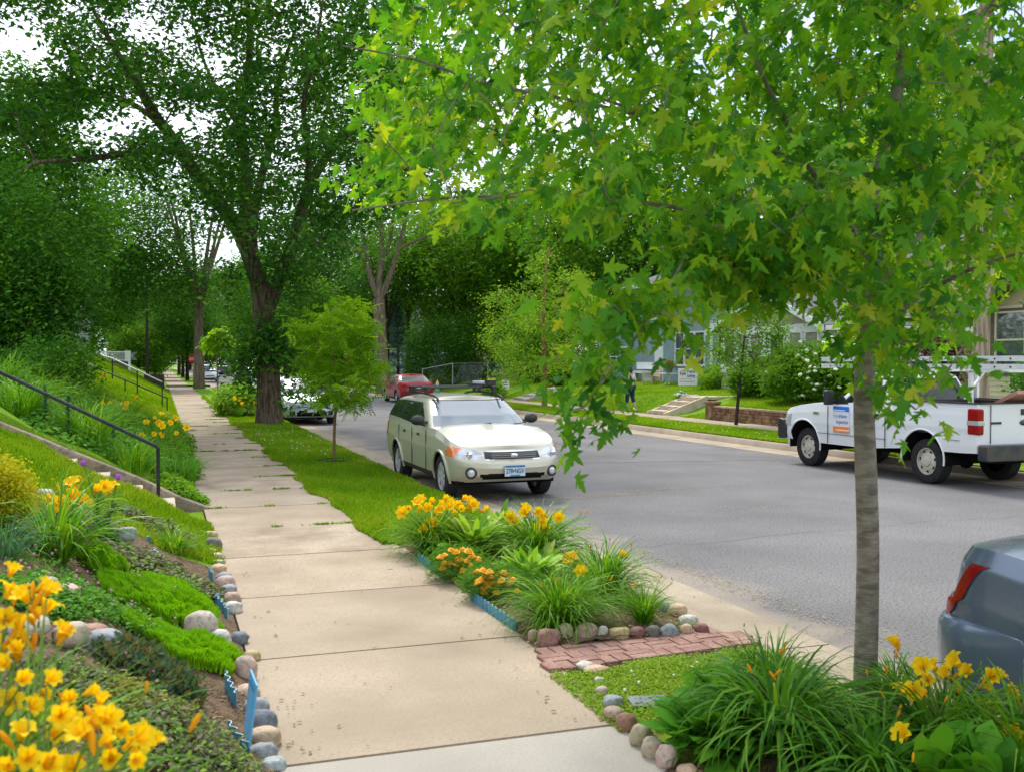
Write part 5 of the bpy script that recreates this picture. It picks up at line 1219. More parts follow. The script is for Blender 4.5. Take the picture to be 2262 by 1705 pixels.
shrub('dark green rounded shrub left of the white flowering one', (20.4, 31.9, .95), [(0, 0, .5, 1.0, 1.2, .62), (.4, -.8, .5, 1.0, .8, .62)], L_MID, 320, 60, .1, 72, sig=.16)
M['bloom_white'] = mat('white_bloom', (.80, .82, .66), (.86, .86, .78), scale=40, rough=.8)
sh, C = shrub('large shrub covered in white flower heads in front of the bungalow porch', (19.5, 27.9, .92), [(0, 0, .75, 1.25, 1.55, 1.0), (.3, -1.4, .8, 1.2, 1.3, 1.05)], L_MID, 420, 60, .1, 73, sig=.15)
v = np.array([-.62, -.7, .35]); k = (C @ v); CF = C[np.argsort(-(k + NR.normal(0, .35, len(k))))][:100]; b0 = MB(); b0.ball((0, 0, 0), (.075, .075, .04), 8, 5)
fm = b0.mesh('flower_head', M['bloom_white'], True)
for c in CF: link('flower_head', fm, sh, np.array([.1, -.5, .6]) + (c - [.1, -.5, .6]) * 1.18 + NR.normal(0, .04, 3), (NR.normal(0, .4), NR.normal(0, .4), 0))
shrub('dark hedge behind the utility pole beside the house steps', (19.6, 16.8, .85), [(0, 0, .8, 1.5, 2.2, 1.0)], L_DARK, 300, 50, .1, 74, sig=.16)
shrub('purple leaved shrub on the corner of the bungalow', (24.2, 27.2, 1.0), [(0, 0, 1.0, .7, .7, 1.0)], leafmat('purple_leaves', [(.05, .015, .03), (.09, .03, .05), (.12, .05, .06)], trans=.2), 90, 50, .1, 75, sig=.14)
b = MB()
# blue spruce by the corner house
sp = thing('spruce_tree', 'small blue grey spruce in front of the grey roofed corner house', 'tree', (16.6, 74.0, .7)); Cn = []
g = np.random.default_rng(3)
for k in range(220):
    z = g.uniform(.4, 6.2); rr = (6.6 - z) * .27; a = g.uniform(0, 2 * pi); q = g.uniform(.3, 1); Cn.append((rr * q * cos(a), rr * q * sin(a), z - rr * q * .25))
V, Fc, r = clusters_to_leaves(np.array(Cn), 40, .16, .14, T_DIA, 3, .5, down=.5); link('crown', npmesh('crown', V, Fc, leafmat('spruce_needles', [(.05, .1, .09), (.09, .16, .14), (.14, .22, .2)], trans=.1), rnd=r), sp)
MB().tube([(0, 0, -.1), (0, 0, 6.2)], [.12, .02], 8).obj('trunk', [M['bark_dark']], sp)
# ================================================================ GARDEN
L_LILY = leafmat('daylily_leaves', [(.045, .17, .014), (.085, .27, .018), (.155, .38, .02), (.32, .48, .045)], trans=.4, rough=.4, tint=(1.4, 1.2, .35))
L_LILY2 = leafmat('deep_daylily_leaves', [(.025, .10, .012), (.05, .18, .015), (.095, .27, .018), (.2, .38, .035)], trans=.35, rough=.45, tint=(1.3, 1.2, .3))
L_HOSTA = leafmat('hosta_leaves', [(.11, .28, .025), (.2, .42, .035), (.38, .56, .09), (.6, .68, .22)], trans=.35, rough=.45)
L_BROAD = leafmat('broad_leaves', [(.06, .22, .02), (.10, .33, .025), (.17, .43, .03)], trans=.4, rough=.45)
L_HERB = leafmat('herb_leaves', [(.07, .21, .03), (.12, .32, .04), (.2, .42, .05)], trans=.35)
L_SEDUM = leafmat('sedum_leaves', [(.14, .36, .008), (.23, .52, .012), (.36, .62, .02)], trans=.3)
L_AJUGA = leafmat('bronze_leaves', [(.05, .055, .04), (.12, .13, .08), (.2, .18, .12), (.14, .28, .03), (.28, .42, .04)], trans=.25, rough=.6)
L_CHART = leafmat('chartreuse_leaves', [(.28, .30, .01), (.44, .44, .015), (.58, .55, .03)], trans=.4)
L_BLUEG = leafmat('blue_green_leaves', [(.04, .12, .06), (.07, .2, .1), (.12, .28, .14)], trans=.3)
M['petal'] = leafmat('golden_petals', [(.90, .53, .006), (.94, .65, .010), (.95, .74, .02)], trans=.4, rough=.6, tint=(1.05, .98, .3))
M['petal2'] = leafmat('orange_bud', [(.80, .36, .008), (.86, .46, .01)], trans=.3, rough=.5, tint=(1.1, .8, .3))
M['marigold'] = mat('marigold_petals', (.90, .36, .006), (.92, .48, .01), scale=60, rough=.7)
M['stalk'] = mat('flower_stalk', (.10, .20, .03), (.16, .26, .04), scale=20)
def flower_mesh(seed, open_=1.0, size=.085):
    g = np.random.default_rng(seed); V, Fc, rn = [], [], []
    for i in range(6):
        a = i * pi / 3 + .1; wd = (.44 if i % 2 == 0 else .32) * size; segs = 5; o = len(V)
        for s in range(segs + 1):
            t = s / segs; r = size * (.04 + .5 * t ** 1.1 * open_ * (1.0)); z = size * (.95 * (t ** .75) - .42 * open_ * t ** 3.0) * (1.0)
            ww = wd * (sin(pi * min(1, t * .86 + .10)) ** .7) * (.25 + .75 * open_)
            rip = g.normal(0, .012) * size * 2
            for k in (-1, 0, 1): V.append((r * cos(a) - k * ww * .5 * sin(a), r * sin(a) + k * ww * .5 * cos(a), z + (-.05 * size if k == 0 else rip)))
        for s in range(segs):
            for k in (0, 1): q = o + s * 3 + k; Fc.append((q, q + 1, q + 4, q + 3)); rn.append(.2 + .15 * s)
    for i in range(5):
        a = i * 1.25; o = len(V); V += [(0, 0, size * .2), (.006 * size * 10 * cos(a), .006 * size * 10 * sin(a), size * .75), (.07 * size * cos(a + .2), .07 * size * sin(a + .2), size * .75)]
    me = npmesh('flower', np.array(V), np.array(Fc), M['petal'], smooth=True, rnd=rn); return me
FL = [flower_mesh(1), flower_mesh(2, .85), flower_mesh(3, .6), flower_mesh(4, 1.1, .09)]
b = MB(); b.lathe([(.002, 0), (.007, .015), (.0095, .04), (.006, .062), (.001, .07)], 8)
BUDM = npmesh('bud', np.array(b.v), [np.array([f for f in b.f])], M['petal2'], smooth=True, rnd=[.5] * len(b.f))
b = MB(); b.lathe([(.002, 0), (.005, .01), (.006, .025), (.001, .04)], 6); GBUD = b.mesh('bud', M['stalk'], True)
def lily(label, loc, L=.45, n=150, wd=.016, seed=0, flowers=(), buds=5, spread=.09, droop=1.5, group=None, m=None, autofl=0, fscale=1.0, e0=(76, 14), bh=1.0):
    """a daylily clump: arching strap leaves, flower stalks, open flowers and buds; flowers are world points"""
    g = random.Random(seed); loc = np.asarray(loc, float); root = thing('daylily', label, 'flowering plant', loc, 0, group)
    V, Fc, r = straps(n, L, wd, seed, spread, e0, droop * 1.2, 7)
    link('foliage', npmesh('foliage', V, Fc, m or L_LILY, rnd=r), root)
    st = []; fl = [np.asarray(f, float) - loc for f in flowers]
    for _ in range(autofl):
        a = g.uniform(0, 2 * pi); q = L * g.uniform(.1, .75); fl.append(np.array([q * cos(a), q * sin(a), L * g.uniform(.85, 1.25) * bh]))
    bd = []
    for _ in range(buds):
        a = g.uniform(0, 2 * pi); q = L * g.uniform(.1, .8); bd.append(np.array([q * cos(a), q * sin(a), L * g.uniform(.65, .98) * bh]))
    for i, p in enumerate(fl + bd):
        b0 = np.array([g.uniform(-.5, .5) * spread, g.uniform(-.5, .5) * spread, 0]); st.append(smooth_path([b0, b0 + (p - b0) * np.array([.25, .25, .5]), p - [0, 0, .01]], 4))
        if i < len(fl):
            tcm = -np.array([loc[0] + p[0], loc[1] + p[1], 0]); tcm /= np.linalg.norm(tcm); h = np.array([p[0], p[1], 0]) * .9 + tcm * .6 + np.array([g.uniform(-.5, .5), g.uniform(-.5, .5), .42]); q = Vector(h).to_track_quat('Z', 'Y').to_euler()
            link('flower', FL[g.randrange(4)], root, p, q, fscale * g.uniform(.95, 1.25))
            if g.random() < .6: link('bud', BUDM, root, p + [g.uniform(-.02, .02), g.uniform(-.02, .02), -.02], (g.uniform(-.7, .7), g.uniform(-.7, .7), 0), g.uniform(.7, 1))
        else:
            link('bud', BUDM if g.random() < .5 else GBUD, root, p, (g.uniform(-.6, .6), g.uniform(-.6, .6), 0), g.uniform(.5, .85))
    if st:
        V, Fc = tube_np(st, [np.linspace(.004, .0025, len(s)) for s in st], 5); link('flower_stalk', npmesh('flower_stalk', V, Fc, M['stalk'], smooth=True), root, kind='stuff')
    return root
GL = 'golden daylilies in the street garden'
def gat(x, y, z): return at(x * K, y * K, z)          # ground point from the shown pixels
def near(x, y, d0=0.0, zf=lambda x, y: .17):
    p = gat(x, y, .2)
    for _ in range(4): p = gat(x, y, float(zf(p[0], p[1])))
    return p
vb = lambda x, y: .17
# -- curbside bed
c1 = near(935, 1195); D1 = float((c1 - CAM) @ FW)
def fl(pts, d): return [dd(x, y, d + R.uniform(-.12, .12)) for x, y in pts]
lily('daylily clump thick with golden flowers at the wagon end of the curbside bed', c1, .60, 620, .013, 1,
     fl([(875, 1108), (880, 1100), (905, 1090), (912, 1082), (925, 1098), (938, 1085), (950, 1092), (962, 1080), (975, 1088), (985, 1095), (1000, 1078), (992, 1090), (1012, 1086), (1022, 1094), (935, 1130), (928, 1135), (918, 1148), (940, 1105), (955, 1104), (968, 1098), (982, 1108), (1042, 1103), (905, 1103), (995, 1100), (1008, 1100)], D1 - .1), 8, group=GL, e0=(64, 20), droop=1.7, bh=.8, fscale=1.15)
c2 = near(1160, 1215); D2 = float((c2 - CAM) @ FW)
lily('wide daylily clump with a loose ring of golden flowers beside the curb', c2, .66, 640, .014, 2, fl([(1098, 1120), (1105, 1128), (1132, 1102), (1138, 1110), (1158, 1106), (1172, 1112), (1168, 1128), (1178, 1118), (1205, 1120), (1160, 1140), (1172, 1146)], D2 - .1), 14, group=GL, e0=(62, 20), droop=1.75, bh=.8, fscale=1.15)
c3_ = near(1300, 1290); D3 = float((c3_ - CAM) @ FW)
lily('daylily clump with yellowing outer leaves near the curb, behind the bright front clump', c3_, .58, 560, .013, 3, fl([(1245, 1210), (1232, 1218), (1254, 1232), (1340, 1200), (1226, 1208)], D3), 10, group=GL, e0=(60, 20), droop=1.7, bh=.75)
c4 = near(1210, 1352); D4 = float((c4 - CAM) @ FW)
lily('green daylily mound nearest the row of stones, only a few orange buds', c4, .54, 700, .011, 4, fl([(1258, 1240)], D4 + .2), 9, group=GL, e0=(60, 20), droop=1.7, bh=.7)
c5 = near(1390, 1350)
lily('small grassy daylily tuft at the curb corner of the bed, beside the bare soil', c5, .34, 260, .009, 5, [], 5, group=GL, spread=.05)
# hostas
def hosta(label, loc, L=.3, n=60, wd=.075, seed=0, m=None, e0=(52, 18), droop=1.1):
    root = thing('hosta', label, 'leafy plant', loc, 0)
    V, Fc, r = straps(n, L, wd, seed, .05, e0, droop, 6, prof=lambda t: np.where(t < .35, .18 + .5 * t, np.sin(np.clip((t - .2) / .8, 0, 1) * pi) ** .6 + .0))
    link('foliage', npmesh('foliage', V, Fc, m or L_HOSTA, rnd=r, smooth=True), root); return root
hosta('pale green hosta between the two flowering daylilies, edges nearly white', near(1022, 1205), .46, 150, .07, 11)
hosta('pale hosta behind its twin, against the curb side of the bed', near(1075, 1165), .38, 90, .07, 12)
hosta('yellow green hosta in the middle of the bed, right of the marigolds', near(1145, 1265), .36, 110, .075, 13)
hosta('small yellow green hosta tucked under the wide daylily', near(1175, 1238), .28, 50, .07, 14)
# marigolds
b = MB()
for k in range(3): b.lathe([(.022 - .005 * k, .002 + .007 * k), (.027 - .006 * k, .009 + .008 * k), (.014 - .004 * k, .016 + .008 * k)], 10)
b.ball((0, 0, .016), (.016, .016, .012), 8, 5); MGM = b.mesh('flower', M['marigold'])
def marigold(label, loc, n, seed, pts, d):
    loc = np.asarray(loc, float); g = np.random.default_rng(seed); root = thing('marigold', label, 'flowering plant', loc)
    C = blobpoints(170, [(0, 0, .14, .27, .25, .15)], seed, .2, False); V, Fc, r = clusters_to_leaves(C, 22, .035, .035, T_FEATHER, seed, .8, up=.5); link('foliage', npmesh('foliage', V, Fc, L_HERB, rnd=r), root)
    for x, y in pts:
        p = dd(x, y, d - .10 + g.uniform(-.1, .06)) - loc; link('flower', MGM, root, p, (g.uniform(-.5, .2), g.uniform(-.4, .4), g.uniform(0, 3)), g.uniform(1.15, 1.6))
m1 = near(985, 1248); d_ = float((m1 - CAM) @ FW)
marigold('marigold with round orange flowers beside the loose red bricks', m1, 20, 3, [(962, 1202), (975, 1190), (985, 1196), (1000, 1190), (1012, 1194), (950, 1208), (990, 1208), (960, 1218), (972, 1220), (985, 1222), (998, 1214), (1010, 1214), (1020, 1206), (1032, 1212), (1018, 1224), (1002, 1236), (1024, 1238), (1010, 1240), (958, 1230)], d_ - .05)
m2 = near(1062, 1290); d_ = float((m2 - CAM) @ FW)
marigold('marigold with denser orange flowers behind the blue edging strip', m2, 20, 4, [(1030, 1240), (1042, 1236), (1050, 1248), (1038, 1256), (1052, 1262), (1062, 1252), (1066, 1262), (1078, 1244), (1088, 1240), (1084, 1256), (1048, 1276), (1072, 1282), (1046, 1284), (1098, 1252), (1110, 1255), (1102, 1264), (1116, 1280), (1076, 1268), (1058, 1240), (1100, 1304), (1034, 1262), (1056, 1271)], d_ - .05)
# low weeds on the soil
P = rect(1500, 2.9, 3.7, 6.45, 7.6, 31, lambda x, y: np.full(len(x), .185)); P = P[np.sin(P[:, 0] * 9) * np.sin(P[:, 1] * 7) > .1]
V, Fc, r = leafcloud(P, .022, T_OVAL, up=.7, seed=5); link('soil_weeds', npmesh('soil_weeds', V, Fc, L_SEDUM, rnd=r), kind='stuff')
P = rect(500, 2.6, 3.4, 4.1, 4.75, 32, lambda x, y: np.full(len(x), .185)); P = P[np.sin(P[:, 0] * 11) * np.sin(P[:, 1] * 9) > .0]
V, Fc, r = leafcloud(P, .026, T_OVAL, up=.7, seed=6); link('soil_weeds', npmesh('soil_weeds', V, Fc, L_SEDUM, rnd=r), kind='stuff')
g = random.Random(41); b = MB()
for _ in range(900):
    x, y = g.uniform(2.35, 3.7), g.uniform(6.4, 8.8) if g.random() < .6 else g.uniform(3.5, 4.7); s = g.uniform(.006, .016); b.box((x, y, .175 + .05 * max(0, sin((x - 2.3) / 1.46 * pi)) * (y > 5) ), (s * 1.6, s, s * .6), g.uniform(0, 3))
for _ in range(2200):
    y = g.uniform(3.2, 9.8); x = g.uniform(-1.6, .45); s = g.uniform(.005, .014); b.box((x, y, float(zl(x, y)) + s * .2), (s * 1.7, s, s * .7), g.uniform(0, 3))
b.obj('soil_crumbs', [mat('wood_chips', (.16, .10, .06), (.34, .24, .15), scale=30)], kind='stuff')

# -- stones: every one its own thing
def stone(label, loc, sz, col, rot=0.0, seed=0, group=None, veins=None, tilt=0.0, name='stone'):
    g = np.random.default_rng(seed + 100); b = MB(); b.ball((0, 0, 0), 1.0, 20, 13); V = np.array(b.v)
    d = V / np.linalg.norm(V, axis=1)[:, None]
    f = 1 + sum(a * np.sin(d @ w + ph) for a, w, ph in ((.07, g.normal(0, 2.2, 3), g.uniform(0, 6)), (.045, g.normal(0, 4, 3), g.uniform(0, 6)), (.02, g.normal(0, 8, 3), g.uniform(0, 6))))
    sp = np.sign(d) * np.abs(d) ** .86
    V = sp * f[:, None] * np.array(sz) * .5
    key = 'stone_' + '_'.join('%.2f' % c for c in col)
    m = M.get(key) or mat(key, tuple(c * .72 for c in col), tuple(min(.8, c * 1.15) for c in col), scale=7, lo=.3, hi=.7, rough=.75, bump=.35, bscale=60, c3=veins or tuple(c * .45 for c in col), s3=26, f3=.6)
    M[key] = m
    me = npmesh('stone', V, [np.array([q for q in b.f if len(q) == 4]), np.array([q for q in b.f if len(q) != 4])], m, smooth=True)
    o = link(name, me, None, (loc[0], loc[1], loc[2] + sz[2] * .30), (tilt, tilt * .5, rot), label=label, category='stone')
    if group: o['group'] = group
    return o
ROSE, PINK, TAN, GREY, OCH, MAR, DGR, WHT, SLATE, ORG = (.36, .19, .16), (.56, .42, .36), (.42, .31, .23), (.30, .32, .34), (.50, .40, .20), (.26, .11, .11), (.16, .15, .13), (.58, .55, .50), (.17, .20, .23), (.62, .42, .29)
def srow(items, grp, z=.15, zf=None, sc=1.0, dx=0.0):
    for i, (x, y, wpx, hpx, col, lb) in enumerate(items):
        p = near(x, y, zf=(zf or (lambda a, b_: z))); d = float((p - CAM) @ FW); s = d / F * K
        stone(lb, (p[0] + dx, p[1] + .02, p[2] + .008), (wpx * s * sc, wpx * s * .85 * sc, hpx * s * 1.2 * sc), col, rot=R.uniform(-.3, .3), seed=i * 7 + len(lb), group=grp, tilt=R.uniform(-.12, .12))
srow([(1155, 1386, 28, 24, TAN, 'small tan stone, first of the row along the brick strip, half behind the rose stone'), (1187, 1396, 52, 38, ROSE, 'large rose red stone at the sidewalk end of the stone row'), (1221, 1384, 42, 34, PINK, 'pale pink stone next to the large rose red one'),
      (1268, 1384, 54, 36, TAN, 'big brown pointed stone in the middle of the row'), (1304, 1384, 26, 30, WHT, 'small whitish egg shaped stone in the row'), (1339, 1384, 50, 28, OCH, 'yellow ochre stone in the row'), (1378, 1382, 36, 28, MAR, 'maroon stone right of the yellow ochre one'),
      (1412, 1380, 36, 27, DGR, 'dark grey green stone right of the maroon one'), (1448, 1378, 42, 27, GREY, 'white and grey streaked stone near the curb end of the row'), (1484, 1374, 30, 26, ORG, 'orange brown stone near the curb end of the row'), (1518, 1370, 34, 22, MAR, 'last dark red stone of the row at the curb'),
      (1490, 1352, 44, 22, WHT, 'flat white stone in the corner by the curb'), (1467, 1330, 40, 24, ORG, 'pale orange stone on the curb side of the bed'), (1437, 1320, 26, 18, GREY, 'small grey stone on the curb side behind the grassy tuft')], 'stones edging the curbside bed')
srow([(1268, 1446, 40, 14, WHT, 'broken white stone at the corner of the mossy patch'), (1290, 1457, 54, 17, ORG, 'long pinkish stone sunk in the moss'), (1297, 1481, 22, 16, WHT, 'small white stone sunk in the moss by the sidewalk'), (1303, 1506, 28, 22, PINK, 'small pinkish stone above the speckled grey one'),
      (1327, 1533, 46, 30, GREY, 'speckled grey stone with a pale top by the slab corner'), (1330, 1556, 48, 26, TAN, 'rough brown chunk behind the round red brown stone'), (1356, 1580, 46, 38, (.30, .16, .10), 'round red brown stone beside the pale slab'), (1388, 1612, 52, 46, (.42, .37, .24), 'yellowish grey egg shaped stone beside the pale slab'),
      (1414, 1638, 52, 42, (.50, .41, .30), 'cream stone with a grey band beside the pale slab'), (1444, 1660, 50, 48, PINK, 'pinkish tan stone at the bottom edge of the photo'), (1488, 1678, 48, 22, ORG, 'pale orange stone at the bottom, cut by the picture edge')], 'stones edging the near right bed')
zg = lambda x, y: float(zl(x, y)) - .02
edge_ = [(452, 1172, 30, 20, OCH, 'yellowish stone at the end of the left stone edging, by the lawn'), (458, 1194, 34, 26, DGR, 'dark brown stone second from the lawn in the left edging'), (452, 1206, 26, 16, OCH, 'small yellowish stone behind the dark brown one'), (463, 1216, 30, 17, PINK, 'pale stone touching the short blue edging piece'),
         (466, 1229, 30, 15, (.45, .48, .38), 'flat greenish stone in the left edging'), (470, 1241, 32, 17, ORG, 'peach stone in front of the bronze leaves'), (480, 1261, 32, 18, GREY, 'smooth bluish stone after the gap in the edging'), (484, 1275, 38, 24, PINK, 'pale pink stone behind the blue edging'),
         (488, 1292, 36, 22, GREY, 'grey stone beside the dark blue edging'), (496, 1312, 38, 26, TAN, 'tan stone leaning on the sidewalk edge'), (500, 1330, 36, 24, WHT, 'long white stone along the sidewalk'), (512, 1398, 40, 26, SLATE, 'dark slate stone beside the white round one'),
         (541, 1434, 30, 22, OCH, 'yellow stone at the sidewalk joint'), (526, 1478, 42, 54, PINK, 'tall pale stone with a grey foot behind the blue board'), (530, 1520, 50, 32, ORG, 'peach stone with rust spots left of the blue board'), (550, 1556, 50, 40, GREY, 'blocky grey stone with a dark notch'),
         (562, 1590, 52, 46, SLATE, 'grey wedge shaped stone right of the blue board'), (566, 1622, 62, 40, (.50, .38, .25), 'large tan stone near the bottom of the edging'), (560, 1650, 56, 34, GREY, 'mossy grey stone near the bottom of the edging'), (585, 1672, 50, 26, (.42, .47, .47), 'pale grey stone at the very bottom of the left edging')]
srow([(x - 2, y - 3, w_, h, c, l) for x, y, w_, h, c, l in edge_], 'stones edging the left garden', zf=lambda x, y: .14, sc=1.12, dx=.02)
srow([(435, 1372, 66, 50, (.52, .44, .38), 'big pale boulder with rust stains on the green mat'), (475, 1395, 50, 34, WHT, 'round white stone just below the big pale boulder'), (225, 1408, 76, 46, GREY, 'large grey cobble at the end of the boulder row'), (200, 1388, 62, 38, (.42, .22, .16), 'reddish cobble behind the large grey one'),
      (152, 1395, 76, 50, (.44, .38, .28), 'olive tan cobble left of the reddish one'), (60, 1372, 90, 36, (.48, .42, .36), 'wide pale boulder half hidden under the golden flowers'), (145, 1292, 56, 26, PINK, 'flat pinkish stone below the big grass clump'), (100, 1272, 50, 24, (.42, .40, .34), 'greyish stone left of the flat pinkish one'),
      (274, 1166, 44, 26, GREY, 'smooth grey oval stone beside the blue edging scraps'), (176, 1134, 50, 32, (.42, .37, .33), 'rounded brownish grey stone behind the golden flowers'), (98, 1085, 40, 28, (.46, .46, .44), 'pale grey stone beside the chartreuse bush'), (140, 1118, 34, 20, ROSE, 'small reddish stone between the golden flowers')], 'cobbles in the left garden', zf=lambda x, y: zg(x, y) + .03, sc=1.02)

# -- blue corrugated edging and the board on its stake
M['edging_blue'] = mat('blue_plastic', (.05, .22, .36), (.10, .34, .48), scale=6, rough=.45); M['edging_rim'] = mat('pale_blue_plastic', (.42, .62, .68), rough=.45)
def strip(label, pts, h, z0=None, w_=.004, wav=.011, zf=None):
    P = smooth_path([(p[0], p[1], 0) for p in pts], 12); L = np.concatenate([[0], np.cumsum(np.linalg.norm(np.diff(P, axis=0), axis=1))]); n = int(L[-1] / .012) + 2; u = np.linspace(0, L[-1], n)
    x, y = np.interp(u, L, P[:, 0]), np.interp(u, L, P[:, 1]); tx, ty = np.gradient(x), np.gradient(y); q = np.hypot(tx, ty) + 1e-9; nx, ny = -ty / q, tx / q; o = wav * np.sin(u * 2 * pi / .085)
    V = []
    for s in (-1, 1):
        for i in range(n):
            zz = (zf(x[i], y[i]) if zf else .14)
            V.append((x[i] + nx[i] * (o[i] + s * w_ / 2), y[i] + ny[i] * (o[i] + s * w_ / 2), zz - .02)); V.append((x[i] + nx[i] * (o[i] + s * w_ / 2), y[i] + ny[i] * (o[i] + s * w_ / 2), zz + h))
    m = 2 * n; Fc = [(2 * i, 2 * i + 2, 2 * i + 3, 2 * i + 1) for i in range(n - 1)] + [(m + 2 * i + 1, m + 2 * i + 3, m + 2 * i + 2, m + 2 * i) for i in range(n - 1)]; k = len(Fc); Fc += [(2 * i + 1, 2 * i + 3, m + 2 * i + 3, m + 2 * i + 1) for i in range(n - 1)]
    b = MB(); b.add(V, Fc); b.m = [0] * k + [1] * (len(Fc) - k); o_ = b.obj('garden_edging', [M['edging_blue'], M['edging_rim']]); o_['label'] = label; o_['category'] = 'edging'; o_['group'] = 'blue corrugated edging strips'
strip('long blue corrugated edging between the marigold and the sidewalk', [near(1016, 1290), near(1065, 1325), near(1118, 1360)], .085, zf=lambda x, y: .15)
strip('far blue edging strip by the first marigold and the wagon end of the bed', [near(903, 1205), near(925, 1222), near(958, 1248)], .08, zf=lambda x, y: .15)
strip('bright blue upright edging piece beside the tall pale stone', [(.335, 5.95), (.35, 5.8), (.375, 5.62)], .115, zf=zg)
strip('bent blue edging piece sticking up among the left stones', [(.425, 8.3), (.40, 8.15), (.44, 7.95), (.455, 7.75)], .10, zf=zg)
strip('short blue edging end by the yellowish stones', [(.40, 9.35), (.405, 9.2), (.41, 9.05)], .10, zf=zg)
strip('blue edging scrap below the smooth grey oval stone', [(-.06, 8.95), (-.04, 8.85), (-.01, 8.72)], .07, zf=zg)
strip('blue edging scrap beside the bronze leaved plant', [(-.12, 9.6), (-.10, 9.5)], .08, zf=zg)
strip('blue edging strip at the bottom of the left garden', [(.30, 5.12), (.33, 5.0), (.37, 4.85)], .11, zf=zg)
M['board_blue'] = mat('sign_board_blue', (.09, .38, .66), (.14, .46, .74), scale=4, rough=.45)
q4 = [atd(552, 1478, 5.0), atd(566, 1513, 4.74), atd(549, 1652, 4.74), atd(539, 1608, 5.0)]; c_ = sum(q4) / 4
bs = thing('garden_sign', 'narrow blue board sign on a thin metal stake at the sidewalk edge', 'sign', (c_[0], c_[1], .2))
nn = np.cross(q4[1] - q4[0], q4[3] - q4[0]); nn = nn / np.linalg.norm(nn) * .009; b = MB(); b.add([p - [c_[0], c_[1], .2] for p in q4] + [p + nn - [c_[0], c_[1], .2] for p in q4], [(0, 1, 2, 3), (7, 6, 5, 4), (0, 4, 5, 1), (1, 5, 6, 2), (2, 6, 7, 3), (3, 7, 4, 0)])
b.obj('board', [M['board_blue']], bs); b = MB()
for k in range(5):
    u0 = .12 + .16 * k; p_ = [q4[0] + (q4[3] - q4[0]) * u0 + (q4[1] - q4[0]) * .15, q4[0] + (q4[3] - q4[0]) * u0 + (q4[1] - q4[0]) * (.8 - .1 * (k % 2)), ]; d3 = (q4[3] - q4[0]) * .05
    b.add([p_[0] - nn * .15, p_[1] - nn * .15, p_[1] + d3 - nn * .15, p_[0] + d3 - nn * .15], [(0, 1, 2, 3)])
b.v = [tuple(np.array(v) - [c_[0], c_[1], .2]) for v in b.v]; b.obj('sign_band', [M['edging_rim'] if False else mat('dark_blue_band', (.03, .16, .42), rough=.5)], bs)
s0 = atd(537, 1640, 4.88) - [c_[0], c_[1], .2]; MB().tube([s0, (s0[0] - .01, s0[1] - .02, -.15)], .006, 6).obj('stake', [M['alu']], bs)
# small grey lid in the moss and the scrap on the sidewalk
o = MB().box((0, 0, 0), (.22, .13, .012)).obj('paving_tile', [mat('slate_tile', (.10, .12, .16), (.16, .18, .22), scale=5, rough=.5)], None, loc=near(1395, 1522) + [.02, .0, .02], rot=(.1, 0, -.2), bevel=.003); o['label'] = 'thin slate grey tile lying at the edge of the moss'; o['category'] = 'tile'
o = MB().box((0, 0, 0), (.045, .02, .004)).obj('plastic_scrap', [M['edging_blue']], None, loc=near(843, 1228, zf=lambda x, y: .158), rot=(0, 0, .1)); o['label'] = 'tiny blue plastic scrap on the sidewalk slab'; o['category'] = 'scrap'

# -- plants around the maple, lower right
GR = 'daylilies at the foot of the maple'
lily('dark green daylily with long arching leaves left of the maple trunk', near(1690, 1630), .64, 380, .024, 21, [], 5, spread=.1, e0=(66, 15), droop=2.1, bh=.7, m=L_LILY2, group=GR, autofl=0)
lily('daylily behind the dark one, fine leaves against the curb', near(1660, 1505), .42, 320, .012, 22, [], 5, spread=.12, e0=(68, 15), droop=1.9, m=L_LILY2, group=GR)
pf_ = [(1994, 1443), (2022, 1447), (2074, 1435), (2115, 1484), (2136, 1462), (2150, 1468), (1945, 1500), (1972, 1497), (2118, 1555), (2112, 1524), (2160, 1572), (1945, 1610), (1937, 1397), (2140, 1600), (2050, 1460), (2095, 1455), (2170, 1500), (2005, 1470), (2190, 1540), (2080, 1500), (2140, 1530)]
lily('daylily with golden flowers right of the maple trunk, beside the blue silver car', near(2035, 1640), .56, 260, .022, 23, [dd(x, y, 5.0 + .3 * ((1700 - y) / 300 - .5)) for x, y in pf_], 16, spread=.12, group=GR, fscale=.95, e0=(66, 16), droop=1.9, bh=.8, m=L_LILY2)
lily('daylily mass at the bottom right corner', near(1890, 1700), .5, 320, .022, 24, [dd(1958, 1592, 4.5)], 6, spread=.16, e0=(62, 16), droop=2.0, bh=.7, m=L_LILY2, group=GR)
lily('daylily at the right picture edge under the car bumper', near(2210, 1690), .5, 180, .018, 25, [dd(2190, 1590, 4.7), dd(2175, 1625, 4.6)], 6, spread=.14, group=GR)
lily('tall thin leaved daylily just behind the maple trunk', near(1935, 1510), .3, 150, .012, 26, [], 3, spread=.08, group=GR)
hosta('broad leaved plant with scalloped green leaves beside the brown soil', near(1535, 1625), .31, 130, .085, 31, L_BROAD, (52, 18), 1.1)
hosta('broad leaved plant behind the scalloped one, toward the curb', near(1570, 1545), .26, 90, .08, 32, L_BROAD, (56, 16), 1.0)
hosta('hosta with smooth round leaves at the bottom right corner', near(2150, 1760), .34, 40, .13, 33, L_BROAD, (60, 14), .9)
hosta('single large leaved plant at the bottom centre right, next to the hosta', near(2000, 1735), .38, 20, .12, 34, L_BROAD, (66, 12), .8)

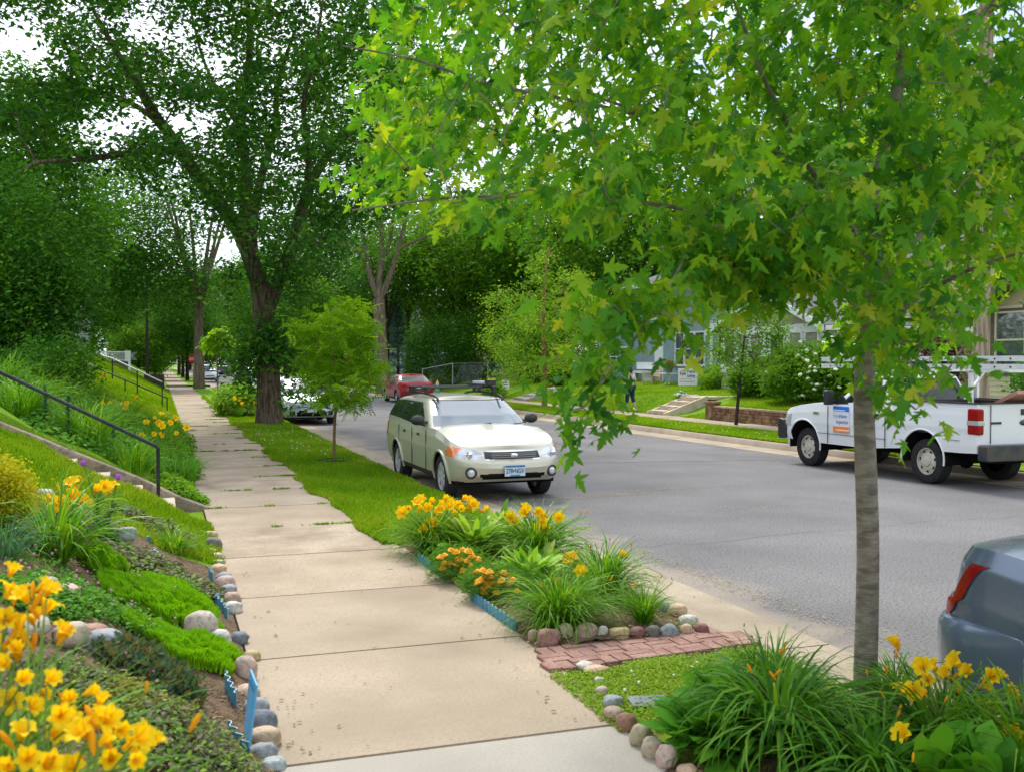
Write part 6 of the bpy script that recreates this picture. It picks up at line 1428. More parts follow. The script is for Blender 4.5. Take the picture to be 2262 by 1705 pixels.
# -- left garden
pl = [(20, 1245), (15, 1290), (60, 1300), (78, 1275), (100, 1285), (95, 1325), (15, 1345), (40, 1362), (125, 1375), (45, 1415), (20, 1440), (75, 1340), (45, 1470), (15, 1520), (100, 1475), (90, 1500), (60, 1530), (150, 1515), (180, 1500), (212, 1530), (200, 1560), (255, 1575), (45, 1595), (30, 1660), (95, 1650), (185, 1590), (225, 1560), (150, 1560), (285, 1600), (325, 1610), (290, 1640), (240, 1640), (110, 1590), (265, 1615), (160, 1660), (10, 1400), (130, 1545), (60, 1640), (215, 1610), (55, 1385)]
g = random.Random(77)
PF = [dd(x, y, 2.75 - .0012 * (y - 1250) + g.uniform(-.12, .12)) for x, y in pl]
G0 = (-.42, 2.45); nl_ = [(-.52, 2.95, 0), (-.35, 2.45, 1), (-.20, 2.15, 2)]
for k, (x, y, q) in enumerate(nl_):
    sel = [p for i, p in enumerate(PF) if i % 3 == q]
    lily(['golden daylily at the left picture edge, farther part of the near mass', 'golden daylily at the lower left corner, middle part of the near mass', 'golden daylily at the lower left, nearest to the camera'][k], (x, y, float(zl(x, y))), [.66, .6, .54][k], 300, .013, 40 + k, sel, 22, spread=.14, group='golden daylilies in the left foreground', fscale=.64, droop=1.3)
p_ = near(120, 1215, zf=zg); lily('big arching green daylily clump in the middle of the left garden', p_, .62, 260, .017, 50, [], 0, spread=.08, droop=1.6, e0=(68, 16))
p_ = near(140, 1150, zf=zg); dq = float((p_ - CAM) @ FW)
lily('golden daylily behind the big green clump, flowers against the lawn', p_, .42, 110, .013, 51, [dd(x, y, dq + g.uniform(-.15, .15)) for x, y in ((115, 1120), (125, 1090), (150, 1075), (158, 1090), (175, 1090), (130, 1103), (160, 1052), (205, 1062), (218, 1058), (240, 1062), (222, 1052), (105, 1082), (145, 1130), (120, 1145))], 8, fscale=1.2)
lily('grassy green clump drooping over the end of the left edging', near(375, 1195, zf=zg), .38, 170, .010, 52, [], 0, spread=.06, droop=1.7, e0=(62, 18))
lily('blue green grassy clump at the left picture edge', near(5, 1230, zf=zg), .40, 160, .009, 53, [], 0, spread=.06, m=L_BLUEG)
# liatris: stems with needle leaves and a purple knob
M['purple'] = mat('purple_bloom', (.30, .05, .50), (.42, .12, .6), scale=60)
for lb, x0, y0, x1, y1, s in (('blazing star with a purple tip, leaning left in front of the steps', 222, 1170, 180, 1000, 1), ('blazing star with a purple tip, upright in front of the steps', 232, 1175, 255, 1030, 2)):
    a = near(x0, y0, zf=zg); dq = float((a - CAM) @ FW); t_ = dd(x1, y1, dq); root = thing('blazing_star', lb, 'flowering plant', a); P = smooth_path([a * 0, (t_ - a) * [.35, .35, .5], t_ - a], 8)
    V, Fc = tube_np([P], [np.linspace(.009, .006, len(P))], 6); link('stem', npmesh('stem', V, Fc, M['stalk'], smooth=True), root)
    gq = np.random.default_rng(s); n = 330; u = gq.uniform(.02, .55, n); C = np.stack([np.interp(u, np.linspace(0, 1, len(P)), P[:, i]) for i in range(3)], -1)
    V, Fc, r = straps(n, .17, .008, s, 0, (40, 25), 1.5, 4, base=C); link('foliage', npmesh('foliage', V, Fc, L_BLUEG, rnd=r), root)
    b = MB(); b.ball(tuple(t_ - a), (.02, .02, .026), 8, 6); b.obj('flower_head', [M['purple']], root, smooth=True)
# soft mounds
def mound(label, loc, rx, ry, rz, leafm, n, per, size, seed, T=T_OVAL, name='ground_cover_plant', cat='ground cover', sig=.03, up=.6, down=.1):
    loc = np.asarray(loc, float); root = thing(name, label, cat, loc); gq = np.random.default_rng(seed)
    a = gq.uniform(0, 2 * pi, n); q = np.sqrt(gq.uniform(0, 1, n)); ed = 1 + .16 * np.sin(a * 3 + seed) + .1 * np.sin(a * 7)
    x, y = rx * q * np.cos(a) * ed, ry * q * np.sin(a) * ed; zz = np.array([float(zl(X, Y)) for X, Y in zip(x + loc[0], y + loc[1])]) - loc[2]
    C = np.stack([x, y, zz + rz * np.sqrt(np.maximum(0, 1 - q ** 2)) * gq.uniform(.5, 1.0, n)], -1)
    V, Fc, r = clusters_to_leaves(C, per, sig, size, T, seed, .6, down=down, up=up); link('foliage', npmesh('foliage', V, Fc, leafm, rnd=r), root); return root
def mown(label, loc, rx, ry, h, n, seed, m, hgt=.055, wd=.0055):
    loc = np.asarray(loc, float); root = thing('ground_cover_plant', label, 'ground cover', loc); gq = np.random.default_rng(seed)
    a = gq.uniform(0, 2 * pi, n); q = np.sqrt(gq.uniform(0, 1, n)); ed = 1 + .2 * np.sin(a * 3 + seed) + .1 * np.sin(a * 7 + 1); x, y = rx * q * np.cos(a) * ed, ry * q * np.sin(a) * ed
    z = zl(x + loc[0], y + loc[1]) - loc[2] + h * np.sqrt(np.maximum(0, 1 - q ** 4)) * (1 + .55 * np.sin(x * 24 + 2 * np.sin(y * 9)) * np.sin(y * 21) + .3 * np.sin(x * 60) * np.sin(y * 53)); P = np.stack([x, y, z], -1)
    o = grass('foliage', P, hgt, seed=seed, m=m, wd=wd); o.parent = root; del o['kind']; me = MB(); me.ball((0, 0, -.02), (rx * .85, ry * .85, h * .9), 20, 9); me.obj('cushion', [M['turf']], root, smooth=True, rot=(0, .46, 0)); return root
mown('bright green cushion mat beside the big pale boulder', near(360, 1308, zf=zg), .37, .40, .05, 9000, 61, L_SEDUM)
mown('bright green cushion mat below the round white stone', near(395, 1412, zf=zg), .34, .30, .05, 8000, 62, L_SEDUM)
mown('small dense green tuft right of the big arching clump', near(215, 1235, zf=zg), .15, .14, .10, 3500, 63, L_SEDUM, .05)
mound('bronze leaved creeping plant along the stone edging, upper patch', near(345, 1240, zf=zg), .46, .36, .06, L_AJUGA, 420, 12, .05, 64)
mound('bronze leaved plant by the lawn corner and the blue edging scrap', near(330, 1145, zf=zg), .34, .36, .07, L_AJUGA, 200, 12, .05, 65)
mound('bronze leaved plant filling the bottom of the left garden', near(405, 1630, zf=zg), .32, .40, .10, L_AJUGA, 620, 12, .032, 66)
mound('lavender like plant with thin grey green stems, behind the bottom bronze patch', near(325, 1475, zf=zg), .24, .22, .11, leafmat('grey_green_leaves', [(.04, .10, .05), (.07, .15, .08), (.14, .16, .06), (.20, .14, .06)], trans=.2), 300, 14, .05, 67, T=T_DIA, up=.1, down=-.9)
mound('pink flowered creeping herb between the two rows of cobbles', near(225, 1325, zf=zg), .30, .24, .05, L_HERB, 360, 11, .03, 68)
mound('creeping herb with tiny pink flowers left of the grey cobble', near(90, 1315, zf=zg), .26, .24, .07, L_HERB, 260, 11, .035, 69)
mound('low yellow green stonecrop below the large grey cobble', near(190, 1500, zf=zg), .30, .24, .04, L_AJUGA, 300, 12, .03, 70)
mound('yellow stonecrop behind the bottom flowers', near(330, 1560, zf=zg), .3, .3, .09, leafmat('stonecrop_leaves', [(.12, .13, .02), (.2, .22, .03), (.28, .26, .06)], trans=.25), 260, 13, .026, 71)
mound('small bushy herb beside the bare soil at the edging', near(395, 1285, zf=zg), .11, .1, .08, L_HERB, 50, 14, .03, 72)
mound('thin weeds around the bare soil in the left garden', near(290, 1275, zf=zg), .5, .4, .02, L_SEDUM, 130, 8, .022, 73)
mound('trailing weeds under the big arching clump', near(200, 1290, zf=zg), .5, .4, .03, L_HERB, 160, 8, .03, 74)
M['pink'] = mat('pink_bloom', (.6, .25, .45)); b = MB(); gq = random.Random(12)
for _ in range(40): x, y = gq.uniform(-.8, .1), gq.uniform(5.3, 7.6); b.ball((x, y, float(zl(x, y)) + .10), .009, 6, 4)
b.obj('pink_florets', [M['pink']], kind='stuff')
sh, _ = shrub('feathery chartreuse bush at the left picture edge beside the lawn', near(5, 1150, zf=zg) + [-.12, 0, 0], [(0, 0, .24, .30, .34, .27)], L_CHART, 300, 50, .03, 75, T=T_DIA, sig=.05, up=.2)

# -- planting beyond the near steps
zz = lambda x, y: float(zl(x, y)) - .02
gq = random.Random(5)
for i, (x, y, L, n, wd, lb, mm, af) in enumerate([
    (-.95, 15.0, .72, 340, .016, 'tall arching grass like clump just above the lower steps', L_LILY, 0), (-1.75, 15.2, .75, 320, .016, 'tall grassy clump under the middle of the black handrail', L_LILY, 0), (-.35, 14.9, .6, 220, .014, 'leafy clump beside the handrail post', L_LILY, 0),
    (.15, 15.3, .42, 220, .016, 'low leafy clump spilling on to the sidewalk at the foot of the steps', L_LILY2, 0), (.28, 16.8, .5, 160, .018, 'dark leafy clump at the sidewalk past the steps', L_BROAD, 0), (-1.5, 17.2, .7, 320, .015, 'bushy grass clump behind the tall ones on the bank', L_MID, 0),
    (-.7, 17.8, .8, 200, .014, 'soft leafy green clump in the middle of the bank planting', L_MID, 0), (-.1, 19.2, .75, 200, .013, 'green clump behind the orange daylilies', L_LILY, 0), (-2.3, 17.0, .75, 300, .016, 'dark grassy clump at the left picture edge above the handrail', L_LILY, 0),
    (-1.2, 20.5, .8, 200, .013, 'dark clump below the far lawn', L_MID, 0), (-2.1, 19.4, .8, 200, .014, 'clump of long green blades in front of the low dark shrub', L_LILY, 0), (.1, 22.0, .65, 180, .013, 'clump at the end of the bank planting beside the sidewalk', L_BROAD, 0), (-.75, 23.2, .7, 180, .013, 'last clump of the bank planting before the lawn', L_MID, 0)]):
    lily(lb, (x, y, zz(x, y)), L, n, wd, 80 + i, [], 0, spread=.22, m=mm, droop=1.35, e0=(74, 14), group='leafy clumps on the bank beyond the steps')
dl = [(.12, 17.6, 'orange daylily leaning over the sidewalk past the steps', 8), (-.55, 19.8, 'orange daylily high in the bank planting, five flowers', 6), (-1.35, 24.5, 'orange daylily at the foot of the far lawn', 4), (.0, 18.6, 'second orange daylily near the sidewalk edge', 6)]
for i, (x, y, lb, k) in enumerate(dl): lily(lb, (x, y, zz(x, y)), .58, 120, .014, 95 + i, [], 4, spread=.12, autofl=k, fscale=1.15, group='orange daylilies on the bank', bh=1.05)
mound('low weedy cover at the sidewalk end of the stair wall', (.22, 14.6, zz(.22, 14.6)), .34, .55, .14, L_BIRCH, 260, 14, .06, 103)
mound('leafy edge planting along the sidewalk beyond the steps', (.2, 19.5, zz(.2, 19.5)), .34, 2.6, .28, L_MID, 700, 16, .08, 104, sig=.07)
mound('leafy cover along the sidewalk further on', (.15, 25.0, zz(.15, 25)), .5, 3.0, .25, L_MID, 600, 16, .09, 105, sig=.08)
mound('green undergrowth across the bank beyond the steps', (-1.3, 18.2, zz(-1.3, 18.2)), 1.7, 3.4, .35, L_HERB, 1400, 16, .07, 106, sig=.08, up=.3)
for i, (x, y) in enumerate(((-1.15, 14.7), (-1.45, 14.9), (-.65, 16.0))):
    n = 150; u = np.random.default_rng(i).uniform(.05, 1, n); V, Fc, r = straps(n, .09, .022, 110 + i, 0, (40, 20), 1.0, 3, base=np.stack([0 * u, 0 * u, u * .62], -1)); root = thing('leafy_stem', ['tall silvery green stem plant left of its twin under the handrail', 'tall silvery green stem plant above the third step', 'tall silvery green stem plant behind the handrail post'][i], 'leafy plant', (x, y, zz(x, y)), 0); link('foliage', npmesh('foliage', V, Fc, L_BLUEG, rnd=r), root); MB().tube([(0, 0, 0), (0, 0, .66)], .006, 5).obj('stem', [M['stalk']], root)
# -- flower bed on the verge behind the elm
for i, (x, y, lb) in enumerate(((2.7, 38.5, 'leafy perennials at the near end of the verge bed behind the elm'), (2.9, 41.5, 'leafy perennials in the middle of the verge bed'), (3.0, 44.5, 'leafy perennials at the far end of the verge bed'))):
    shrub(lb, (x, y, .15), [(0, 0, .45, .85, 1.6, .55)], L_BIRCH, 150, 45, .11, 120 + i, sig=.14, name='perennial_clump', cat='leafy plant')
for i, (x, y) in enumerate(((2.6, 36.6), (3.2, 36.0), (2.55, 39.4), (2.9, 37.4))): lily(['orange daylily in the verge bed, nearest the sidewalk', 'orange daylily in the verge bed, just left of the elm trunk', 'orange daylily deeper in the verge bed', 'orange daylily in the middle of the verge bed'][i], (x, y, .15), .55, 90, .016, 130 + i, [], 3, autofl=6, fscale=1.5, group='orange daylilies in the verge bed')
# ================================================================ BUILDINGS, STEPS, FURNITURE, PEOPLE
M['step'] = mat('step_concrete', (.44, .36, .27), (.58, .49, .38), scale=3, rough=.9, bump=.3, bscale=80)
M['wallconc'] = mat('stair_wall_concrete', (.20, .16, .12), (.36, .30, .23), scale=3, rough=.95, bump=.5, bscale=40, c3=(.1, .08, .06), s3=18)
M['railblack'] = mat('black_iron', (.012, .018, .022), (.03, .04, .045), scale=20, rough=.35, metal=.5)
M['railgrey'] = mat('galvanised_pipe', (.38, .41, .44), rough=.4, metal=.6)
st = thing('garden_steps', 'concrete garden steps climbing the bank on the left', 'steps', (STEP_X0, 13.3, .15))
for k in range(11):
    x = -k * STEP_RUN; MB().bb((x - STEP_RUN - .03, -.72, k * STEP_RISE - .2), (x, .62, (k + 1) * STEP_RISE)).obj('step', [M['step']], st, bevel=.012)
b = MB(); pr = [(.42, -.12), (.42, .02), (.1, .16)] + [(-k * STEP_RUN * 1.0, .24 + k * STEP_RISE) for k in range(1, 12)] + [(-11.2 * STEP_RUN, 1.2)]
b.prism(pr, .63, .83, 'y'); b.obj('stair_wall', [M['wallconc']], st, bevel=.02)
def handrail(label, pts, posts, m, r=.021, grp=None):
    root = thing('handrail', label, 'handrail', pts[0], 0, grp); o = np.array(pts[0])
    MB().tube([np.array(p) - o for p in pts], r, 10).obj('rail', [m], root, smooth=True)
    for a, h in posts: MB().tube([np.array(a) - o, np.array(a) - o + [0, 0, h]], r * .95, 8).obj('post', [M['railblack']], root, smooth=True)
HR = 'handrails on the left bank'
y0 = 13.72
handrail('black pipe handrail beside the near garden steps', [(-.03, y0, 1.0), (-1.85, y0, 1.965), (-3.4, y0, 2.75)], [((-.03, y0, .12), .88), ((-3.38, y0, 1.6), 1.15)], M['railblack'], .024, HR)
A = atd(371, 880, 35.2); B_ = A + np.array([-2.75, 0, 1.28]); handrail('black handrail of the far steps, nearer of the pair', [A, B_, B_ + [-.7, 0, .05]], [(A - [.03, 0, .62], .62), (A + (B_ - A) * .5 - [0, 0, .6], .6), (B_ - [0, 0, .65], .65)], M['railblack'], .022, HR)
A = atd(358, 844, 37.5); B_ = atd(248, 792, 37.5); C_ = atd(213, 782, 37.5); handrail('grey topped handrail of the far steps, farther of the pair', [A, B_, C_], [(A - [0, 0, .92], .92), (A + (B_ - A) * .5 - [0, 0, .9], .9), (B_ - [0, 0, .75], .75)], M['railgrey'], .024, HR)
st2 = thing('garden_steps', 'far concrete steps between the two handrails on the bank', 'steps', (.30, 37.0, .15))
for k in range(8): MB().bb((-k * .38 - .42, -.55, k * .19 - .2), (-k * .38, .55, (k + 1) * .19)).obj('step', [M['step']], st2)
o = MB().bb((-.95, 67.8, .3), (.26, 68.1, 1.28)).obj('timber_wall', [mat('dark_timber', (.05, .035, .03), (.1, .07, .055), scale=8)], None, label='low dark timber retaining wall by the cross street', category='wall')
# ---------- houses
M['sid_blue'] = mat('blue_siding', (.20, .29, .34), (.25, .34, .39), scale=1.5, rough=.7); M['sid_tan'] = mat('tan_siding', (.33, .29, .23), (.38, .34, .28), scale=1.5, rough=.7)
M['sid_cream'] = mat('cream_siding', (.52, .46, .30), (.58, .52, .36), scale=1.5, rough=.7); M['trim_white'] = mat('white_trim', (.70, .73, .76), (.76, .78, .8), scale=4, rough=.5)
M['trim_brown'] = mat('brown_trim', (.13, .09, .09), (.17, .12, .12), scale=4, rough=.6); M['shingle_grey'] = mat('grey_shingle', (.10, .10, .11), (.19, .19, .21), scale=9, rough=.95, bump=.6, bscale=30, mapscale=(1, 1, 6))
M['shingle_red'] = mat('brown_red_shingle', (.22, .10, .075), (.34, .17, .13), scale=9, rough=.95, bump=.6, bscale=30, mapscale=(1, 1, 6)); M['pane'] = mat('window_glass', (.03, .04, .05), (.10, .12, .13), scale=2.2, rough=.05, spec=1, coat=1)
M['blind'] = mat('window_shade', (.20, .17, .15), (.27, .23, .20), scale=3, rough=.3, coat=.6); M['shutter'] = mat('dark_shutter', (.03, .05, .07), rough=.6); M['cream_trim'] = mat('cream_trim', (.62, .58, .42), rough=.6)
M['yellow_wall'] = mat('yellow_stucco', (.58, .50, .24), (.62, .54, .28), scale=4, rough=.9)
def lap(b, face, pos, z0, z1, ulo, uhi, dz=.13, out=.022, mi=0):
    """lap siding: one tilted board per course, ulo/uhi are functions of height"""
    n = max(1, int(round((z1 - z0) / dz))); h = (z1 - z0) / n
    for i in range(n):
        za, zb_ = z0 + i * h, z0 + (i + 1) * h; a, c = ulo(za + h / 2), uhi(za + h / 2)
        if c - a < .02: continue
        q = [(pos - out, a, za), (pos - out, c, za), (pos - .004, c, zb_), (pos - .004, a, zb_), (pos, a, za), (pos, c, za)]
        if face == 'y': q = [(p[1], p[0], p[2]) for p in q]; b.add(q, [(0, 1, 2, 3), (4, 5, 1, 0)], mi)
        else: b.add(q, [(3, 2, 1, 0), (0, 1, 5, 4)], mi)
def window(root, face, pos, u, z, w_, h, frame, glass, sash=True, fr=.07, shade=None):
    """double-hung window; pos is the wall plane, u the centre along the wall"""
    def bx(b, u0, u1, z0, z1, d0, d1, mi=0):
        if face == 'x': b.bb((pos - d1, u0, z0), (pos - d0, u1, z1), mi)
        else: b.bb((u0, pos - d1, z0), (u1, pos - d0, z1), mi)
    b = MB(); a, c = u - w_ / 2, u + w_ / 2
    bx(b, a - fr, a, z - .05, z + h + fr, .0, .07); bx(b, c, c + fr, z - .05, z + h + fr, .0, .07); bx(b, a, c, z + h, z + h + fr, .0, .07); bx(b, a - fr - .03, c + fr + .03, z - fr - .03, z - .05 + .0, .0, .10); bx(b, a, c, z - .05, z, 0, .06)
    if sash: bx(b, a, c, z + h * .5 - .025, z + h * .5 + .025, .0, .055)
    f = b.obj('window', [frame], root); p = MB(); bx(p, a, c, z, z + h, .005, .03); p.obj('pane', [glass], f)
    return f
# blue house
H1 = thing('blue_house', 'grey blue two storey house with white windows behind the lawn chairs', 'house', (23.3, 38.3, .9))
b = MB(); b.bb((0.01, 0.01, -.5), (9, 9.8, 5.0)); b.bb((0.01, 9.8, -.5), (7, 14.3, 3.3)); b.obj('wall', [M['sid_blue']], H1)
b = MB(); lap(b, 'x', 0, 0, 5.0, lambda z: 0, lambda z: 9.8); b.obj('siding', [M['sid_blue']], H1); b = MB(); lap(b, 'x', 0, 0, 3.2, lambda z: 9.8, lambda z: 14.3); b.obj('siding', [M['sid_blue']], H1); b = MB(); lap(b, 'y', 0, 0, 5.0, lambda z: 0, lambda z: 9); b.obj('siding', [M['sid_blue']], H1)
b = MB(); b.add([(-.6, -.6, 5.0), (9.6, -.6, 5.0), (9.6, 10.4, 5.0), (-.6, 10.4, 5.0), (4.4, 4.2, 7.2), (4.6, 5.6, 7.2)], [(0, 4, 5, 3), (0, 1, 4), (1, 2, 5, 4), (2, 3, 5), (3, 2, 1, 0)]); b.obj('roof', [M['shingle_grey']], H1)
b = MB(); b.add([(-.5, 9.8, 3.25), (7.4, 9.8, 3.25), (7.4, 14.9, 3.25), (-.5, 14.9, 3.25), (3.4, 9.8, 4.4), (3.4, 12.6, 4.4)], [(0, 4, 5, 3), (1, 2, 5, 4), (2, 3, 5), (3, 2, 1, 0), (0, 1, 4)]); b.obj('roof', [M['shingle_grey']], H1)
b = MB(); b.bb((-.66, -.62, 4.86), (-.58, 10.42, 5.02)); b.bb((-.6, -.66, 4.86), (9.6, -.58, 5.02)); b.bb((-.55, 9.8, 3.14), (-.49, 14.95, 3.28)); b.obj('gutter', [M['trim_white']], H1)
b = MB(); b.bb((-.58, -.58, 4.93), (.02, 10.4, 4.97)); b.obj('soffit', [M['trim_white']], H1)
for q0, q1 in (((-.035, 1.9, 0), (-.0, 2.1, 3.0)), ((-.03, -.02, 0), (.02, .1, 5)), ((-.03, 14.22, 0), (.02, 14.34, 3.2))): MB().bb(q0, q1).obj('corner_board', [M['trim_white']], H1)
for y in (3.0, 3.95, 4.9): window(H1, 'x', 0, y, 1.05, .8, 1.45, M['trim_white'], M['pane'])
window(H1, 'x', 0, .95, 1.05, .75, 1.35, M['trim_white'], M['pane'])
for y in (11.0, 12.4, 13.4): window(H1, 'x', 0, y, 1.0, .75, .9, M['trim_white'], M['pane'])
for y in (2.6, 7.6): 
    window(H1, 'x', 0, y, 3.35, .75, 1.15, M['trim_white'], M['pane'])
    for s in (-1, 1): MB().bb((-.05, y + s * .62 - .17, 3.28), (-.0, y + s * .62 + .17, 4.55)).obj('shutter', [M['shutter']], H1)
dr = MB().bb((-.05, 6.6, 0), (0, 7.5, 2.1)).obj('door', [M['trim_white']], H1); MB().bb((-.9, 6.4, -.3), (0, 7.7, .02)).obj('stoop', [M['step']], H1)
# picket fence between the houses
PF_ = thing('picket_fence', 'short white picket fence between the blue house and the bungalow', 'fence', (23.3, 36.6, .95))
for i in range(12): MB().bb((-.01, i * .13, 0), (.01, i * .13 + .07, 1.05)).obj('picket', [M['trim_white']], PF_)
MB().bb((.01, 0, .3), (.04, 1.55, .37)).obj('rail', [M['trim_white']], PF_); MB().bb((.01, 0, .8), (.04, 1.55, .87)).obj('rail', [M['trim_white']], PF_)
# bungalow with the gabled porch
H2 = thing('bungalow', 'tan bungalow with a white windowed gable porch behind the flowering shrub', 'house', (21.5, 29.5, .9)); PW = 6.9; pk = PW / 2; eav = 2.5; sl = .36
b = MB(); b.bb((.01, .01, -.5), (5.8, PW, eav)); b.prism([(0.02, eav), (PW, eav), (pk, eav + pk * sl)], .02, 5.8, 'x'); b.obj('wall', [M['sid_tan']], H2)
b = MB(); lap(b, 'x', 0, eav, eav + pk * sl - .05, lambda z: (z - eav) / sl, lambda z: PW - (z - eav) / sl, .15); b.obj('siding', [M['sid_tan']], H2)
b = MB(); lap(b, 'y', 0, 0, eav, lambda z: 1.6, lambda z: 5.8); b.obj('siding', [M['sid_tan']], H2)
b = MB(); lap(b, 'x', 0, -.3, .75, lambda z: 0, lambda z: PW); b.obj('siding', [M['sid_tan']], H2)
b = MB(); b.bb((-.03, -.03, .75), (.01, PW + .03, eav)); b.bb((-.03, -.03, 0), (1.6, .01, eav)); b.bb((-.06, -.06, eav - .28), (0, PW, eav + .02)); b.obj('porch_panel', [M['trim_white']], H2)
for y in (.75, 1.72): window(H2, 'x', -.03, y, 1.0, .68, 1.2, M['trim_white'], M['blind'])
for y in (4.3, 5.2, 6.1): window(H2, 'x', -.03, y, 1.0, .66, 1.2, M['trim_white'], M['blind'])
d = MB().bb((-.06, 2.45, .1), (-.02, 3.3, 2.15)).obj('door', [M['shutter']], H2); MB().bb((-.09, 2.37, .1), (-.06, 2.45, 2.22)).obj('door_frame', [M['trim_white']], d)
window(H2, 'y', -.03, .8, 1.0, .75, 1.2, M['trim_white'], M['blind']); window(H2, 'y', -.022, 3.4, .9, .8, 1.35, M['trim_white'], M['shutter'], sash=False)
for s in (0, 1):
    b = MB(); y_e = -.45 if s == 0 else PW + .45; ze = eav - .45 * sl
    q = [(-.45, y_e, ze), (6.2, y_e, ze), (6.2, pk, eav + pk * sl), (-.45, pk, eav + pk * sl)]; V = q + [(x, y, z + .1) for x, y, z in q]
    b.add(V, [(0, 1, 2, 3), (7, 6, 5, 4), (0, 4, 5, 1), (1, 5, 6, 2), (2, 6, 7, 3), (3, 7, 4, 0)]); b.obj('roof', [M['shingle_grey']], H2)
    q = [(-.5, y_e, ze - .12), (-.5, pk, eav + pk * sl - .12), (-.5, pk, eav + pk * sl + .12), (-.5, y_e, ze + .12)]; b = MB(); b.add(q + [(x + .045, y, z) for x, y, z in q], [(0, 1, 2, 3), (7, 6, 5, 4), (0, 4, 5, 1), (1, 5, 6, 2), (2, 6, 7, 3), (3, 7, 4, 0)]); b.obj('bargeboard', [M['trim_white']], H2)
b = MB(); b.bb((-.4, -.52, eav - .26), (6.2, -.45, eav - .1)); b.obj('gutter', [M['trim_white']], H2)
b = MB(); b.ball((-.1, pk, eav + .45), .1, 10, 7); b.obj('porch_lamp', [mat('amber_lamp_glass', (.8, .4, .03), rough=.3)], H2, smooth=True)
# yellow house glimpsed in the gap
H3 = thing('yellow_house', 'pale yellow house with a striped awning seen in the gap behind the utility pole', 'house', (30.2, 30.6, 1.0)); b = MB(); b.bb((0, 0, -.5), (7, 7, 5.4)); b.obj('wall', [M['yellow_wall']], H3)
b = MB(); b.prism([(-.1, .0), (1.5, .0), (1.5, .06), (.05, .7)], -.4, 0, 'x'); b.bb((-.5, -.9, 2.35), (1.7, .0, 2.45)); b.add([(-.4, -.9, 2.45), (1.6, -.9, 2.45), (1.5, -.0, 3.3), (-.2, 0, 3.3)], [(0, 1, 2, 3)]); b.v = b.v; b.obj('awning', [M['cream_trim']], H3); window(H3, 'y', 0, .95, 1.1, .7, 1.2, M['trim_white'], M['pane'])
b = MB(); b.add([(-.5, -.5, 5.4), (7.5, -.5, 5.4), (7.5, 7.5, 5.4), (-.5, 7.5, 5.4), (3.5, 3.5, 7.8)], [(0, 1, 4), (1, 2, 4), (2, 3, 4), (3, 0, 4), (3, 2, 1, 0)]); b.obj('roof', [M['shingle_grey']], H3)
# right house: cream siding, brown trim, brown red roof
H4 = thing('cream_house', 'cream sided house with brown trim and a brown red roof at the right picture edge', 'house', (21.5, 14.8, .9)); PW = 7.5; pk = PW / 2; eav = 2.6; sl = .52
b = MB(); b.bb((.02, .01, -.5), (3, PW, eav)); b.prism([(0.02, eav), (PW, eav), (pk, eav + pk * sl)], .02, 3, 'x'); b.bb((3, -1.2, -.5), (11, 8.6, 3.2)); b.obj('wall', [M['sid_cream']], H4)
b = MB(); lap(b, 'x', 0, eav, eav + pk * sl - .05, lambda z: (z - eav) / sl, lambda z: PW - (z - eav) / sl, .14); b.obj('siding', [M['sid_cream']], H4); b = MB(); lap(b, 'x', 0, -.3, .8, lambda z: 0, lambda z: PW, .14); b.obj('siding', [M['sid_cream']], H4)
b = MB(); b.bb((-.05, -.03, .8), (.01, PW + .03, eav + .04)); b.obj('porch_panel', [M['trim_brown']], H4); MB().bb((-.07, -.05, eav + .0), (.0, PW + .05, eav + .07)).obj('trim_board', [M['cream_trim']], H4)
for y in (6.65, 5.2, 4.2, 2.6, 1.4): window(H4, 'x', -.05, y, 1.05, .95, 1.42, M['cream_trim'], M['pane'], fr=.05)
for s in (0, 1):
    y_e = -.8 if s == 0 else PW + .8; ze = eav - .8 * sl
    q = [(-.7, y_e, ze), (4, y_e, ze), (4, pk, eav + pk * sl), (-.7, pk, eav + pk * sl)]; b = MB(); b.add(q + [(x, y, z + .1) for x, y, z in q], [(0, 1, 2, 3), (7, 6, 5, 4), (0, 4, 5, 1), (1, 5, 6, 2), (2, 6, 7, 3), (3, 7, 4, 0)]); b.obj('roof', [M['shingle_red']], H4)
    q = [(-.76, y_e, ze - .12), (-.76, pk, eav + pk * sl - .12), (-.76, pk, eav + pk * sl + .12), (-.76, y_e, ze + .12)]; b = MB(); b.add(q + [(x + .06, y, z) for x, y, z in q], [(0, 1, 2, 3), (7, 6, 5, 4), (0, 4, 5, 1), (1, 5, 6, 2), (2, 6, 7, 3), (3, 7, 4, 0)]); b.obj('bargeboard', [M['trim_brown']], H4)
b = MB(); b.add([(2.4, -1.8, 3.15), (2.4, 9.2, 3.15), (7, 9.2, 5.9), (7, -1.8, 5.9), (11.6, -1.8, 3.15), (11.6, 9.2, 3.15)], [(0, 3, 2, 1), (3, 4, 5, 2), (1, 2, 5), (0, 4, 3)]); b.obj('roof', [M['shingle_red']], H4)
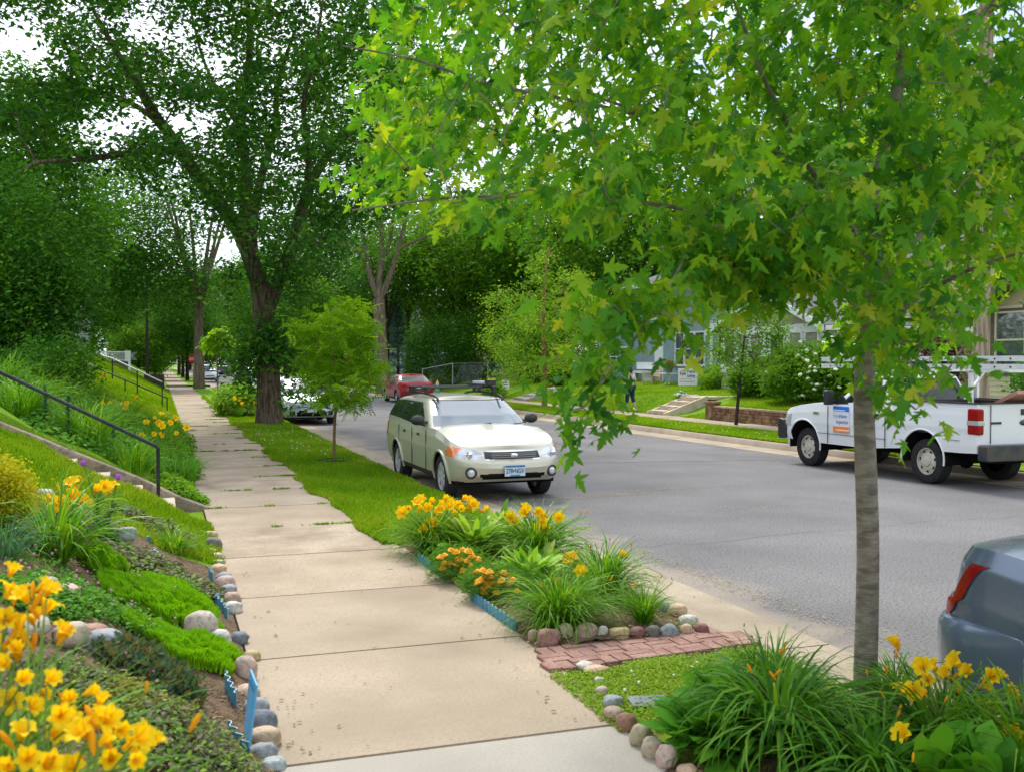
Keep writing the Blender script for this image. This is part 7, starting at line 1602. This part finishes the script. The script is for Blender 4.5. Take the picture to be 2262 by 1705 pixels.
# corner house and cream house beyond the cross street, grey house left
H5 = thing('corner_house', 'pale blue grey house with a steep grey roof beyond the cross street', 'house', (17.5, 96, .6)); b = MB(); b.bb((0, 0, -.5), (9, 8, 3.6)); b.prism([(0, 3.6), (8, 3.6), (4, 7.6)], 0, 9, 'x'); b.obj('wall', [mat('pale_siding', (.45, .50, .60), (.5, .55, .64), scale=2)], H5)
for s in (0, 1):
    y_e = -.4 if s == 0 else 8.4; q = [(-.4, y_e, 3.2), (9.4, y_e, 3.2), (9.4, 4, 7.6), (-.4, 4, 7.6)]; b = MB(); b.add(q + [(x, y, z + .14) for x, y, z in q], [(0, 1, 2, 3), (7, 6, 5, 4), (0, 4, 5, 1), (1, 5, 6, 2), (2, 6, 7, 3), (3, 7, 4, 0)]); b.obj('roof', [M['shingle_grey']], H5)
window(H5, 'x', 0, 4, 1.2, 1.0, 1.5, M['trim_white'], M['pane']); window(H5, 'y', 0, 2, 1.2, 1.0, 1.4, M['trim_white'], M['pane'])
H6 = thing('cream_building', 'cream two storey house with brown posts seen between the thin tree trunks', 'house', (31, 108, 1.0)); b = MB(); b.bb((0, 0, -.5), (9, 9, 8.3)); b.obj('wall', [M['sid_cream']], H6); b = MB()
b.add([(-.8, -.8, 8.3), (9.8, -.8, 8.3), (9.8, 9.8, 8.3), (-.8, 9.8, 8.3), (4.5, 4.5, 11.2)], [(0, 1, 4), (1, 2, 4), (2, 3, 4), (3, 0, 4), (3, 2, 1, 0)]); b.obj('roof', [mat('tan_shingle', (.3, .25, .2), (.4, .34, .28), scale=8)], H6)
for y in (.3, 3.2, 6.2): MB().bb((-.25, y, 3.5), (-.05, y + .3, 8.3)).obj('post', [M['trim_brown']], H6)
for x in (1.5, 4.8): window(H6, 'y', 0, x, 4.8, 1.1, 1.8, M['trim_brown'], M['pane'])
H7 = thing('grey_house', 'grey house wall and porch glimpsed at the left end of the far bank', 'house', (-13.5, 95, .6)); b = MB(); b.bb((0, 0, -1), (7.6, 8, 6.0)); b.obj('wall', [mat('grey_siding', (.3, .32, .34), (.36, .38, .4), scale=2)], H7); b = MB(); b.add([(-.5, -.5, 6.0), (8.1, -.5, 6.0), (8.1, 8.5, 6.0), (-.5, 8.5, 6.0), (3.8, 4, 8.6)], [(0, 1, 4), (1, 2, 4), (2, 3, 4), (3, 0, 4), (3, 2, 1, 0)]); b.obj('roof', [M['shingle_grey']], H7)
window(H7, 'y', 0, 5.8, 1.5, 1.0, 1.4, M['trim_white'], M['pane'])
PD = thing('porch_deck', 'raised porch with a white lattice skirt beyond the far handrails', 'porch', (-5.1, 93.0, .4)); b = MB()
b.bb((0, 0, 1.75), (2.7, .06, 1.84)); b.bb((0, 0, 2.45), (2.7, .06, 2.55)); b.bb((2.3, -.03, 1.7), (2.75, .05, 2.6)); b.obj('frame', [M['trim_white']], PD); b = MB()
for i in range(22): 
    x = -.6 + i * .15; b.add([(x, 0, 1.8), (x + .03, 0, 1.8), (x + .7, 0, 2.48), (x + .67, 0, 2.48)], [(0, 1, 2, 3)]); b.add([(x + .7, .01, 1.8), (x + .73, .01, 1.8), (x + .03, .01, 2.48), (x, .01, 2.48)], [(0, 1, 2, 3)])
b.obj('lattice', [M['trim_white']], PD); MB().bb((0, .1, 0), (2.6, 2.5, 1.75)).obj('base', [M['trim_brown']], PD); MB().bb((2.55, -.02, .2), (2.75, .1, 2.5)).obj('post', [M['trim_white']], PD)
# ---------- retaining wall of rough blocks
RW = thing('retaining_wall', 'low retaining wall of brown split face blocks along the far sidewalk', 'wall', (xc(26) + 3.5, 26, .15)); g = random.Random(3)
mblk = mat('split_block', (.14, .08, .05), (.36, .23, .14), scale=5, rough=.95, bump=.9, bscale=35); mcap = mat('cap_block', (.36, .25, .16), (.48, .35, .24), scale=4, rough=.9)
b = MB(); y = -5.0
for row in range(4):
    y = -5.0 + (row % 2) * .15
    while y < 3.55: b.box((xc(26 + y) + 3.5 - xc(26) - 3.5 + g.uniform(-.012, .012) + .02 * row, y + .14, .055 + row * .11), (.2, .285, .104), g.uniform(-.05, .05)); y += .295
wb = b.obj('blocks', [mblk], RW, bevel=.012); wb.name = 'block_face'
b = MB(); y = -5.0
while y < 3.2: b.box((xc(26 + y) - xc(26) + .07, y + .2, .47), (.28, .396, .06)); y += .4
b.obj('cap', [mcap], RW, bevel=.008)
b = MB(); b.box((xc(29.6) - xc(26) + .05, 3.62, .26), (.36, .36, .6)); b.box((xc(29.6) - xc(26) + .05, 3.62, .60), (.42, .42, .07)); b.obj('pier', [mblk], RW, bevel=.012)
# ---------- steps on the far side
def steps(label, x0, y0, z0, n, run, rise, wd, m, walk=None):
    root = thing('yard_steps', label, 'steps', (x0, y0, z0))
    for k in range(n): MB().bb((k * run, -wd / 2, k * rise - .3), ((k + 1) * run + .02, wd / 2, (k + 1) * rise)).obj('step', [m], root, bevel=.01)
    for s in (-1, 1): MB().prism([(-.05, -.2), (n * run, -.2), (n * run, n * rise + .06), (-.05, .08)], s * wd / 2 - .06 + s * .06, s * wd / 2 + .06 + s * .06, 'y').obj('cheek', [m], root)
    if walk: MB().bb((n * run, -wd / 2, n * rise - .1), (n * run + walk, wd / 2, n * rise + .005)).obj('landing', [m], root)
    return root
steps('concrete steps with side walls in front of the walking person', xc(33) + 3.4, 33.2, .17, 4, .42, .16, 1.2, M['step'], 3.2)
steps('pale new concrete steps beyond the orange birch trunk', xc(47) + 3.4, 47.6, .17, 4, .55, .15, 1.5, M['conc2'], 3.0)
# ---------- chairs, table, flower pots, signs
M['chair_tan'] = mat('tan_wood', (.46, .37, .25), (.55, .45, .32), scale=6, rough=.7)
def adirondack(label, loc, rz, m):
    root = thing('garden_chair', label, 'chair', loc, rz, 'wooden lawn chairs in front of the blue house'); tl = radians(18)
    for i in range(5):
        u = (i - 2) * .118; h = .78 - .05 * abs(i - 2); MB().box((0, 0, 0), (.022, .105, h), M=Matrix.Rotation(-tl, 3, 'Y')).obj('back_slat', [m], root, loc=(-.22 - sin(tl) * h / 2, u, .30 + cos(tl) * h / 2))
    for i in range(5): MB().box((0, 0, 0), (.085, .56, .022), M=Matrix.Rotation(radians(-8), 3, 'Y')).obj('seat_slat', [m], root, loc=(-.18 + i * .11, 0, .30 + i * .015))
    for s in (-1, 1):
        MB().box((.0, s * .36, .56), (.68, .13, .025)).obj('arm', [m], root, bevel=.008); MB().bb((.27, s * .31 - .02, 0), (.36, s * .31 + .02, .55)).obj('leg', [m], root); MB().bb((-.30, s * .31 - .02, 0), (-.22, s * .31 + .02, .55)).obj('leg', [m], root)
    return root
zc_ = lambda x, y: float(zr(x, y))
pc1 = (21.9, 43.6); pc2 = (21.9, 40.4)
pA = aty(815 * K, 832 * K, 43.6)
def az_point(px, X): d = ray(px, 830); return X, X * d[1] / d[0]
x_, y_ = az_point(822 * 0 + 1383 * K + 40, 21.6)
cA = az_point(1420 * K * 0 + 1441, 21.8); cB = az_point(1533, 21.8); tb = az_point(1478, 21.9)
adirondack('tan wooden lawn chair facing the street, left of the flower table', (*cA, zc_(*cA)), radians(196), M['chair_tan'])
adirondack('tan wooden lawn chair turned sideways, behind the yard sign', (*cB, zc_(*cB)), radians(245), M['chair_tan'])
tbt = thing('side_table', 'small white round table between the two lawn chairs', 'table', (*tb, zc_(*tb))); b = MB(); b.lathe([(.001, .50), (.45, .50), (.46, .515), (.45, .53), (.001, .53)], 28); b.obj('table_top', [M['trim_white']], tbt, smooth=True)
for a in (0, 1, 2): MB().tube([(0, 0, .5), (.05 * cos(a * 2.1), .05 * sin(a * 2.1), .25), (.26 * cos(a * 2.1), .26 * sin(a * 2.1), 0)], .018, 6).obj('leg', [M['trim_white']], tbt)
M['redpetal'] = mat('red_petals', (.55, .02, .05), (.7, .08, .06), scale=40)
def potted(label, loc, s, red, potm, h=.3):
    root = thing('flower_pot', label, 'flower pot', loc); b = MB(); b.lathe([(.001, 0), (.10 * s, 0), (.15 * s, .22 * s), (.165 * s, .24 * s), (.14 * s, .23 * s), (.001, .22 * s)], 16); b.obj('pot', [potm], root, smooth=True)
    C = blobpoints(60, [(0, 0, .33 * s, .28 * s, .28 * s, .16 * s)], 3, .2, False); V, Fc, r = clusters_to_leaves(C, 12, .04, .06 * s, T_OVAL, 3); link('foliage', npmesh('foliage', V, Fc, L_HERB, rnd=r), root)
    for i in range(26): a = R.uniform(0, 6.28); q = R.uniform(0, .3) * s; b = MB(); b.ball((q * cos(a), q * sin(a), (.46 - .5 * q) * s), (.05 * s, .05 * s, .035 * s), 7, 5); b.obj('flower', [red], root, smooth=True)
potted('pot of red and pink flowers on the white table', (tb[0], tb[1], zc_(*tb) + .53), 1.25, M['redpetal'], M['trim_brown'])
q = az_point(1640, 20.4); potted('pot of orange red flowers on the lawn behind the young tree', (*q, zc_(*q)), 1.1, mat('orange_red_petals', (.7, .1, .04)), M['alu'])
q = (xc(34) + 4.9, 34.1); potted('small planter beside the top of the concrete steps', (*q, zc_(*q)), 1.0, M['white_petal'], M['trim_brown'])
# benches: pale low bench by the blue house, dark metal bench
BN = thing('stone_bench', 'pale bench against the blue house, behind the walking person', 'bench', (22.7, 46.2, zc_(22.7, 46.2))); MB().bb((-.3, -1.0, .40), (.25, 1.0, .50)).obj('seat', [M['trim_white']], BN); MB().bb((.2, -.9, .6), (.28, .9, .95)).obj('backrest', [M['trim_white']], BN)
for s in (-.8, .8): MB().bb((-.25, s - .08, 0), (.25, s + .08, .4)).obj('leg', [M['trim_white']], BN)
q = az_point(1575, 22.4); BN = thing('metal_bench', 'dark metal bench against the blue house right of the chairs', 'bench', (*q, zc_(*q)))
MB().bb((-.35, -.6, .40), (.15, .6, .43)).obj('seat', [M['railblack']], BN); b = MB()
for i in range(11): b.tube([(.18, -.6 + i * .12, .43), (.25, -.6 + i * .12, .85)], .008, 5)
b.tube([(.25, -.6, .85), (.25, .6, .85)], .014, 6); b.obj('backrest', [M['railblack']], BN)
for s in (-.58, .58): MB().tube([(-.33, s, 0), (-.33, s, .62), (.2, s, .62), (.2, s, 0)], .014, 6).obj('leg', [M['railblack']], BN)
# yard signs
def yardsign(label, px, py, X, w_, h, m, z0=.35, rz=None, stake=True):
    q = az_point(px, X); root = thing('yard_sign', label, 'sign', (*q, zc_(*q)), rz if rz is not None else radians(-62)); bd_ = MB().box((0, 0, z0 + h / 2), (w_, .012, h)).obj('board', [m], root)
    if stake:
        for s in (-1, 1): MB().tube([(s * w_ * .32, 0, -.1), (s * w_ * .32, 0, z0 + .02)], .006, 5).obj('stake', [M['railblack']], root)
    return root, bd_
ys, bd_ = yardsign('white yard sign reading New Listing in front of the lawn chair', 1519, 0, 20.6, .78, .72, M['sign_white'], .22, radians(-24))
M['text_navy'] = mat('lettering_navy', (.03, .05, .25)); M['text_red'] = mat('lettering_red', (.55, .02, .06))
text('New', ys, (-.02, -.008, .80), (pi / 2, 0, 0), .17, M['text_navy'], 'sign_lettering', 'LEFT', bold=.004); text('Listing', ys, (-.02, -.008, .63), (pi / 2, 0, 0), .17, M['text_navy'], 'sign_lettering', 'LEFT', bold=.004, sx=.72)
b = MB(); a = np.linspace(0, pi, 13); b.tube([(-.2 + .12 * cos(t), -.01, .72 + .12 * sin(t)) for t in a], .009, 6); b.obj('sign_arch', [M['text_navy']], ys); text('N', ys, (-.245, -.009, .70), (pi / 2, 0, 0), .17, M['text_red'], 'sign_lettering', bold=.006); text('H', ys, (-.145, -.009, .70), (pi / 2, 0, 0), .17, M['text_navy'], 'sign_lettering', bold=.006)
for z_, w_, mm in ((.50, .5, 'text_grey'), (.40, .62, 'text_red')): MB().bb((-.33, -.009, z_ - .012), (-.33 + w_, -.006, z_ + .012)).obj('sign_lettering', [M[mm]], ys)
ys, bd_ = yardsign('yellow and orange yard sign in front of the chain link fence', 1086, 0, 16.9, .42, .78, mat('sign_yellow', (.80, .58, .05)), .25, radians(-20)); 
for z_, hh in ((.40, .09), (.86, .09)): MB().bb((-.13, -.009, z_ - hh / 2), (.13, -.006, z_ + hh / 2)).obj('sign_band', [M['sign_orange']], ys)
MB().bb((-.16, -.009, .50), (.16, -.006, .78)).obj('sign_panel', [mat('sign_deep_orange', (.7, .14, .02))], ys)
ys, bd_ = yardsign('small white sign with red and black lettering, right of the yellow sign', 1117, 0, 17.2, .36, .5, M['sign_white'], .42, radians(-20))
for z_, mm in ((.88, 'text_red'), (.76, 'ink'), (.64, 'ink'), (.5, 'text_red')): MB().bb((-.13, -.009, z_ - .02), (.13, -.006, z_ + .02)).obj('sign_lettering', [M[mm]], ys)
ys, bd_ = yardsign('small light blue sign in the shrubs left of the blue house', 1275, 0, 19.2, .26, .42, mat('sign_light_blue', (.12, .45, .75)), .7, radians(-20))
MB().bb((-.08, -.009, .86), (.08, -.006, 1.0)).obj('sign_panel', [M['sign_white']], ys)
# chain link fence
CF_ = thing('chain_link_fence', 'chain link fence with grey pipe posts behind the yard signs', 'fence', (17.0, 60.6, .75))
fp = [(-1.6, 1.2, -.35), (0, 0, 0), (2.9, 2.0, .05), (6.0, 4.2, .1)]
for i, p in enumerate(fp): MB().tube([(p[0], p[1], p[2] - .1), (p[0], p[1], p[2] + 1.25)], .03, 8).obj('post', [M['railgrey']], CF_)
for a, c in zip(fp[:-1], fp[1:]):
    MB().tube([(a[0], a[1], a[2] + 1.22), (c[0], c[1], c[2] + 1.22)], .02, 6).obj('rail', [M['railgrey']], CF_); P = []; L = math.hypot(c[0] - a[0], c[1] - a[1]); n = int(L / .12)
    for i in range(n):
        for s in (0, 1):
            u0, u1 = i / n, (i + 8) / n
            if u1 > 1: continue
            q0 = [a[k] + (c[k] - a[k]) * (u0 if s == 0 else u1) for k in range(3)]; q1 = [a[k] + (c[k] - a[k]) * (u1 if s == 0 else u0) for k in range(3)]; q1[2] += 1.2; P.append(np.array([q0, q1]))
    if P: V, Fc = tube_np(P, [np.full(2, .0025)] * len(P), 3); link('mesh', npmesh('mesh', V, Fc, M['railgrey']), CF_)
# garden figures by the fence
M['gnome_y'] = mat('gnome_yellow', (.7, .5, .12)); M['gnome_w'] = mat('gnome_white', (.6, .62, .6)); M['gnome_g'] = mat('gnome_green', (.12, .3, .22))
def figure(label, px, X, s, ms):
    q = az_point(px, X); root = thing('garden_ornament', label, 'ornament', (*q, zc_(*q))); MB().lathe([(.001, 0), (.12 * s, 0), (.13 * s, .12 * s), (.09 * s, .3 * s), (.06 * s, .36 * s)], 12).obj('body', [ms[0]], root, smooth=True); b = MB(); b.ball((0, 0, .42 * s), .08 * s, 10, 7); b.obj('head', [ms[1]], root, smooth=True); MB().lathe([(.09 * s, .45 * s), (.05 * s, .55 * s), (.001, .66 * s)], 10).obj('hat', [ms[2]], root, smooth=True)
figure('small garden figure in green and yellow by the hedge, left of the fence', 966, 15.6, 1.3, [M['gnome_g'], M['gnome_w'], M['gnome_y']])
figure('small pale garden figure by the fence, above the roof rack of the wagon', 1062, 16.6, 1.0, [M['gnome_y'], M['gnome_w'], M['gnome_y']])
o = MB().bb((-.35, -.12, 0), (.35, .12, .14)).obj('concrete_block', [M['white_petal']], None, loc=(*az_point(1526, 19.0), zc_(*az_point(1526, 19.0))), rot=(0, 0, .3), label='pale stone lying at the end of the lawn walk below the yard sign', category='stone')
# utility pole, street lamp, stop signs, meter
UP_ = thing('utility_pole', 'weathered wooden utility pole behind the pickup ladder', 'utility pole', (15.2, 15.96, .1)); b = MB(); b.tube([(0, 0, -.1), (.02, 0, 5), (.05, 0, 10)], [.165, .15, .13], 14); b.obj('pole', [mat('weathered_pole', (.16, .12, .09), (.36, .29, .22), scale=5, rough=.95, bump=.6, bscale=30, mapscale=(3, 3, .25))], UP_, smooth=True); MB().box((0, 0, 8.8), (.12, 2.4, .14)).obj('crossarm', [M['bark_grey']], UP_)
M['stop_red'] = mat('stop_red', (.55, .02, .02), rough=.5)
def stop_sign(label, loc, rz, txt=True):
    root = thing('stop_sign', label, 'stop sign', loc, rz); MB().tube([(0, 0, 0), (0, 0, 2.75)], .03, 6).obj('post', [M['railgrey']], root); P = [(.38 * cos(pi / 8 + i * pi / 4), 2.4 + .38 * sin(pi / 8 + i * pi / 4)) for i in range(8)]; f = MB().prism(P, -.05, -.035, 'y').obj('sign_face', [M['stop_red']], root)
    if txt: text('STOP', root, (0, -.055, 2.4), (pi / 2, 0, 0), .27, M['text_white'], 'sign_lettering', bold=.006, sx=.9)
stop_sign('red stop sign left of the forked street tree at the cross street', (2.32, 78.3, -.15), radians(12)); stop_sign('red stop sign seen through the feathery sapling, across the street', (13.6, 77.5, .1), radians(-15))
SL = thing('street_lamp', 'street lamp arm reaching out beyond the pale thick trunk', 'street lamp', (13.4, 89.5, .1)); MB().tube([(0, 0, 0), (0, 0, 7.6), (-.6, 0, 8.2), (-2.2, 0, 8.5)], [.09, .07, .05, .04], 8).obj('pole', [M['bark_dark']], SL); b = MB(); b.ball((-2.5, 0, 8.45), (.4, .16, .1), 12, 6); b.obj('lamp_head', [M['alu']], SL, smooth=True)
o = MB().tube([(0, 0, 0), (0, 0, 9)], [.14, .1], 8).obj('telephone_pole', [M['bark_dark']], None, loc=(-1.0, 92, .1), label='thin dark pole rising behind the forked street tree', category='utility pole')
bx = thing('trash_can', 'dark green bin on the left verge beyond the cross street', 'bin', (3.1, 96, .15)); MB().lathe([(.25, 0), (.32, .9)], 12).obj('bin', [M['gnome_g']], bx); MB().lathe([(.34, .9), (.3, .98), (.001, 1.0)], 12).obj('lid', [M['gnome_g']], bx)

# ---------- the walking person, seen from behind
def skin_figure(name, verts, edges, rad, m, parent, sub=2):
    me = bpy.data.meshes.new(name); me.from_pydata(verts, edges, []); o = link(name, me, parent)
    o.modifiers.new('skin', 'SKIN'); sv = me.skin_vertices[0].data
    for i, r in enumerate(rad): sv[i].radius = r if hasattr(r, '__len__') else (r, r)
    sv[0].use_root = True; s = o.modifiers.new('sub', 'SUBSURF'); s.levels = sub; s.render_levels = sub; me.materials.append(m)
    for p in me.polygons: p.use_smooth = True
    return o
q = np.array(at(1392, 907, .19)); PE = thing('person', 'person walking away on the far sidewalk in a white patterned top and dark cropped trousers', 'person', q, radians(20), None)
M['skin'] = mat('skin', (.50, .30, .21), (.56, .35, .25), scale=9, rough=.6); M['top'] = mat('patterned_top', (.66, .64, .68), (.40, .32, .42), scale=22, rough=.85, lo=.5, hi=.62); M['jeans'] = mat('dark_denim', (.018, .03, .07), (.03, .045, .1), scale=20, rough=.9); M['hair'] = mat('dark_hair', (.02, .013, .01), (.04, .025, .018), scale=30, rough=.6)
# body (x across, y along the walk; local +y away from the camera)
vs = [(0, 0, .93), (0, 0, 1.05), (0, .01, 1.20), (0, .01, 1.34), (0, .02, 1.42), (0, .03, 1.50), (0, .03, 1.58), (0, .04, 1.66),
      (-.10, 0, .88), (-.10, .07, .50), (-.10, .08, .30), (-.10, .06, .09), (-.10, .20, .035), (.10, 0, .88), (.10, -.02, .50), (.10, -.12, .30), (.10, -.20, .12), (.11, -.12, .03),
      (-.19, .01, 1.36), (-.25, .0, 1.12), (-.27, .08, .90), (-.27, .11, .82), (.19, .01, 1.36), (.25, -.02, 1.12), (.27, .04, .92), (.27, .07, .84)]
es = [(0, 1), (1, 2), (2, 3), (3, 4), (4, 5), (5, 6), (6, 7), (0, 8), (8, 9), (9, 10), (10, 11), (11, 12), (0, 13), (13, 14), (14, 15), (15, 16), (16, 17), (3, 18), (18, 19), (19, 20), (20, 21), (3, 22), (22, 23), (23, 24), (24, 25)]
rd = [(.15, .11), (.13, .09), (.15, .10), (.15, .10), .055, .06, .085, .07, (.10, .10), .065, .058, .036, .032, (.10, .10), .065, .058, .036, .032, .055, .042, .03, .035, .055, .042, .03, .035]
body = skin_figure('person_body', vs, es, rd, M['skin'], PE)
def cloth(name, idx, grow_, m, extra=None):
    mp_ = {i: k for k, i in enumerate(idx)}; e2 = [(mp_[a], mp_[b_]) for a, b_ in es if a in mp_ and b_ in mp_]; r2 = [tuple(np.array(rd[i] if hasattr(rd[i], '__len__') else (rd[i], rd[i])) + grow_) for i in idx]
    return skin_figure(name, [vs[i] for i in idx], e2, r2, m, PE)
cloth('top', [0, 1, 2, 3, 18, 22, 19, 23], .022, M['top']); cloth('trousers', [0, 8, 9, 10, 13, 14, 15], .016, M['jeans'])
b = MB(); b.ball((0, .03, 1.60), (.095, .105, .125), 14, 10); b.ball((0, -.05, 1.53), (.075, .05, .09), 10, 7); b.obj('hair', [M['hair']], PE, smooth=True)
for x, y, z, rx in ((-.10, .12, .045, 0), (.105, -.17, .06, .5)): b = MB(); b.ball((0, 0, 0), (.05, .13, .045), 10, 7); b.obj('shoe', [M['white_petal']], PE, smooth=True, loc=(x, y, z), rot=(rx, 0, 0))
for s, (x, y, z) in ((-1, (-.27, .11, .82)), (1, (.27, .07, .84))):
    P = [np.array([(0, 0, 0), (dx * .5, .01, -.05), (dx * .6, .02 + .01 * k, -.09)]) for k, dx in enumerate((-.03, -.01, .01, .03))] + [np.array([(0, .01, .0), (.0, .045, -.03), (0, .055, -.05)])]
    V, Fc = tube_np(P, [np.array([.013, .010, .007])] * 5, 6); link('hand', npmesh('hand', V, Fc, M['skin'], smooth=True), PE, (x, y, z))
